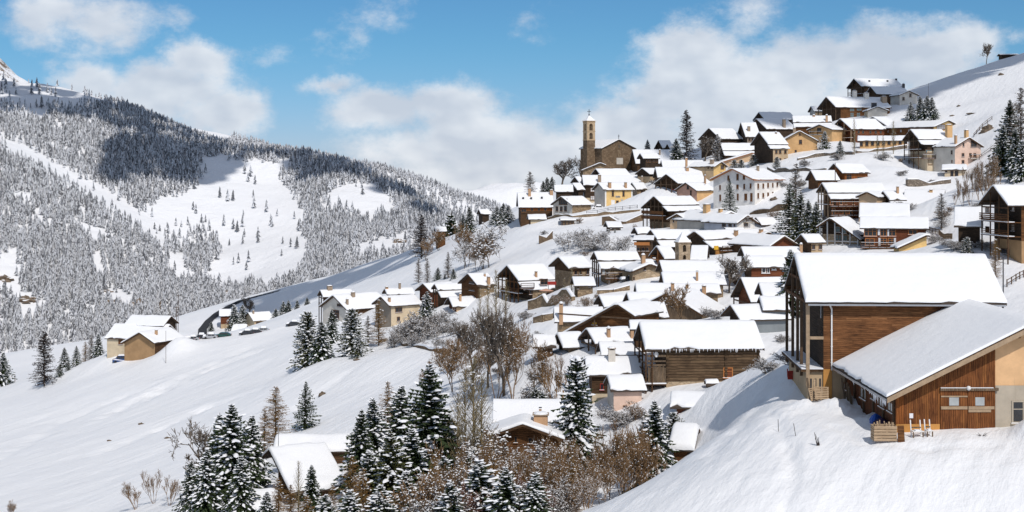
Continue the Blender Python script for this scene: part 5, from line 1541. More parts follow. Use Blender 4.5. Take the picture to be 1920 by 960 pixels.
        pts = [(ud - .35, -.05, s.z0 - s.rt - .1), (ud - .3, 0, zt0 - .4), (ud, v0 - .12, zt0 - .9), (ud, v0 - .12, za - .1)]
        for a, b in zip(pts[:-1], pts[1:]):
            m.bar(a, b, .06, 0)
        for k in range(4):
            zz = za + .6 + k * 1.5
            m.box(ud - .09, ud + .09, v0 - .17, v0 - .05, zz, zz + .06, 0)
        m.build('downpipe', 'white_paint', s.root)
        m = s.mb()
        for k in range(14):
            u = .8 + k * (L - 1.4) / 13
            m.box(u - .05, u + .05, .02, v0 - .06, s.z0 - s.rt - .02 + .0, s.z0 - s.rt + .22, 0)
        m.build('rafter_end', 'wood_brown', s.roof)
        # steel pole at the far corner of the eave
        m = s.mb()
        m.box(L - .35, L - .22, .1, .23, -4, s.z0 - s.rt - .02, 0)
        m.build('corner_pole', 'metal_dark', s.root)

    def annex_walls(s, low):
        u0, u1, v0, v1, w = s.u0, s.u1, s.v0, s.v1, s.w
        vs_ = s.on_gable(1866, 760)[0]        # where the planks end
        zb1 = s.on_gable(1690, 795)[1]        # foot of the planks
        zt = s.zt
        m = s.mb()
        m.prism([(v0, low), (v1, low), (v1, zt(v1)), (w, zt(w)), (v0, zt(v0))], u0 + .12, u1, 0, 1)
        m.build('wall', ('wood_barn_v', 'plaster_stucco'), s.root)
        zc = s.on_gable(1890, 723)[1]
        m = s.mb()
        m.box(u0 + .02, u0 + .118, vs_ + .02, v1, low, zc, 0)
        m.build('concrete_wall', 'concrete', s.root)
        ve = s.on_gable(1762, 800)[0]
        m = s.mb()
        m.prism([(v0, zb1), (ve, zb1), (ve, low), (vs_, low), (vs_, zt(vs_)), (v0, zt(v0))], u0, u0 + .117, 0, 0)
        m.build('plank_gable', 'wood_annex', s.root)
        m = s.mb()
        m.box(u0 - .06, u0 + .115, v0 - .02, ve - .01, low, zb1 - .003, 0)
        m.build('plinth', 'plaster_ochre', s.root)
        m = s.mb()
        m.box(u0 - .08, u0 - .003, v0 - .05, v0 + .55, zb1 + .01, zt(v0) - .05, 0)
        m.build('corner_board', 'wood_orange', s.root)

    def annex(s):
        u0, u1, v0, v1 = s.u0, s.u1, s.v0, s.v1
        G = s.on_gable
        # double door: two leaves, their rails and small panes
        vl, zt_ = G(1763, 731); vr, zb_ = G(1864, 812); vm = G(1814, 760)[0]
        z1, z2 = G(1800, 764)[1], G(1800, 743)[1]
        for i, (a, b) in enumerate(((vl, vm - .02), (vm + .02, vr))):
            m = s.mb()
            m.box(u0 - .09, u0 - .003, a, b, zb_ - 1.5, zt_ - .06, 0)
            dr = m.build('barn_door', 'wood_annex', s.root)
            m = s.mb()
            m.box(u0 - .15, u0 - .092, a + .02, b - .02, z1 - .13, z1 + .11, 0)
            if i == 0:
                m.box(u0 - .15, u0 - .092, a + .02, b - .02, z2 - .05, z2 + .06, 0)
            else:
                m.box(u0 - .155, u0 - .092, a + .02, b - .3, z1 - .36, z1 - .15, 0)
            m.build('door_rail', 'beam_light', dr)
            x0, x1 = ((1779, 1797) if i == 0 else (1828, 1845))
            pa, pz = G(x0, 760); pb, pz2 = G(x1, 744.5)
            m = s.mb()
            m.box(u0 - .115, u0 - .092, pa, pb, pz, pz2, 0)
            m.build('door_pane', 'glass_pale', dr)
        m = s.mb()
        m.box(u0 - .2, u0 - .003, vl - .05, vr + .3, zt_ - .05, zt_ + .16, 0)
        tr = m.build('door_track', 'wood_grey_v', s.root)
        m = s.mb()
        m.box(u0 - .19, u0 - .02, vl, vr - .1, zt_ + .161, zt_ + .2, 0)
        m.build('track_snow', 'snow_clump', tr)
        # globe lamp over the door
        vc, zc = G(1814.5, 727)
        m = s.mb()
        for i in range(10):
            for j in range(5):
                p = lambda a, b: (u0 - .22 + .19 * math.cos(b) * math.cos(a), vc + .19 * math.cos(b) * math.sin(a), zc + .19 * math.sin(b))
                a0, a1 = i * math.pi / 5, (i + 1) * math.pi / 5
                b0, b1 = -math.pi / 2 + j * math.pi / 5, -math.pi / 2 + (j + 1) * math.pi / 5
                m.poly([p(a0, b0), p(a1, b0), p(a1, b1), p(a0, b1)], 0)
        lp = m.build('lamp', 'white_paint', s.root)
        m = s.mb()
        m.box(u0 - .2, u0 - .02, vc - .05, vc + .05, zc - .27, zc - .17, 0)
        m.build('lamp_bracket', 'metal_dark', lp)
        # notices on the planks
        for x0, y0, x1, y1 in ((1705, 775, 1712, 784),):
            a, z = G(x0, y1); b, zz = G(x1, y0)
            m = s.mb()
            m.box(u0 - .03, u0 - .004, a, b, z, zz, 0)
            m.build('notice', 'paper_white', s.root)
        # window in the concrete, fascia along the rake, purlin ends
        a, z = G(1897, 770); b, zz = G(1940, 751)
        s.window_at('g', a, b, z - 1.0, zz, 'concrete', 'glass_dark', 'window', u0 + .02)
        m = s.mb()
        for (va, za), (vb, zb2) in ((s.prof[0], s.prof[1]),):
            m.hexa([(-.14, va - .05, za - .5), (-.055, va - .05, za - .5), (-.055, vb, zb2 - .5), (-.14, vb, zb2 - .5), (-.14, va - .05, za - .1), (-.055, va - .05, za - .1), (-.055, vb, zb2 - .1), (-.14, vb, zb2 - .1)], 0)
        m.build('fascia', 'beam_light', s.roof)
        m = s.mb()
        for f in (.12, .36, .62, .86):
            v = s.w * f
            z = s.zt(v)
            m.box(-.05, u0 - .005, v - .1, v + .1, z - .34, z - .003, 0)
        m.build('purlin', 'wood_brown', s.root)
        # the long side under the eave: posts, windows, gutter
        for k, r in enumerate(((1583, 716, 1594, 736), (1614, 724, 1625, 752), (1635, 731, 1641, 751), (1649, 741, 1660, 768), (1665, 749, 1675, 776))):
            s.window('f', r, 'frame_wood', 'glass_pale')
        s.window('f', (1563, 712, 1578, 768), 'frame_wood', 'wood_dark', 'door')
        a, z = s.on_front(1566, 738); b, zz = s.on_front(1573, 729)
        m = s.mb()
        s.slab(m, 'f', s.vf, min(a, b), max(a, b), z, zz, .08, .1)
        m.build('notice', 'paper_white', s.root)
        for k in range(6):
            u = u0 + .5 + k * (u1 - u0 - 1) / 5
            m = s.mb()
            m.box(u - .1, u + .1, v0 - .14, v0 - .004, -4, s.zt(v0) - .05, 0)
            m.build('wall_post', 'beam_dark', s.root)
        m = s.mb()
        m.box(.1, s.L - .3, -.13, -.01, s.z0 - s.rt - .12, s.z0 - s.rt + .06, 0)
        m.build('gutter', 'metal_grey', s.roof)
        m = s.mb()
        r_ = random.Random(9)
        for k in range(26):
            u = .2 + r_.random() * (s.L - .8) * (.35 if k < 14 else 1)
            ln = r_.uniform(.15, .75) if u < 4 else r_.uniform(.08, .3)
            m.bar((u, -.09, s.z0 - s.rt - .1), (u, -.08, s.z0 - s.rt - .1 - ln), .045, 0, .006)
        m.build('icicle_fringe', 'snow_clump', s.roof)


for i_, h_ in enumerate(HS):
    House(h_, i_ + 1)


# ------------------------------------------------------------------ the church with its tower, and the small chapel tower
def place_frame(px, Y, th):
    x = (px - 960) / F * Y
    return np.array((x, Y)), (math.cos(RAD(th)), math.sin(RAD(th))), (-math.sin(RAD(th)), math.cos(RAD(th)))


def tower(root, o, d, n, c, half, zlow, ztop, zapex, arches, mat, band=True, nm='tower'):
    """a square bell tower: lower shaft, open belfry storeys with arched openings on every side, pyramid roof"""
    m = MB(d, n)
    cu, cv = c
    zs = arches[0][0] - .4 if arches else ztop
    m.box(cu - half, cu + half, cv - half, cv + half, zlow, zs, 0)
    tw = m.build(nm, mat[0], root)
    m = MB(d, n)
    k = 8
    z = zs + .002
    for (z0, z1, aw) in arches:
        # four corner piers, spandrels with round heads
        t = half - aw
        for su in (-1, 1):
            for sv in (-1, 1):
                ua, ub = sorted((cu + su * half, cu + su * (half - t)))
                va, vb = sorted((cv + sv * half, cv + sv * (half - t)))
                m.box(ua, ub, va, vb, z, z1 + aw + .5, 0)
        for face in range(4):
            for i in range(k):
                a0, a1 = math.pi * i / k, math.pi * (i + 1) / k
                y0, y1 = -aw * math.cos(a0), -aw * math.cos(a1)
                h0, h1 = z1 + aw * math.sin(a0), z1 + aw * math.sin(a1)
                zt = z1 + aw + .5
                def q(y, zz, dep):
                    if face == 0: return (cu + y, cv - half + dep + .002, zz)
                    if face == 1: return (cu + y, cv + half - dep - .002, zz)
                    if face == 2: return (cu - half + dep + .002, cv + y, zz)
                    return (cu + half - dep - .002, cv + y, zz)
                dp = min(.5, t)
                m.hexa([q(y0, h0, 0), q(y1, h1, 0), q(y1, h1, dp), q(y0, h0, dp), q(y0, zt, 0), q(y1, zt, 0), q(y1, zt, dp), q(y0, zt, dp)], 0)
            y = aw
            def qq(y, zz, dep, face=face):
                if face == 0: return (cu + y, cv - half + dep + .002, zz)
                if face == 1: return (cu + y, cv + half - dep - .002, zz)
                if face == 2: return (cu - half + dep + .002, cv + y, zz)
                return (cu + half - dep - .002, cv + y, zz)
            m.hexa([qq(-y, z, 0), qq(y, z, 0), qq(y, z, .4), qq(-y, z, .4), qq(-y, z0, 0), qq(y, z0, 0), qq(y, z0, .4), qq(-y, z0, .4)], 0)
        z = z1 + aw + .502
    if arches:
        m.box(cu - half + .001, cu + half - .001, cv - half + .001, cv + half - .001, z, ztop, 0)
        m.build('belfry', mat[1], tw)
        for zz in ([zs] + [a[1] + a[2] + .5 for a in arches]) if band else []:
            m = MB(d, n)
            m.box(cu - half * 1.07, cu + half * 1.07, cv - half * 1.07, cv + half * 1.07, zz - .12, zz + .18, 0)
            m.build('string_course', mat[1], tw)
        for (z0, z1, aw) in arches:
            b = MB(d, n)
            r = aw * .62
            b.cyl((cu, cv), r, z1 - r * .9, z1 + r * .1, 12, 0, r * .62)
            b.cyl((cu, cv), r * .62, z1 + r * .1, z1 + r * .5, 12, 0, r * .3)
            b.bar((cu - half, cv, z1 + r * .5), (cu + half, cv, z1 + r * .5), .08, 0)
            b.build('bell', 'metal_dark', tw)
    m = MB(d, n)
    e = half * 1.16
    m.box(cu - e, cu + e, cv - e, cv + e, ztop + .001, ztop + .22, 1)
    for i in range(4):
        cs = [(-e, -e), (e, -e), (e, e), (-e, e)]
        a, b = cs[i], cs[(i + 1) % 4]
        k2 = .12
        pa = [(cu + a[0], cv + a[1], ztop + .221), (cu + b[0], cv + b[1], ztop + .221)]
        m.poly(pa + [(cu + b[0] * .45, cv + b[1] * .45, ztop + .22 + (zapex - ztop) * .45), (cu + a[0] * .45, cv + a[1] * .45, ztop + .22 + (zapex - ztop) * .45)], 0)
        m.poly([(cu + a[0] * .45, cv + a[1] * .45, ztop + .22 + (zapex - ztop) * .45), (cu + b[0] * .45, cv + b[1] * .45, ztop + .22 + (zapex - ztop) * .45), (cu + b[0] * .03, cv + b[1] * .03, zapex), (cu + a[0] * .03, cv + a[1] * .03, zapex)], 0)
    return m.build('spire', ('snow_clump', mat[1]), tw), tw


hc = dict(s=-1, an=(1128, 277), ap=(1161, 260), far=1106, Y=540, base=320, pitch=23, name='church', label='brown stone church with a square bell tower on the hill crest', cat='church', fm='stone_brown', gm='stone_brown', st=.22, og=.5, oe=.5)
solve(hc)
hc['L'] = 15.0
ch = House.__new__(House)
ch.__init__(hc, 300)
# panel, niches and little cross on the front
a, z = ch.on_gable(1156, 308); b, zz = ch.on_gable(1168, 296)
m = ch.mb(); m.box(ch.u0 - .06, ch.u0 - .003, min(a, b), max(a, b), z, zz, 0); m.build('front_panel', 'plaster_palegrey', ch.root)
ch.window('g', (1159.3, 271, 1162, 277.5), 'stone_tan', 'glass_dark')
m = ch.mb()
vc = ch.on_gable(1161, 285)[0]
for y0, y1, ww in ((283.5, 294.5, .5), (281, 283.6, .8)):
    m.box(ch.u0 - .10, ch.u0 - .003, vc - ww, vc + ww, ch.on_gable(1161, y1)[1], ch.on_gable(1161, y0)[1] - .01, 0)
nb = m.build('niche', 'stone_tan', ch.root)
m = ch.mb(); m.box(ch.u0 - .112, ch.u0 - .101, vc - .22, vc + .22, ch.on_gable(1161, 293)[1], ch.on_gable(1161, 285)[1], 0); m.build('niche_back', 'stone_brown', nb)
m = ch.mb()
m.box(.2, .34, ch.w - .07, ch.w + .07, ch.hr - .4, ch.hr + 1.6, 0); m.box(.21, .33, ch.w - .45, ch.w + .45, ch.hr + .95, ch.hr + 1.09, 0)
m.build('gable_cross', 'metal_dark', ch.roof)
to, td, tn = place_frame(1104.5, 545, 24)
rel = to - ch.A[:2]
zz = lambda py: (HZ - py) / F * 545 - ch.zb
half = 21.0 / F * 545 / 2 / 1.25
sp, tw = tower(ch.root, to, td, tn, (0, 0), half, zz(335), zz(227.5), zz(216), [(zz(261), zz(252.5), half * .42), (zz(245), zz(235.5), half * .42)], ('stone_brown', 'plaster_tan'))
cb = MB(td, tn)
zt_ = zz(216)
cb.box(-.09, .09, -.09, .09, zt_ - .3, zz(205), 0); cb.box(-.8, .8, -.07, .07, zz(209.5), zz(208.6), 0)
cb.cyl((0, 0), .28, zt_ - .1, zt_ + .45, 10, 0, .2)
cr = cb.build('tower_cross', 'metal_dark', tw)
for o_ in (tw,):
    o_.location = (rel[0], rel[1], 0)

co, cd, cn = place_frame(1280, 284, 12)
zb_ = at(1280, 500, 284)[2]
t = thing('chapel_tower', 'small stone chapel tower with two stacked bell arches and a white spire', 'bell tower', (co[0], co[1], zb_))
zz = lambda py: (HZ - py) / F * 284 - zb_
half = 25.0 / F * 284 / 2 / 1.12
tower(t, co, cd, cn, (0, 0), half, -4, zz(455.5), zz(434), [(zz(486), zz(480.5), half * .28), (zz(471.5), zz(462), half * .30)], ('stone_pale', 'stone_pale'), False, 'shaft')


# ------------------------------------------------------------------ trees
class TB:
    def __init__(s):
        s.v, s.t, s.m = [], [], []

    def tri(s, a, b, c, m):
        k = len(s.v)
        s.v += [a, b, c]
        s.t.append((k, k + 1, k + 2))
        s.m.append(m)

    def quad(s, a, b, c, d, m):
        k = len(s.v)
        s.v += [a, b, c, d]
        s.t += [(k, k + 1, k + 2), (k, k + 2, k + 3)]
        s.m += [m, m]

    def tube(s, p, q, r0, r1, m, k=4):
        p, q = np.array(p, float), np.array(q, float)
        ax = q - p
        L = np.linalg.norm(ax)
        if L < 1e-5:
            return
        ax = ax / L
        h = np.array((0, 0, 1.)) if abs(ax[2]) < .9 else np.array((1., 0, 0))
        x = np.cross(ax, h); x /= np.linalg.norm(x); y = np.cross(ax, x)
        b = len(s.v)
        for c, r in ((p, r0), (q, r1)):
            for i in range(k):
                a = 2 * math.pi * i / k
                s.v.append(c + r * (math.cos(a) * x + math.sin(a) * y))
        for i in range(k):
            j = (i + 1) % k
            s.t += [(b + i, b + j, b + k + j), (b + i, b + k + j, b + k + i)]
            s.m += [m, m]

    def blob(s, c, rx, ry, rz, az, m, rng, k=6, tilt=0.0):
        b = len(s.v)
        ca, sa = math.cos(az), math.sin(az)
        def put(x, y, z):
            s.v.append((c[0] + x * ca - y * sa, c[1] + x * sa + y * ca, c[2] + z + x * tilt))
        for i in range(k):
            a = 2 * math.pi * i / k
            f = rng.uniform(.8, 1.2)
            put(rx * f * math.cos(a), ry * f * math.sin(a), -rz * .25)
        for i in range(k):
            a = 2 * math.pi * (i + .5) / k
            f = rng.uniform(.5, .75)
            put(rx * f * math.cos(a), ry * f * math.sin(a), rz * .65)
        put(0, 0, rz)
        for i in range(k):
            j = (i + 1) % k
            s.t += [(b + i, b + j, b + k + i), (b + j, b + k + j, b + k + i), (b + k + i, b + k + j, b + 2 * k)]
            s.m += [m] * 3

    def mesh(s, name, mats):
        return mesh_np(name, np.array(s.v, float), np.array(s.t), np.array(s.m), mats)


def spruce(seed, R=.23, snow=.6, needles='needles', droop=.5, bare=.05, blob=1.0, dens=1.0, broken=False, curve=.8, up=.1):
    """a conifer 12 m high: whorls of drooping fronds, clumps of snow lying on them"""
    rng = np.random.default_rng(seed)
    Ht = 12.0
    tr, cr = TB(), TB()
    lean = rng.normal(0, .12, 2)
    axis = lambda z: np.array((lean[0] * (z / Ht) ** 2, lean[1] * (z / Ht) ** 2, z))
    zs = np.linspace(-.6, Ht * (.93 if broken else 1.0), 12)
    for a, b in zip(zs[:-1], zs[1:]):
        tr.tube(axis(max(a, 0)) + (0, 0, min(a, 0)), axis(max(b, 0)), .22 * (1 - max(a, 0) / Ht) + .015, .22 * (1 - max(b, 0) / Ht) + .015, 0, 6)
    z = Ht * bare
    top = Ht * (.93 if broken else .985)
    sector = rng.uniform(.75, 1.2, 9)
    while z < top:
        f = z / Ht
        l0 = R * Ht * ((1 - f) ** curve) * (1.0 if f > .12 else .72 + f * 2.3) + .12
        nb = max(4, int((7.5 - 3.0 * f) * dens))
        ph = rng.uniform(0, 6.28)
        for i in range(nb):
            az = ph + 6.283 * (i + rng.uniform(-.3, .3)) / nb
            l = l0 * rng.uniform(.66, 1.15) * sector[int((az % 6.283) / 6.283 * 9) % 9]
            ca, sa = math.cos(az), math.sin(az)
            ns = 3 if l < .8 else (4 if l < 1.7 else 5)
            d0, d1 = up + .25 * f, -droop * rng.uniform(.7, 1.2) * (1.15 - f)
            P = []
            for k in range(ns + 1):
                t = k / ns
                zz = z + l * (d0 * t + d1 * t * t + .16 * t ** 4)
                P.append(axis(min(z, Ht)) * (1, 1, 0) + np.array((ca * l * t, sa * l * t, zz)))
            sd = np.array((-sa, ca, 0))
            wmax = min(.46, .19 + .18 * l)
            for k in range(ns):
                p, q = P[k], P[k + 1]
                w = wmax * (1.05 - .6 * (k / ns)) * rng.uniform(.8, 1.2)
                for sg in (-1, 1):
                    tip = p + (q - p) * rng.uniform(.7, 1.1) + sd * sg * w + np.array((0, 0, -rng.uniform(.04, .2)))
                    cr.tri(p, q, tip, 0)
                    tip2 = p + (q - p) * rng.uniform(.1, .6) + sd * sg * w * .8 + np.array((0, 0, -rng.uniform(.1, .3)))
                    cr.tri(p, p + (q - p) * .55, tip2, 0)
                cr.tri(p, q, (p + q) / 2 + np.array((0, 0, -rng.uniform(.16, .4))) + sd * rng.uniform(-.1, .1), 0)
                if rng.random() < snow * (.45 + .55 * k / ns) and not (k == 0 and l > 1):
                    c = p + (q - p) * rng.uniform(.4, .95) + np.array((0, 0, .05)) + sd * rng.uniform(-.1, .1)
                    s_ = rng.uniform(.6, 1.25) * blob * min(1, .5 + .4 * l)
                    sl_ = (q[2] - p[2]) / (np.linalg.norm((q - p)[:2]) + 1e-6)
                    s_ *= rng.choice((.55, .8, 1.0, 1.35))
                    cr.blob(c, .40 * s_, .18 * s_, .115 * s_, az + rng.uniform(-.35, .35), 1, rng, 6, sl_)
                    if rng.random() < .5 * snow:
                        cr.blob(c + sd * rng.choice((-1, 1)) * w * .6 + np.array((0, 0, -.06)), .26 * s_, .12 * s_, .08 * s_, az + rng.uniform(-.8, .8), 1, rng, 6, sl_)
        z += (.30 + .12 * (1 - f)) * rng.uniform(.8, 1.2) / dens ** .5
    if not broken:
        for k in range(5):
            a = rng.uniform(0, 6.28)
            cr.tri(axis(Ht * .96), axis(Ht * 1.0), axis(Ht * .955) + np.array((.14 * math.cos(a), .14 * math.sin(a), .05)), 0)
    else:
        cr.blob(axis(Ht * .93), .75, .55, .4, 0, 1, rng, 8)
        cr.blob(axis(Ht * .91) + (.5, 0, -.1), .6, .4, .3, 0, 1, rng, 8)
    return (tr.mesh('trunk', ['bark']), cr.mesh('crown', [needles, 'snow_clump']))


def larch(seed, R=.2, twig='twig_gold', snow=.05, dens=1.0, tw=.022, droop=.15, bark='bark', curve=.75, up=.05):
    """a leafless larch 12 m high: fine whorled branches with hanging twigs"""
    rng = np.random.default_rng(seed)
    Ht = 12.0
    tr, cr = TB(), TB()
    for a, b in zip(np.linspace(-.6, Ht, 9)[:-1], np.linspace(-.6, Ht, 9)[1:]):
        tr.tube((0, 0, a), (0, 0, b), .17 * (1 - max(a, 0) / Ht) + .014, .17 * (1 - max(b, 0) / Ht) + .014, 0, 6)
    z = Ht * .07
    while z < Ht * .99:
        f = z / Ht
        l0 = R * Ht * (1 - f) ** curve * (1 if f > .15 else .75 + f * 1.6) + .1
        for i in range(max(3, int(5 * dens))):
            az = rng.uniform(0, 6.28)
            l = l0 * rng.uniform(.55, 1.15)
            ca, sa = math.cos(az), math.sin(az)
            ns = 3 if l < 1 else 5
            P = [np.array((ca * l * t, sa * l * t, z + l * ((up + .3 * f) * t - droop * t * t + .12 * t ** 3))) for t in np.linspace(0, 1, ns + 1)]
            for k in range(ns):
                cr.tube(P[k], P[k + 1], .03 * (1 - k / ns) + tw * .5, .03 * (1 - (k + 1) / ns) + tw * .45, 0, 3)
                for _ in range(int(3.4 * dens)):
                    p = P[k] + (P[k + 1] - P[k]) * rng.random()
                    d = np.array((ca, sa, 0)) * rng.uniform(-.1, .5) + rng.normal(0, .5, 3) * (1, 1, .6) + (0, 0, -.2)
                    q = p + d / np.linalg.norm(d) * rng.uniform(.2, .55) * min(1, .5 + l * .4)
                    e = rng.normal(0, 1, 3); e = e / np.linalg.norm(e) * tw
                    cr.quad(p - e, p + e, q + e * .6, q - e * .6, 0)
                    e2 = np.cross(e, d); e2 = e2 / (np.linalg.norm(e2) + 1e-9) * tw
                    cr.quad(p - e2, p + e2, q + e2 * .6, q - e2 * .6, 0)
                if rng.random() < snow:
                    c = (P[k] + P[k + 1]) / 2 + (0, 0, .03)
                    cr.blob(c, .26, .09, .09, az, 1, rng, 5)
        z += .24 * rng.uniform(.7, 1.3)
    return (tr.mesh('trunk', [bark]), cr.mesh('crown', [twig, 'snow_clump']))


def broadleaf(seed, spread=.6, twig='twig_grey', snow=.25, levels=5, stems=1, bark='bark_grey', tw=.02, fast=.0, first=.28, kids=(3, 5), lenf=.72):
    """a leafless branching tree (or, with many stems, a shrub), 10 m high"""
    rng = np.random.default_rng(seed)
    tr, cr = TB(), TB()
    def grow(p, d, l, r, lev):
        d = d / np.linalg.norm(d)
        mid = p + d * l * .5 + rng.normal(0, .05, 3) * l
        end = p + d * l + rng.normal(0, .06, 3) * l
        tgt = tr if lev == 0 else cr
        for a, b, ra, rb in ((p, mid, r, r * .85), (mid, end, r * .85, r * .68)):
            if lev < 3:
                tgt.tube(a, b, ra, rb, 0, 5 if lev == 0 else 4)
            else:
                e = rng.normal(0, 1, 3); e = e / np.linalg.norm(e) * max(tw, ra)
                cr.quad(a - e, a + e, b + e * .6, b - e * .6, 0)
                e2 = np.cross(e, d); e2 = e2 / (np.linalg.norm(e2) + 1e-9) * max(tw, ra)
                cr.quad(a - e2, a + e2, b + e2 * .6, b - e2 * .6, 0)
            if lev > 0 and rng.random() < snow and abs(d[2]) < .93:
                az = math.atan2(d[1], d[0])
                cr.blob((a + b) / 2 + (0, 0, ra + .01), l * .22, .04 + ra * .8, .045 + ra * .5, az, 1, rng, 5)
        if lev >= levels:
            return
        n = rng.integers(*kids) + (1 if lev == 0 else 0)
        for i in range(n):
            t = rng.uniform(.35, 1.0) if lev > 0 else rng.uniform(.55, 1.0)
            base = p + (end - p) * t
            nd = d * (1 - spread * .5 + fast) + rng.normal(0, 1, 3) * spread * (1 - fast * .4) + (0, 0, .16 + fast)
            grow(base, nd, l * lenf * rng.uniform(.7, 1.1), r * (.62 if i else .72), lev + 1)
    if stems == 1:
        grow(np.array((0, 0, -.3)), np.array((rng.normal(0, .05), rng.normal(0, .05), 1.)), 10 * first, .17, 0)
    else:
        for i in range(stems):
            a = rng.uniform(0, 6.28)
            r0 = rng.uniform(0, .55) if stems > 6 else rng.uniform(0, .12)
            tl = rng.uniform(.1, .5)
            grow(np.array((r0 * math.cos(a), r0 * math.sin(a), -.3)), np.array((tl * math.cos(a), tl * math.sin(a), 1.)), 10 * first * rng.uniform(.7, 1.15), .06, 0)
    me1, me2 = tr.mesh('trunk', [bark]), cr.mesh('crown', [twig, 'snow_clump'])
    V = np.array(cr.v)
    zt = float(np.quantile(V[:, 2], .997))
    k = 10.0 / zt
    for me in (me1, me2):
        co = np.empty(len(me.vertices) * 3, np.float32); me.vertices.foreach_get('co', co); co *= k; me.vertices.foreach_set('co', co); me.update()
    return (me1, me2)


KIN = {  # kind: height of the model, its meshes, object name
    'spruce_snow': (12, [spruce(s_, .34, .62, 'needles', .78, .025, .95, 1.45, False, .88) for s_ in (1, 2, 3, 4)], 'spruce_tree'),
    'spruce': (12, [spruce(s_, .33, .40, 'needles', .72, .03, .9, 1.45, False, .9) for s_ in (11, 12)], 'spruce_tree'),
    'spruce_bare': (12, [spruce(s_, .31, .12, 'needles', .42, .06, .8, .9, False, .9) for s_ in (15,)], 'spruce_tree'),
    'spruce_olive': (12, [spruce(s_, .33, .45, 'needles_olive', .7, .03, .9, 1.4, False, .9) for s_ in (21, 22)], 'spruce_tree'),
    'spruce_wide': (12, [spruce(s_, .33, .66, 'needles_olive', .5, .03, 1.1, 1.2, False, .55) for s_ in (31, 32)], 'pine_tree'),
    'spruce_broken': (12, [spruce(41, .33, .62, 'needles', .62, .03, 1.15, 1.3, True, .72)], 'spruce_tree'),
    'larch_gold': (12, [larch(s_, .27, 'twig_gold', .06, 1.15, .02) for s_ in (51, 52)], 'larch_tree'),
    'larch_grey': (12, [larch(s_, .25, 'twig_grey', .10, 1.0, .026) for s_ in (55, 56)], 'larch_tree'),
    'larch_dark': (12, [larch(s_, .30, 'twig_dark', .14, 1.15, .045, .25, 'bark', .62, .10) for s_ in (58, 59)], 'larch_tree'),
    'larch_snow': (12, [larch(s_, .27, 'twig_grey', .55, 1.2, .035, .2) for s_ in (61,)], 'larch_tree'),
    'poplar': (12, [larch(s_, .17, 'twig_yellow', .02, .5, .016, -.3, 'twig_yellow', .55, .75) for s_ in (71, 72)], 'poplar_tree'),
    'thin': (10, [broadleaf(s_, .36, 'twig_brown', .10, 5, 4, 'twig_brown', .010, .30, .40, (3, 5), .62) for s_ in (73, 74)], 'bare_tree'),
    'broad': (10, [broadleaf(s_, .52, 'twig_grey', .03, 6, 1, 'bark_grey', .02, .14, .25, (3, 5), .77) for s_ in (75, 76)], 'bare_tree'),
    'broad_brown': (10, [broadleaf(s_, .50, 'twig_brown', .04, 6, 2, 'bark', .02, .12, .27, (3, 4), .77) for s_ in (77, 78)], 'bare_tree'),
    'broad_snow': (10, [broadleaf(s_, .6, 'twig_grey', .6, 4, 2, 'bark_grey', .03, .0, .28, (3, 6), .74) for s_ in (79, 80)], 'bare_tree'),
    'shrub': (10, [broadleaf(s_, .5, 'twig_brown', .20, 4, 8, 'twig_brown', .028, .1, .34, (3, 6), .62) for s_ in (81, 82)], 'shrub'),
    'shrub_snow': (10, [broadleaf(s_, .6, 'twig_grey', .45, 4, 8, 'twig_grey', .04, .0, .32, (3, 6), .66) for s_ in (83, 84)], 'shrub'),
    'shrub_red': (10, [broadleaf(s_, .5, 'twig_red', .20, 4, 8, 'twig_red', .028, .15, .34, (3, 6), .62) for s_ in (85, 86)], 'shrub'),
}
TREE_RNG = np.random.default_rng(99)
TREE_COUNT = {}


def tree(kind, px, ytop, Y, label, wide=1.0, group=None, py=None):
    """a tree standing on the snow; px, ytop: where its tip shows in the photograph, Y its distance (py: its foot row instead)"""
    Hm, protos, name = KIN[kind]
    k = TREE_COUNT[kind] = TREE_COUNT.get(kind, -1) + 1
    if py is not None:
        p = first_hit(ground_base, px, py)
        x, Y = p[0], p[1]
    else:
        x = (px - 960) / F * Y
    z = gz(x, Y)
    h = max(1.2, (HZ - ytop) / F * Y - z)
    t = thing(name, label, 'shrub' if name == 'shrub' else 'tree', (x, Y, z - .15), group)
    s_ = h / Hm
    wd = s_ * wide * TREE_RNG.uniform(.93, 1.08)
    wd = max(wd, .55 * s_) * (1.15 if name == 'spruce_tree' else 1.0)
    a = TREE_RNG.uniform(0, 6.28)
    for me in protos[k % len(protos)]:
        nm_ = me.name.split('.')[0]
        o = link('stems' if name == 'shrub' and nm_ == 'trunk' else nm_, me, t)
        o.scale = (wd, wd, s_)
        o.rotation_euler = (0, 0, a)
    return t


T = tree
# the clump of spruces west of the big low roof
T('spruce_snow', 435, 754, 168, 'tallest snowy spruce of the dense clump beside the big low roof')
T('spruce_snow', 412, 771, 172, 'snowy spruce just shorter than the tallest one in the dense clump')
T('spruce_snow', 361, 861, 166, 'shortest snowy spruce at the outer edge of the dense clump')
T('spruce_snow', 472, 776, 178, 'snowy spruce of the dense clump closest to the big low roof')
T('spruce_snow', 388, 838, 160, 'middle sized snowy spruce between the tallest and the shortest of the clump')
T('spruce_snow', 452, 850, 158, 'broad young snowy spruce in front of the tallest spruce of the clump')
T('broad', 383, 790, 186, 'thin grey bare tree sticking out behind the dense spruce clump')
T('spruce_bare', 572, 712, 228, 'dark spruce almost free of snow standing alone above the big low roof')
T('larch_gold', 517, 722, 210, 'golden brown larch with a thin bare tip above the big low roof', 1.25)
T('larch_gold', 496, 762, 212, 'smaller dense golden larch beside the one with the bare tip')
T('spruce', 478, 812, 196, 'dark young spruce filling the gap below the golden larches', 1.1)
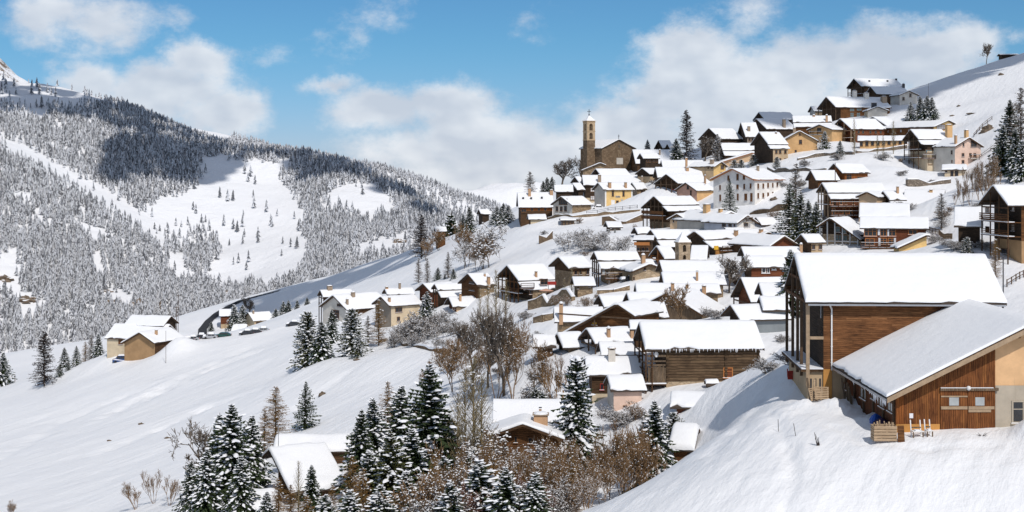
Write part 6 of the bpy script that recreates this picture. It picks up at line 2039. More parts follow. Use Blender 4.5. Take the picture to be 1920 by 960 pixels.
# the lower grove
T('spruce', 677, 764, 162, 'snowy spruce at the western edge of the lower grove')
T('spruce_snow', 704, 742, 168, 'slim snowy spruce behind the western edge of the lower grove')
T('larch_gold', 727, 712, 178, 'brown larch rising behind the western spruces of the lower grove')
T('spruce_snow', 752, 720, 172, 'spruce next to the brown larch in the lower grove')
T('larch_gold', 786, 742, 176, 'golden larch between two spruces in the lower grove')
T('spruce', 807, 679, 152, 'tallest spruce of the lower grove with a dark green heart', 1.15)
T('spruce_olive', 735, 806, 146, 'olive green spruce in the middle of the lower grove', 1.2)
T('spruce_snow', 774, 800, 148, 'snow laden spruce at the foot of the tallest one in the lower grove', 1.2)
T('spruce_snow', 690, 842, 147, 'wide snow laden spruce beside the big low roof', 1.25)
T('spruce', 842, 770, 156, 'dark spruce between the tallest spruce and the yellow poplars')
T('larch_gold', 660, 850, 143, 'golden larch leaning over the eave of the big low roof')
T('larch_gold', 680, 872, 138, 'low golden larch at the bottom of the lower grove')
T('spruce_snow', 832, 850, 138, 'snow laden spruce below the yellow poplars', 1.2)
T('spruce_snow', 762, 880, 136, 'low snow laden spruce in the bottom middle of the lower grove', 1.3)
T('spruce_snow', 712, 905, 133, 'lowest snow covered spruce of the lower grove', 1.4)
T('spruce', 585, 868, 152, 'slender young spruce in front of the big low roof', .9)
T('larch_gold', 623, 905, 143, 'young golden conifer right of the slender spruce by the low roof')
T('larch_gold', 522, 892, 152, 'golden larch bush in front of the gable of the big low roof', 1.3)
T('larch_gold', 545, 905, 146, 'second golden larch bush in front of the big low roof', 1.3)
T('poplar', 560, 862, 155, 'thin leafless sapling in front of the big low roof', .8)
T('spruce_snow', 500, 918, 148, 'small snowy spruce in front of the low shed', 1.3)
T('spruce_snow', 610, 925, 138, 'small snowy spruce below the eave of the big low roof', 1.5)
T('spruce_snow', 655, 915, 134, 'snowy spruce tip beside the small one below the big low roof', 1.4)
T('larch_gold', 575, 925, 140, 'rusty golden bush at the lower edge of the big low roof', 1.6)
T('poplar', 872, 690, 152, 'slender yellow barked tree with upright branches', .9)
T('poplar', 888, 668, 154, 'tallest yellow barked tree of the upright group', .9)
T('poplar', 903, 700, 150, 'yellow barked tree leaning to the gabled chalet', .9)
T('poplar', 858, 735, 150, 'shorter yellow barked tree beside the dark spruce', .9)
T('broad', 945, 572, 232, 'largest bare grey tree in the centre of the slope', .62, py=742)
T('broad', 915, 584, 240, 'bare grey tree beside the largest one on the slope', .7, py=728)
T('thin', 930, 610, 225, 'slim upright bare tree in front of the largest grey one', 1.0, py=752)
T('thin', 962, 618, 225, 'slim upright bare tree east of the largest grey one', 1.0, py=748)
T('thin', 880, 640, 225, 'slim upright bare tree above the yellow barked trees', 1.0, py=748)
T('broad_brown', 850, 640, 225, 'bare brown tree beside the tallest grove spruce', .8, py=735)
T('broad', 888, 600, 245, 'bare grey tree at the edge of the snowy bushes', .7, py=712)
T('broad_brown', 970, 598, 236, 'bare brown tree nearest to the short curved stone wall', .7, py=700)
T('broad_brown', 868, 625, 244, 'low bare brown tree at the edge of the snowy bushes', 1.0)
T('broad', 1000, 690, 196, 'bare tree with dark spreading limbs above the two chimney roof', 1.2)
T('spruce_broken', 1080, 655, 160, 'big spruce with a snow bent top in front of the log house', .80)
T('thin', 1048, 632, 184, 'pale bare tree directly beside the snow bent spruce', 1.1)
T('thin', 1032, 665, 188, 'thin pale bare tree left of the snow bent spruce', .9)
T('spruce_snow', 1229, 748, 148, 'snowy spruce below the old log barn')
T('larch_snow', 1208, 768, 152, 'thin snowy larch beside the snowy spruce below the log barn', .8)
T('spruce', 1005, 722, 178, 'tiny spruce in the snow above the two chimney roof', 1.2)
T('spruce', 1018, 732, 176, 'second tiny spruce in the snow above the two chimney roof', 1.2)
T('shrub_snow', 990, 715, 182, 'snow covered bush above the two chimney roof', .9)
for k, (kd, px, yt, Y, wd) in enumerate([('shrub', 822, 872, 130, .9), ('shrub_snow', 850, 890, 129, .9), ('shrub_red', 872, 905, 126, .9), ('shrub_snow', 900, 880, 134, .8), ('shrub_red', 935, 890, 130, .8), ('shrub_snow', 962, 905, 126, .9), ('shrub_red', 985, 885, 134, .8), ('shrub_snow', 800, 915, 126, 1.0),
                                      ('shrub_snow', 1042, 892, 128, .8), ('shrub_red', 1015, 918, 124, .9), ('shrub', 1075, 890, 128, .7), ('shrub', 1105, 890, 122, .7)]):
    T(kd, px, yt, Y, {'shrub': 'brown twiggy shrub dusted with snow at the foot of the lower grove', 'shrub_snow': 'grey shrub thick with snow at the foot of the lower grove', 'shrub_red': 'reddish shrub dusted with snow at the foot of the lower grove'}[kd], wd, 'snowy shrubs of the lower grove, ' + {'shrub': 'brown', 'shrub_snow': 'grey', 'shrub_red': 'reddish'}[kd])
for px, yt, Y in [(838, 835, 137), (880, 825, 140), (905, 842, 137), (930, 832, 140), (955, 850, 136), (985, 838, 139), (1018, 845, 137), (1048, 838, 137), (1062, 862, 131), (1092, 835, 138), (1020, 880, 129), (945, 880, 131), (862, 862, 132)]:
    T('thin', px, yt, Y, 'slim upright bare sapling in the thicket at the foot of the lower grove', .9, 'bare saplings of the lower thicket')
for px, yt, Y in [(815, 848, 136), (858, 852, 137), (918, 862, 133), (970, 862, 134), (1032, 862, 132), (1072, 850, 134)]:
    T('larch_gold', px, yt, Y, 'young golden larch in the thicket at the foot of the lower grove', .9, 'young golden larches of the lower thicket')
for px, yt, Y, wd in [(1142, 800, 146, .8), (1163, 792, 144, .8), (1183, 808, 138, .8), (1165, 848, 127, .8), (1128, 860, 126, .9), (1197, 822, 137, .7)]:
    T('broad_brown', px, yt, Y, 'slim brown bare tree growing at the edge of the snowy bank', wd, 'bare trees along the snowy bank')
T('thin', 288, 878, 190, 'tall bare bush in the open field west of the spruce clump', 1.0)
T('thin', 255, 898, 188, 'lower bare bush in the open field west of the spruce clump', 1.4)
T('thin', 316, 892, 184, 'bare bush closest to the spruce clump', 1.2)
T('shrub', 24, 935, 202, 'dark round bush alone at the bottom of the field', 1.0)
# the western row
T('spruce_wide', 577, 582, 303, 'snow laden pine in front of the tall narrow house', 1.15)
T('spruce_snow', 603, 600, 300, 'snow laden spruce beside the pine at the tall narrow house', 1.2)
T('spruce', 622, 578, 335, 'dark spruce shading the tall narrow house')
T('spruce_wide', 660, 577, 297, 'wide snow laden pine in front of the white gabled house', 1.2)
T('spruce_wide', 672, 618, 290, 'lower pine leaning from the wide snow laden one', 1.0)
T('larch_gold', 710, 560, 308, 'bare brown larch in front of the cream walled house', 1.0)
T('larch_grey', 690, 590, 312, 'grey larch between the wide pine and the cream walled house')
T('spruce_snow', 799, 545, 320, 'little snowy spruce in front of the red brown gable', 1.2)
for px, yt, Y, wd in [(762, 600, 305, 1.2), (786, 586, 300, 1.3), (812, 582, 304, 1.3), (842, 596, 292, 1.3), (868, 604, 286, 1.3), (775, 622, 288, 1.4), (895, 612, 280, 1.2), (826, 630, 276, 1.2), (738, 620, 300, 1.1)]:
    T('shrub_snow', px, yt, Y, 'snow covered bush on the slope below the western row', wd, 'snowy bushes below the western row')
for px, yt, Y in [(940, 625, 258), (912, 650, 240), (855, 660, 248), (985, 640, 236), (880, 690, 226), (800, 690, 240), (930, 700, 215)]:
    T('shrub', px, yt, Y, 'brown undergrowth bush among the bare trees of the slope', 1.3, 'undergrowth on the middle slope')
# the hamlet and the field
T('larch_dark', 83, 621, 388, 'big dark larch standing alone in the snowy field', 1.0)
T('spruce_snow', 185, 624, 425, 'snowy spruce beside the cream farmhouse wing')
T('larch_grey', 171, 625, 428, 'grey larch next to the snowy spruce by the farmhouse')
T('larch_gold', 160, 639, 430, 'low brown larch in the group by the farmhouse', 1.2)
T('spruce_snow', 143, 647, 405, 'snowy spruce halfway between farmhouse and big dark larch')
T('spruce_snow', 121, 650, 425, 'slim snowy spruce next to the big dark larch')
T('spruce', 128, 676, 400, 'knee high spruce between the two slim ones in the field', 1.2)
T('spruce', 113, 680, 395, 'knee high spruce right beside the big dark larch', 1.2)
T('spruce_snow', 4, 660, 425, 'snowy spruce cut off by the edge of the view', 1.2)
T('larch_snow', 325, 598, 415, 'snowy bare larch behind the dark farmhouse gable')
T('spruce_snow', 439, 570, 648, 'snowy spruce beside the little red brown house', 1.1)
T('spruce_snow', 455, 570, 655, 'pale snowy spruce behind the one at the red brown house', 1.1)
T('spruce', 396, 602, 650, 'small spruce at the bend of the valley road', 1.3)
T('broad', 467, 562, 668, 'dark bare tree above the tan hamlet house', 1.0)
T('broad', 458, 556, 690, 'bare tree beside the valley road', .9)
for px, yt, Y in [(517, 577, 605), (531, 564, 600), (541, 562, 598), (557, 562, 592), (576, 556, 585)]:
    T('spruce', px, yt, Y, 'dark spruce in the line above the car park', 1.1, 'line of spruces above the car park')
# the grove on the ridge
T('larch_dark', 790, 400, 560, 'tall dark larch at the western end of the ridge grove', .9, py=486)
T('broad_brown', 798, 445, 545, 'brown bare tree at the foot of the tall dark larch', py=488)
T('larch_grey', 785, 482, 470, 'thin grey larch on the slope below the ridge grove', 1.0, py=531)
T('larch_grey', 801, 482, 465, 'second thin grey larch on the slope below the ridge grove', .9, py=531)
T('larch_grey', 840, 471, 470, 'very thin grey larch alone on the slope', py=523)
T('spruce', 821, 500, 462, 'small spruce under the thin grey larches', 1.2, py=525)
T('spruce', 850, 502, 458, 'small dark spruce beside the very thin larch', 1.2, py=524)
T('spruce', 834, 512, 455, 'smallest spruce between the thin larches', 1.2, py=524)
T('spruce', 843, 398, 585, 'dark spruce behind the ridge cabin', py=437)
T('spruce', 868, 400, 580, 'dark spruce beside the tallest one of the ridge grove', py=441)
T('spruce', 880, 385, 575, 'tallest dark spruce of the ridge grove', .9, py=441)
T('broad_brown', 822, 430, 560, 'bare brown tree beside the ridge cabin', 1.2, py=470)
T('broad_brown', 876, 418, 520, 'bare brown tree in front of the tallest ridge spruce', .9, py=503)
T('broad_snow', 905, 415, 500, 'snow dusted bare tree at the eastern end of the ridge grove', .9, py=505)
T('broad_brown', 918, 440, 480, 'brown bare tree on the slope edge of the ridge grove', .9, py=502)
T('broad_snow', 870, 450, 485, 'snow dusted bare tree on the slope below the ridge grove', 1.0, py=506)
T('broad_brown', 895, 455, 470, 'spreading brown bare tree lowest in the ridge grove', 1.0, py=509)
for px, yt, Y in [(932, 385, 590), (942, 380, 585), (953, 383, 580), (926, 395, 575)]:
    T('spruce_snow', px, yt, Y, 'dark snowy spruce between the ridge cabins and the orange board house', 1.3, 'spruces beside the orange board house', py=419)
T('larch_grey', 994, 320, 600, 'bare larch on the skyline beyond the church cluster', 1.4)
for px, yt, Y in [(1019, 338, 590), (1026, 331, 592), (1035, 330, 588)]:
    T('spruce', px, yt, Y, 'small dark spruce on the skyline below the church', 1.1, 'skyline spruces below the church')
T('broad', 1055, 297, 560, 'bare tree on the skyline in front of the sacristy', .9)
T('broad', 1089, 294, 575, 'bare tree close beside the church tower', .9)
for px, yt, Y in [(1062, 433, 392), (1092, 440, 385), (1110, 430, 392), (1132, 432, 380), (1150, 445, 372), (1168, 440, 375), (1085, 425, 402)]:
    T('broad_snow', px, yt, Y, 'snow covered bare tree on the bank below the road wall', 1.3, 'snowy bare trees below the road wall', py=yt + 38)
T('spruce_snow', 1142, 432, 362, 'slim snowy spruce left of the orange balcony block', .9)
T('spruce_snow', 1153, 436, 360, 'second slim snowy spruce left of the orange balcony block', .9)
# the village
T('larch_dark', 1287, 205, 500, 'tall dark larch towering over the roofs beside the church', .85)
T('spruce', 1268, 258, 497, 'dark spruce at the foot of the tall dark larch', 1.2)
T('spruce', 1214, 261, 560, 'small dark spruce on the skyline beside the church')
T('larch_snow', 1345, 250, 485, 'snowy larch between the big larch and the shaded roofs', 1.2)
T('broad', 1322, 255, 495, 'bare tree next to the tall dark larch', 1.2)
T('spruce_bare', 1369, 332, 362, 'slender spruce in front of the big white building', .75)
for px, yt, Y in [(1377, 299, 440), (1390, 298, 440), (1412, 289, 445)]:
    T('spruce_wide', px, yt, Y, 'round bush capped with snow under the orange single slope building', 1.6, 'snow capped bushes at the orange building')
T('spruce_bare', 1479, 340, 314, 'tall dark spruce on the bend beside the big white building', .85)
T('larch_grey', 1492, 304, 322, 'tall bare larch behind the dark spruces on the bend')
T('spruce_olive', 1500, 358, 308, 'olive spruce beside the tall dark one on the bend', .8)
T('spruce_olive', 1517, 374, 304, 'olive spruce in the middle of the bend group', .9)
T('spruce_olive', 1529, 376, 302, 'olive spruce at the end of the bend group', .9)
T('larch_grey', 1765, 360, 292, 'bare larch beside the dark walled house', 1.2)
for px, yt, Y in [(1798, 332, 312), (1812, 312, 314), (1826, 304, 312), (1842, 300, 308), (1856, 296, 306), (1868, 288, 304), (1835, 325, 300), (1805, 345, 300), (1848, 315, 296), (1820, 335, 298), (1790, 350, 304), (1862, 320, 292)]:
    T('thin', px, yt, Y, 'slim brown bare tree in the thicket above the dark chalet', .9, 'thicket of bare trees')
T('spruce', 1893, 184, 332, 'tall snowy spruce at the top of the eastern group', .8)
T('larch_grey', 1914, 162, 326, 'tallest thin conifer of the eastern group', 1.0)
T('spruce', 1880, 232, 320, 'spruce at the slope edge of the eastern group', .9)
T('spruce', 1904, 236, 314, 'spruce in the middle of the eastern group', .9)
T('spruce_snow', 1917, 262, 306, 'lowest snowy spruce of the eastern group', 1.0)
for px, yt, Y in [(1707, 190, 494), (1725, 179, 496), (1737, 178, 497), (1747, 181, 495)]:
    T('spruce_snow', px, yt, Y, 'snowy spruce in the row of four on the slope above the long building', 1.15, 'row of four spruces on the upper slope', py=226)
for px, yt, Y in [(1602, 222, 416), (1675, 226, 418), (1645, 250, 414), (1656, 252, 412)]:
    T('poplar', px, yt, Y, 'thin pale bare tree in front of the low orange annex', .8, 'bare trees before the low annex')
T('spruce_snow', 1575, 262, 416, 'small snowy spruce beside the low orange annex', 1.2)
T('spruce_snow', 1546, 244, 448, 'small snowy spruce under the balcony of the orange gabled house', 1.1)
T('spruce_wide', 1457, 293, 420, 'snow ball shaped bush below the orange plastered house', 1.5)
T('broad', 1367, 476, 258, 'bare tree in front of the broad white roofs', 1.0)
T('broad_brown', 1280, 532, 216, 'bare spreading tree hiding the long sloping gable', .95)
T('spruce', 1484, 465, 216, 'small spruce in front of the long high roof by the big barn', 1.1)
for px, yt, Y, wd in [(1120, 545, 262, 1.0), (1098, 556, 258, 1.2), (1062, 550, 264, 1.1), (1042, 552, 270, 1.0)]:
    T('shrub', px, yt, Y, 'brown bush in front of the domed stone hut', wd, 'bushes before the stone hut')
for px, yt, Y in [(1072, 500, 276), (1087, 508, 272), (1058, 520, 276)]:
    T('poplar', px, yt, Y, 'pale green bare tree between stone hut and terrace restaurant', .8, 'pale trees beside the stone hut')
for px, yt, Y in [(930, 505, 288), (948, 520, 286), (915, 530, 284), (900, 540, 286)]:
    T('poplar', px, yt, Y, 'pale bare tree in front of the timber restaurant', .9, 'pale trees before the timber restaurant')
T('spruce_wide', 1814, 443, 246, 'snow covered bush at the foot of the dark walled house', 1.3)
T('larch_gold', 1866, 446, 226, 'small golden larch under the dark chalet', 1.0)
T('broad', 1849, 80, 652, 'lone round crowned bare tree on the bare skyline', .75)
T('spruce_wide', 1262, 770, 156, 'snowy bush under the end of the low shed', 1.6)
T('broad_snow', 1600, 345, 372, 'snowy leafless bush beside the open fronted cabin', 1.2)

# more of the thicket that veils the brown gabled chalet
for kd, px, yt, Y, lb in [('broad_snow', 942, 800, 150, 'snow dusted bare tree veiling the western end of the brown gabled chalet'), ('thin', 972, 812, 148, 'brown bare tree standing before the brown gabled chalet'), ('broad_snow', 1008, 818, 149, 'snow dusted bare tree before the eastern window of the brown gabled chalet'),
                          ('thin', 1040, 812, 147, 'brown bare tree between the brown gabled chalet and the snow bent spruce'), ('larch_gold', 912, 800, 146, 'golden larch between the yellow barked trees and the brown gabled chalet'), ('larch_gold', 925, 850, 134, 'low golden larch in the middle of the shrubs'),
                          ('thin', 1000, 850, 136, 'bare sapling in the middle of the reddish shrubs'), ('spruce_snow', 870, 842, 142, 'snow laden spruce between the shrubs and the yellow barked trees'), ('thin', 1075, 822, 140, 'bare brown sapling under the snow bent spruce')]:
    T(kd, px, yt, Y, lb, 1.0)
for px, yt, Y, lb in [(900, 858, 127, 'snow laden young spruce under the yellow barked trees'), (950, 872, 123, 'snow laden young spruce in the middle of the lower thicket'), (1003, 880, 122, 'snow laden young spruce below the brown gabled chalet'), (848, 895, 124, 'snow laden young spruce at the bottom edge of the lower thicket')]:
    T('spruce_snow', px, yt, Y, lb, 1.3)
# low bushes poking through the snow between the houses
for px, py in [(1012, 640), (985, 655), (1065, 640), (960, 560), (985, 600), (1112, 470), (1190, 430), (1098, 480), (1020, 440), (1440, 345), (1462, 352), (1500, 350), (1425, 362), (1510, 312), (1530, 330), (1570, 300), (1655, 300), (1690, 305), (1722, 300), (1690, 330), (1768, 410), (1780, 398), (1755, 455), (1790, 470), (1845, 470), (1700, 395), (1440, 470), (1150, 415), (1085, 418), (1232, 415), (1225, 345), (1340, 600), (1470, 640), (1495, 690), (1440, 700), (1190, 790), (1160, 800), (1450, 410), (1545, 415), (1745, 345), (1850, 350), (1835, 395)]:
    p = first_hit(ground_base, px, py)
    T('shrub_snow' if (px + py) % 3 else 'shrub', px, HZ - (p[2] + TREE_RNG.uniform(1.0, 2.4)) / p[1] * F, p[1], 'low bush poking through the snow between the village houses' if (px + py) % 3 == 0 else 'low frosted bush in the snow between the village houses', 1.8, 'low bushes between the houses, ' + ('plain' if (px + py) % 3 == 0 else 'frosted'), py=py)


# ------------------------------------------------------------------ walls, road, cars, poles and the things in the yard
def ribbon_wall(name, label, pts, hgt, thick, mat, snow=.22, cat='wall'):
    """a wall that follows the ground through pixel feet (px, py), with its cap of snow"""
    P = [first_hit(ground_base, *p) if len(p) == 2 else np.array((*at(p[0], p[1], p[2])[:2], 0)) for p in pts]
    o = P[0].copy(); o[2] = gz(o[0], o[1])
    t = thing(name, label, cat, o)
    m, c = MB(), MB()
    for a, b in zip(P[:-1], P[1:]):
        dv = (b - a)[:2]; L = np.linalg.norm(dv); dv = dv / L; nv = np.array((-dv[1], dv[0]))
        k = max(1, int(L / 2.5))
        for i in range(k):
            p, q = a[:2] + dv * L * i / k, a[:2] + dv * L * (i + 1) / k
            zp, zq = gz(*p) - o[2], gz(*q) - o[2]
            hp, hq = [hgt * (.72 + 1.1 * float(fbm(np.array([e_[0] / 4.0]), np.array([e_[1] / 4.0]), 3, 6)[0])) for e_ in (p, q)]
            w = nv * thick / 2
            r = lambda e, z, s_: (e[0] - o[0] + s_[0], e[1] - o[1] + s_[1], z)
            m.hexa([r(p, zp - 1.5, -w), r(q, zq - 1.5, -w), r(q, zq - 1.5, w), r(p, zp - 1.5, w), r(p, zp + hp, -w), r(q, zq + hq, -w), r(q, zq + hq, w), r(p, zp + hp, w)])
            if snow:
                w2, w3 = w * 1.25, w * .8
                e1, e2 = .004, snow * (1 + .5 * fbm(np.array([i * .7]), np.array([a[0]]), 2)[0])
                c.hexa([r(p, zp + hp + e1, -w2), r(q, zq + hq + e1, -w2), r(q, zq + hq + e1, w2), r(p, zp + hp + e1, w2), r(p, zp + hp + e2, -w3), r(q, zq + hq + e2, -w3), r(q, zq + hq + e2, w3), r(p, zp + hp + e2, w3)])
    m.build('masonry', mat, t)
    if snow:
        c.build('snow_cap', 'snow_clump', t)
    return t


ribbon_wall('stone_wall', 'stone road wall below the yellow house', [(1020, 412), (1075, 409), (1120, 404), (1165, 399), (1200, 395)], 1.0, .8, 'stone_tan')
ribbon_wall('stone_wall', 'lower stone terrace wall under the road wall', [(1130, 422), (1172, 420), (1205, 414)], 1.8, .8, 'stone_brown')
ribbon_wall('stone_wall', 'stone terrace wall of the timber restaurant', [(992, 580), (1020, 576), (1048, 570), (1075, 566)], 2.3, .7, 'stone_tan')
ribbon_wall('stone_wall', 'long terrace wall crossing the slope above the open fronted cabin', [(1440, 322), (1490, 322), (1548, 320)], 1.1, .7, 'stone_grey')
ribbon_wall('stone_wall', 'upper terrace wall under the orange plastered house', [(1495, 302), (1545, 292), (1600, 290)], 1.1, .6, 'stone_grey')
ribbon_wall('stone_wall', 'rough snowy terrace wall under the low orange annex', [(1605, 288), (1660, 282), (1700, 278)], 1.0, .6, 'stone_grey')
ribbon_wall('stone_wall', 'mossy retaining wall below the big white building', [(1408, 402), (1445, 398), (1476, 392)], 1.6, .8, 'stone_brown')
ribbon_wall('stone_wall', 'dark retaining wall under the black timber chalet', [(1700, 350), (1740, 348), (1782, 344)], 2.0, .8, 'stone_grey')
ribbon_wall('stone_wall', 'short curved stone wall on the snow below the restaurant terrace', [(1003, 606), (1020, 604), (1036, 600)], 1.4, .9, 'stone_tan')
ribbon_wall('stone_wall', 'long low terrace wall below the glass fronted chalet', [(1120, 552), (1150, 550), (1180, 546)], 1.0, .6, 'stone_tan')
ribbon_wall('stone_wall', 'crumbling field wall among the snowy bushes of the western row', [(755, 645), (780, 652), (815, 658), (850, 668)], .8, .7, 'stone_brown', .3)
ribbon_wall('wooden_hoarding', 'dark wooden hoarding alone on the open snow slope', [(1011, 458), (1036, 448)], 2.6, .25, 'wood_grey_v', .12, 'hoarding')


def fence(name, label, pts, hgt=1.1, step=2.6, mat='beam_dark', rails=2):
    P = [first_hit(ground_base, *p) for p in pts]
    o = P[0].copy(); o[2] = gz(o[0], o[1])
    t = thing(name, label, 'fence', o)
    r = MB()
    prev = None
    for a, b in zip(P[:-1], P[1:]):
        L = np.linalg.norm((b - a)[:2])
        k = max(1, int(L / step))
        for i in range(k + (1 if b is P[-1] else 0)):
            p = a + (b - a) * i / k
            z = gz(p[0], p[1]) - o[2]
            m = MB()
            m.box(p[0] - o[0] - .07, p[0] - o[0] + .07, p[1] - o[1] - .07, p[1] - o[1] + .07, z - .6, z + hgt)
            m.build('post', mat, t)
            cur = (p[0] - o[0], p[1] - o[1], z)
            if prev is not None:
                for j in range(rails):
                    f = hgt * (.9 - .45 * j)
                    r.bar((prev[0], prev[1], prev[2] + f), (cur[0], cur[1], cur[2] + f), .045)
            prev = cur
    r.build('rail', mat, t)
    return t


fence('rail_fence', 'dark railing along the road in front of the yellow house', [(1100, 402), (1140, 397), (1195, 390)], 1.1, 2.4, 'metal_dark')
fence('rail_fence', 'wooden rail fence climbing the slope behind the pink house', [(1836, 300), (1858, 285), (1880, 268)], 1.3, 2.6)
fence('rail_fence', 'rail fence running up the slope above the orange chimney', [(1826, 258), (1842, 240), (1860, 226)], 1.2, 2.8)
fence('rail_fence', 'fence posts on the slope behind the big barn', [(1888, 540), (1905, 530), (1919, 522)], 1.2, 1.8, 'beam_dark')
fence('rail_fence', 'leaning fence beside the orange windowed chalet', [(1737, 432), (1760, 440), (1785, 450)], 1.1, .7, 'wood_grey_v')

# the valley road: ploughed asphalt on the far side of the field
line = [(372, 634), (380, 618), (393, 602), (408, 590), (430, 576), (455, 564), (485, 555), (524, 545)]
P = np.array([first_hit(ground_base, *p)[:2] for p in line])
PP = np.concatenate([np.linspace(a, b, 12, endpoint=False) for a, b in zip(P[:-1], P[1:])] + [P[-1:]])
tg = np.gradient(PP, axis=0); tg /= np.linalg.norm(tg, axis=1)[:, None]
nm = np.stack([-tg[:, 1], tg[:, 0]], 1)
V = []
for w in np.linspace(-2.0, 2.0, 7):
    q_ = PP + nm * w
    V.append(np.column_stack([q_, ground(q_[:, 0], q_[:, 1])]))
V = np.stack(V, 1)
zr_ = V[..., 2].mean(1, keepdims=True)
V[..., 2] = np.maximum(V[..., 2], zr_) + .30
nr, nc = V.shape[:2]
i = np.arange(nr - 1)[:, None] * nc + np.arange(nc - 1)[None]
tag(link('road', mesh_np('road', V.reshape(-1, 3), np.stack([i, i + 1, i + nc + 1, i + nc], -1).reshape(-1, 4), None, ['asphalt'], True, 4)), 'dark ploughed valley road', None, None, 'structure')


# ---- cars
def car(name, label, px, py, yaw, paint, van=False, snow=0.0, Y=None, scale=1.0):
    p = first_hit(ground_base, px, py) if Y is None else at(px, py, Y)
    z = gz(p[0], p[1])
    c, s_ = math.cos(RAD(yaw)), math.sin(RAD(yaw))
    d, n = (c * scale, s_ * scale), (-s_ * scale, c * scale)
    t = thing(name, label, 'van' if van else 'car', (p[0], p[1], z), None)
    L, Wd, Hh = (4.9, 1.9, 2.0) if van else (4.2, 1.7, 1.45)
    if van:
        side = [(0, .35), (0, .95), (.75, 1.15), (1.35, 1.9), (1.7, 2.0), (4.75, 2.0), (4.9, 1.8), (4.9, .35)]
    else:
        side = [(0, .35), (0, .72), (.9, .86), (1.45, 1.38), (1.8, 1.45), (3.2, 1.42), (3.95, .95), (4.2, .88), (4.2, .35)]
    m = MB(d, n)
    k = len(side)
    hw = Wd / 2
    inn = [hw - (.14 if zz > 1.0 else 0) for _, zz in side]
    m.poly([(u, -w_, zz) for (u, zz), w_ in zip(side, inn)]); m.poly([(u, w_, zz) for (u, zz), w_ in reversed(list(zip(side, inn)))])
    for i in range(k):
        (a, az), (b, bz) = side[i], side[(i + 1) % k]
        m.poly([(a, -inn[i], az), (b, -inn[(i + 1) % k], bz), (b, inn[(i + 1) % k], bz), (a, inn[i], az)])
    bd = m.build('body', paint, t)
    m = MB(d, n)
    top, bot = (1.82, 1.2) if van else (1.32, .95)
    spans = ((1.25, 2.2), (2.35, 3.4), (3.5, 4.6)) if van else ((1.45, 2.4), (2.5, 3.35))
    for a, b in spans:
        for sg in (-1, 1):
            o0, o1 = sg * (hw - .12), sg * (hw - .005)
            m.box(a, b, min(o0, o1), max(o0, o1), bot, top)
    a = (.78, 1.18) if van else (.93, .9); b = (1.33, 1.86) if van else (1.42, 1.34)
    m.poly([(a[0] - .02, -hw * .8, a[1] + .02), (a[0] - .02, hw * .8, a[1] + .02), (b[0] - .03, hw * .75, b[1] + .02), (b[0] - .03, -hw * .75, b[1] + .02)])
    m.poly([(L + .01, -hw * .75, bot), (L + .01, hw * .75, bot), (L + .008, hw * .7, top - .1), (L + .008, -hw * .7, top - .1)] if van else [(3.28, -hw * .72, 1.42), (3.28, hw * .72, 1.42), (3.93, hw * .75, 1.0), (3.93, -hw * .75, 1.0)])
    m.build('window_glass', 'glass_dark', bd)
    for u in (.85, L - .85):
        for sg in (-1, 1):
            m = MB(d, n)
            r, v = .34, sg * (hw - .06)
            ring = [(u + r * math.cos(i * math.pi / 7), .34 + r * math.sin(i * math.pi / 7)) for i in range(14)]
            m.poly([(a_, v + sg * .09, b_) for a_, b_ in ring]); m.poly([(a_, v - sg * .1, b_) for a_, b_ in ring])
            for i in range(14):
                (a_, az), (b_, bz) = ring[i], ring[(i + 1) % 14]
                m.poly([(a_, v - sg * .1, az), (b_, v - sg * .1, bz), (b_, v + sg * .09, bz), (a_, v + sg * .09, az)])
            m.build('wheel', 'tyre_black', t)
    for sg in (-1, 1):
        m = MB(d, n); m.box(-.02, .03, sg * .62 - .14, sg * .62 + .14, .62, .76); m.build('headlight', 'glass_pale', t)
        m = MB(d, n); m.box(L - .02, L + .03, sg * .66 - .1, sg * .66 + .1, .72, 1.0); m.build('tail_light', 'lamp_red', t)
    if snow:
        m = MB(d, n)
        tp = side[4:6]
        m.hexa([(tp[0][0] - .2, -hw + .16, tp[0][1] + .005), (tp[1][0], -hw + .16, tp[1][1] + .005), (tp[1][0], hw - .16, tp[1][1] + .005), (tp[0][0] - .2, hw - .16, tp[0][1] + .005),
                (tp[0][0], -hw + .3, tp[0][1] + snow), (tp[1][0] - .15, -hw + .3, tp[1][1] + snow), (tp[1][0] - .15, hw - .3, tp[1][1] + snow), (tp[0][0], hw - .3, tp[0][1] + snow)])
        if not van:
            m.hexa([(.05, -hw + .1, .74), (.85, -hw + .1, .87), (.85, hw - .1, .87), (.05, hw - .1, .74), (.15, -hw + .2, .74 + snow * .8), (.9, -hw + .2, .9 + snow * .8), (.9, hw - .2, .9 + snow * .8), (.15, hw - .2, .74 + snow * .8)])
        m.build('snow_cover', 'snow_clump', bd)
    return t


car('parked_van', 'blue van with snow on its roof parked below the orange gable house', 211, 680, 12, 'car_blue', True, .25, None, 1.0)
car('parked_car', 'dark green estate car parked at the roadside of the hamlet', 402, 633, 4, 'car_green', False, 0, None, 1.15)
car('parked_van', 'white van parked beside the tan hamlet house', 497, 619, 8, 'car_white', True, .15, 630)
for px, py, paint, lb in [(463, 627, 'car_dark', 'snow buried dark car in front of the tan hamlet house'), (478, 624, 'car_silver', 'snow buried silver car between the dark car and the white van'), (448, 629, 'car_dark', 'snow buried car below the garage roof'),
                          (336, 644, 'car_dark', 'snow capped dark car nearest to the farmhouse'), (346, 641, 'car_silver', 'snow capped silver car second from the farmhouse'), (362, 637, 'car_dark', 'snow capped dark car before the road mouth'), (380, 636, 'car_silver', 'snow capped silver car at the road mouth'), (536, 614, 'car_dark', 'dark car alone beyond the white van')]:
    car('parked_car', lb, px, py, 10, paint, False, .5)
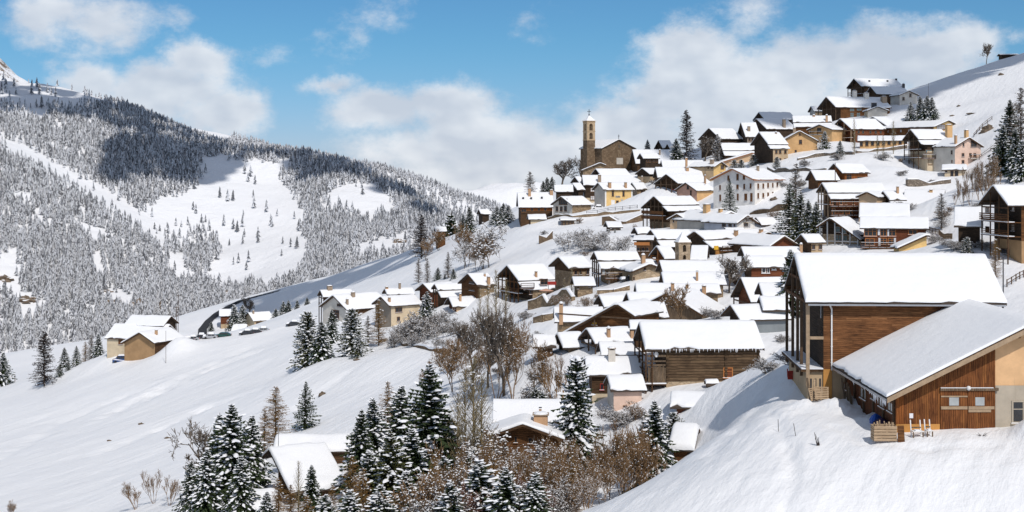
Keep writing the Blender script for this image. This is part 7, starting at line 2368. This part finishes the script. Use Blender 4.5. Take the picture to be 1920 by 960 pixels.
car('parked_car', 'snow covered white car in front of the tall dark timber house', 1108, 398, 6, 'car_white', False, .4, 450)
car('parked_car', 'snow topped car beside the glass fronted chalet', 1163, 529, 10, 'car_dark', False, .5, 278)


# ---- poles
def pole(name, label, px, py, top, Y, r=.09, arm=True, mat='wood_dark', cat='power pole'):
    x = (px - 960) / F * Y
    z = gz(x, Y)
    h = (HZ - top) / F * Y - z
    t = thing(name, label, cat, (x, Y, z))
    m = MB(); m.cyl((0, 0), r, -.6, h, 8, 0, r * .7); m.build('shaft', mat, t)
    if arm:
        m = MB(); m.box(-.9, .9, -.05, .05, h - .55, h - .42); m.build('cross_arm', mat, t)
        for k in (-.8, 0, .8):
            m = MB(); m.cyl((k, 0), .06, h - .419, h - .22, 6); m.build('insulator', 'white_paint', t)
    return t


pole('power_pole', 'tall dark power pole behind the farmhouse', 334, 612, 552, 600, .14)
pole('power_pole', 'second dark power pole close behind the farmhouse', 331, 625, 574, 470, .13)
pole('power_pole', 'thin pole beside the dark green estate car', 422, 636, 604, 620, .1, False)
pole('power_pole', 'thin pole beyond the white van of the hamlet', 532, 616, 592, 600, .1, False)
pole('power_pole', 'thin pole in front of the orange gable house', 311, 648, 620, 372, .06, False)
pole('signpost', 'small post alone in the snowy field', 28, 712, 702, 430, .12, False, 'wood_brown', 'post')
pole('power_pole', 'thin leaning pole on the upper slope', 1741, 178, 156, 520, .07, False)
pole('antenna_pole', 'thin bright antenna pole above the big low roof', 522, 845, 797, 178, .05, False, 'metal_grey', 'antenna')
pole('lamp_post', 'tall dark pole behind the end of the big barn', 1881, 500, 482, 170, .1, False, 'metal_dark', 'pole')
pole('corner_post', 'tall bare post at the corner of the open fronted cabin', 1566, 345, 305, 362, .12, False, 'beam_dark', 'post')
pole('lamp_post', 'street lamp pole beside the tan cube house', 1322, 345, 313, 420, .07, False, 'metal_dark', 'street lamp')

# ---- huts on the skyline and the ridge
for an, ap, far, Y, lab, kw in [((1876, 102), (1876, 96), 1911, 640, 'dark low cabin alone on the bare skyline', dict(pitch=10, th=-6, w=3.5, st=.12, H=2.2, fm='wood_black', gm='wood_black')),
                                ((817, 432), (812, 424), 838, 520, 'dark cabin half hidden in the ridge grove', dict(th=10, H=4.0, fm='wood_brown', gm='wood_dark')),
                                ((902, 400), (897, 391), 920, 530, 'small shaded cabin at the end of the ridge grove', dict(th=16, H=3.5, fm='wood_black', gm='wood_black'))]:
    hh = dict(s=1, an=an, ap=ap, far=far, Y=Y, base=None, name='cabin', label=lab, cat='cabin', **kw)
    solve(hh)
    House(hh, 400 + an[0])


# ---- the yard of the barns
AN = HS[-1]['A']


def yard(px, py, Y=None):
    p = first_hit(ground, px, py, 60, 200, 1200) if Y is None else at(px, py, Y)
    return np.array((p[0], p[1], gz(p[0], p[1])))


p = yard(1657, 812, 110.5)
t = thing('firewood_crate', 'slatted wooden crate full of wood ends at the annex corner', 'crate', p)
for sd in range(4):
    m = MB()
    for k in range(5):
        z = .08 + k * .24
        if sd == 0: m.box(-.85, .85, -.55, -.50, z, z + .19)
        if sd == 1: m.box(-.85, .85, .50, .55, z, z + .19)
        if sd == 2: m.box(-.90, -.852, -.55, .55, z, z + .19)
        if sd == 3: m.box(.852, .90, -.55, .55, z, z + .19)
    m.build('slat_side', 'pallet_wood', t)
r_ = random.Random(4)
for k in range(12):
    m = MB()
    a = (r_.uniform(-.7, .7), r_.uniform(-.4, .4), .3)
    m.bar(a, (a[0] + r_.uniform(-.2, .2), a[1] + r_.uniform(-.1, .1), r_.uniform(1.2, 1.65)), r_.uniform(.03, .07))
    m.build('wood_end', 'pallet_wood', t)
m = MB(); m.hexa([(.95, -.6, 0), (1.5, -.6, 0), (1.5, -.55, 0), (.95, -.55, 0), (1.0, -.3, 1.25), (1.5, -.3, 1.25), (1.5, -.25, 1.25), (1.0, -.25, 1.25)]); bo = m.build('leaning_board', 'wood_brown')
bo.location = p; tag(bo, 'brown board leaning against the end of the wooden crate', 'board')


def pallet(px, py, Y, tilt, yaw, label):
    p = yard(px, py, Y)
    t = thing('pallet', label, 'pallet', p)
    m = MB()
    for k in range(7):
        m.box(-.6, .6, k * .18, k * .18 + .11, .10, .13)
    for x in (-.6, -.07, .47):
        m.box(x, x + .12, 0, 1.19, 0, .099)
    o = m.build('boards', 'pallet_wood', t)
    o.rotation_euler = (RAD(tilt), 0, RAD(yaw))
    return t


pallet(1531, 776, 127.0, 62, 20, 'upper pallet leaning on the pile under the barn porch')
pallet(1541, 779, 126.2, 55, -12, 'lower pallet leaning against the ochre corner pier')
for k, (px, py, Y, tl, lb) in enumerate([(1520, 776, 127.6, -20, 'grey plank leaning under the barn porch'), (1526, 777, 127.4, 25, 'pale plank leaning beside the pallets'), (1584, 782, 126.0, -15, 'dark plank leaning at the annex door'), (1590, 784, 125.6, 12, 'second dark plank leaning at the annex door'), (1597, 786, 125.2, -8, 'short plank leaning below the first annex window')]):
    p = yard(px, py, Y)
    m = MB()
    m.bar((0, 0, -.1), (.5 * math.sin(RAD(tl)), .7, 2.0 - .15 * k), .11, 0, .08)
    o = m.build('plank', 'pallet_wood' if k in (1,) else 'wood_grey_v')
    o.location = p
    tag(o, lb, 'plank')

p = yard(1642, 792, 116.5)
m = MB()
for i in range(10):
    a0, a1 = i * math.pi / 5, (i + 1) * math.pi / 5
    r0 = lambda a: .48 + .10 * math.sin(3 * a + 1)
    lv = [(0, 1.0), (.35, 1.05), (.65, .7), (.85, .15)]
    for (za, fa), (zb2, fb_) in zip(lv[:-1], lv[1:]):
        m.poly([(r0(a0) * fa * math.cos(a0), r0(a0) * fa * .7 * math.sin(a0), za), (r0(a1) * fa * math.cos(a1), r0(a1) * fa * .7 * math.sin(a1), za), (r0(a1) * fb_ * math.cos(a1), r0(a1) * fb_ * .7 * math.sin(a1), zb2), (r0(a0) * fb_ * math.cos(a0), r0(a0) * fb_ * .7 * math.sin(a0), zb2)])
o = m.build('tarp_bundle', 'blue_tarp'); o.location = p; tag(o, 'bright blue tarpaulin bundle behind the wooden crate', 'tarpaulin')
p = yard(1653, 794, 115.6)
m = MB()
for i in range(8):
    a0, a1 = i * math.pi / 4, (i + 1) * math.pi / 4
    for (za, fa), (zb2, fb_) in zip([(0, 1.), (.4, .9)], [(.4, .9), (.75, .1)]):
        m.poly([(.8 * fa * math.cos(a0), .5 * fa * math.sin(a0), za), (.8 * fa * math.cos(a1), .5 * fa * math.sin(a1), za), (.8 * fb_ * math.cos(a1), .5 * fb_ * math.sin(a1), zb2), (.8 * fb_ * math.cos(a0), .5 * fb_ * math.sin(a0), zb2)])
o = m.build('covered_heap', 'purple_dark'); o.location = p; tag(o, 'dark purple covered heap beside the blue tarpaulin', 'heap')

for px, lb in ((1720, 'weathered chair with a snow covered seat, first along the ochre plinth'), (1742, 'weathered narrow chair standing second along the ochre plinth')):
    p = yard(px, 810, 111.0)
    w = .42 if px == 1720 else .24
    t = thing('wooden_chair', lb, 'chair', p)
    m = MB(); m.box(-w, w, -.3, .3, .42, .48); st_ = m.build('seat', 'white_paint', t)
    m = MB(); m.box(-w * .5, w * .4, -.25, .2, .481, .56); m.build('seat_snow', 'snow_clump', st_)
    for x in (-w, w - .08):
        m = MB(); m.box(x, x + .08, -.3, -.22, -.2, .419); m.build('leg', 'wood_grey_v', t)
        m = MB(); m.hexa([(x, .22, -.2), (x + .08, .22, -.2), (x + .08, .3, -.2), (x, .3, -.2), (x - .05, .42, 1.25), (x + .03, .42, 1.25), (x + .03, .5, 1.25), (x - .05, .5, 1.25)]); m.build('back_post', 'white_paint', t)
    m = MB(); m.box(-w + .05, w - .05, .33, .37, .62, .72); m.build('backrest', 'wood_grey_v', t)

p = yard(1495, 740, 140)
t = thing('snow_plough', 'red plough implement half buried in the snow bank', 'plough', p)
m = MB()
for i in range(6):
    a0, a1 = RAD(-60 + i * 20), RAD(-40 + i * 20)
    m.hexa([(-.9, .5 * math.cos(a0), .45 + .5 * math.sin(a0)), (.3, .5 * math.cos(a0), .45 + .5 * math.sin(a0)), (.3, .5 * math.cos(a0) + .04, .45 + .5 * math.sin(a0)), (-.9, .5 * math.cos(a0) + .04, .45 + .5 * math.sin(a0)), (-.9, .5 * math.cos(a1), .45 + .5 * math.sin(a1)), (.3, .5 * math.cos(a1), .45 + .5 * math.sin(a1)), (.3, .5 * math.cos(a1) + .04, .45 + .5 * math.sin(a1)), (-.9, .5 * math.cos(a1) + .04, .45 + .5 * math.sin(a1))])
m.build('blade', 'red_paint', t)
m = MB(); m.bar((-.3, .5, .5), (.9, -.2, .9), .07); m.bar((.3, .4, .9), (.8, -.1, .2), .06); m.bar((-.9, .3, .3), (-.95, .2, 1.1), .05); m.build('arm', 'red_paint', t)

for px, py, hh, lb in ((1535, 836, 1.0, 'bundle of dry stalks sticking out of the bank'),):
    p = yard(px, py)
    m = MB()
    for k in range(9):
        m.bar((r_.uniform(-.12, .12), r_.uniform(-.1, .1), -.2), (r_.uniform(-.35, -.05), r_.uniform(-.1, .1), hh * r_.uniform(.5, 1.1)), .035, 0, .012)
    o = m.build('stalk_bundle', 'twig_dark'); o.location = p; tag(o, lb, 'stalks')
for px, py, hh, lb in ((1460, 810, 1.05, 'straight thin stake in the snowy yard'), (1493, 817, 1.0, 'leaning thin stake in the snowy yard')):
    p = yard(px, py)
    m = MB(); m.bar((0, 0, -.3), (-.05 if px < 1480 else -.22, 0, hh), .02); o = m.build('stake', 'twig_dark'); o.location = p; tag(o, lb, 'stake')
p = yard(1840, 818)
m = MB()
for k in range(16):
    a = r_.uniform(0, 6.28)
    m.bar((0, 0, -.1), (.5 * math.cos(a) * r_.uniform(.4, 1), .2 * math.sin(a), r_.uniform(.05, .3)), .012, 0, .006)
o = m.build('dry_plant', 'twig_dark'); o.location = p; tag(o, 'flattened dry plant on the snow before the double door', 'plant')
p = yard(1688, 808, 111.2)
p = yard(1640, 806, 113)

# red parasols and benches on the restaurant terrace
p = np.array((*at(1024, 552, 296)[:2], 0)); p[2] = gz(p[0], p[1])
t = thing('parasol', 'pale red parasol open on the restaurant terrace', 'parasol', p)
zt_ = (HZ - 541) / F * 296 - p[2]
m = MB(); m.cyl((0, 0), .05, -.5, zt_, 8); m.build('mast', 'metal_grey', t)
m = MB(); m.cyl((0, 0), 1.6, zt_ - .45, zt_, 10, 0, .08); m.build('canopy', 'plaster_rose', t)
p = np.array((*at(1035, 556, 296)[:2], 0)); p[2] = gz(p[0], p[1])
t = thing('bench', 'red bench on the restaurant terrace', 'bench', (p[0], p[1], p[2] + 1.2))
m = MB(); m.box(-.9, .9, -.25, .25, .4, .48); m.build('seat', 'red_paint', t)
m = MB(); m.box(-.9, .9, .2, .26, .5, 1.15); m.build('backrest', 'red_paint', t)
for x in (-.8, .7):
    m = MB(); m.box(x, x + .1, -.22, .22, -1.5, .399); m.build('leg', 'metal_dark', t)


# ---- rocks and clods
def rock(label, px, py, sx, sz, seed, fn=None, y0=60, y1=900, mat='rock', cap=True):
    rg = np.random.default_rng(seed)
    f = ground_base if fn is None else fn
    p = first_hit(f, px, py, y0, y1)
    if fn is None:
        p[2] = gz(p[0], p[1])
    V, T = [], []
    nu, nv = (26, 15) if fn is not None else (12, 7)
    for j in range(nv):
        b = -math.pi / 2 + math.pi * j / (nv - 1)
        for i in range(nu):
            a = 2 * math.pi * i / nu
            k = 1 + .95 * float(fbm(np.array([math.cos(a) * 1.6 + seed]), np.array([b * 1.6 + math.sin(a) * 1.2]), 3 if fn is None else 5, seed)[0])
            V.append((sx * k * math.cos(b) * math.cos(a), sx * .6 * k * math.cos(b) * math.sin(a), sz * k * math.sin(b)))
    for j in range(nv - 1):
        for i in range(nu):
            a, b_ = j * nu + i, j * nu + (i + 1) % nu
            T.append((a, b_, b_ + nu, a + nu))
    V = np.array(V)
    me = mesh_np('rock', V, np.array(T), None, [mat], False, 4)
    o = link('rock', me, None, tuple(p))
    tag(o, label, 'rock')
    return o


rock('brown boulder on the slope behind the orange chimney', 1852, 246, 2.4, 1.4, 3)
rock('dark boulder high on the open upper slope', 1878, 141, 1.1, .7, 4)
rock('small dark stone on the middle of the upper slope', 1798, 200, .7, .5, 5)
rock('flat dark stone edge in the upper slope snow', 1822, 214, 1.9, .25, 6)
rock('brown rock beside the dark lone spruce in the field', 605, 738, .9, .5, 7)
rock('row of low stones beside the upper slope track', 1785, 218, .8, .25, 8)
rock('low dark clod in the field below the brown rock', 265, 797, .6, .25, 9)
rock('tiny dark clod in the middle of the field', 205, 826, .4, .2, 10)
rock('dark clod near the spruces of the field', 315, 822, .5, .2, 11)
rock('stone slab by the field wall of the western row', 722, 640, 1.5, .5, 12)
rock('stone patch on the bare slope above the bend', 1452, 374, 1.2, .6, 13)
rock('small stone below the pine trees at the field edge', 668, 676, .7, .3, 14)
for k, (px, py, sx, sz, lb) in enumerate([(432, 553, 12, 6, 'brown rock outcrop at the foot of the main meadow'), (215, 572, 12, 6, 'brown rock outcrop low in the forest above the farmhouse'), (262, 574, 11, 8, 'reddish rock outcrop beside the one above the farmhouse'), (300, 578, 6, 6, 'small tan rock outcrop close to the pole behind the farmhouse'),
                                      (50, 566, 10, 6, 'rock outcrop in the clearing at the western forest edge'), (200, 548, 6, 3, 'narrow rock ledge in the forest above the farmhouse'), (748, 454, 8, 4, 'dark rock ledge on the slope beyond the ridge'), (10, 525, 7, 5, 'rock ledge at the western edge of the view'), (68, 605, 6, 4, 'little rock ledge below the western clearing')]):
    o = rock(lb, px, py, sx * 1.0, sz * .75, 40 + k, mountain, 1000, 2600, 'mountain_crag')
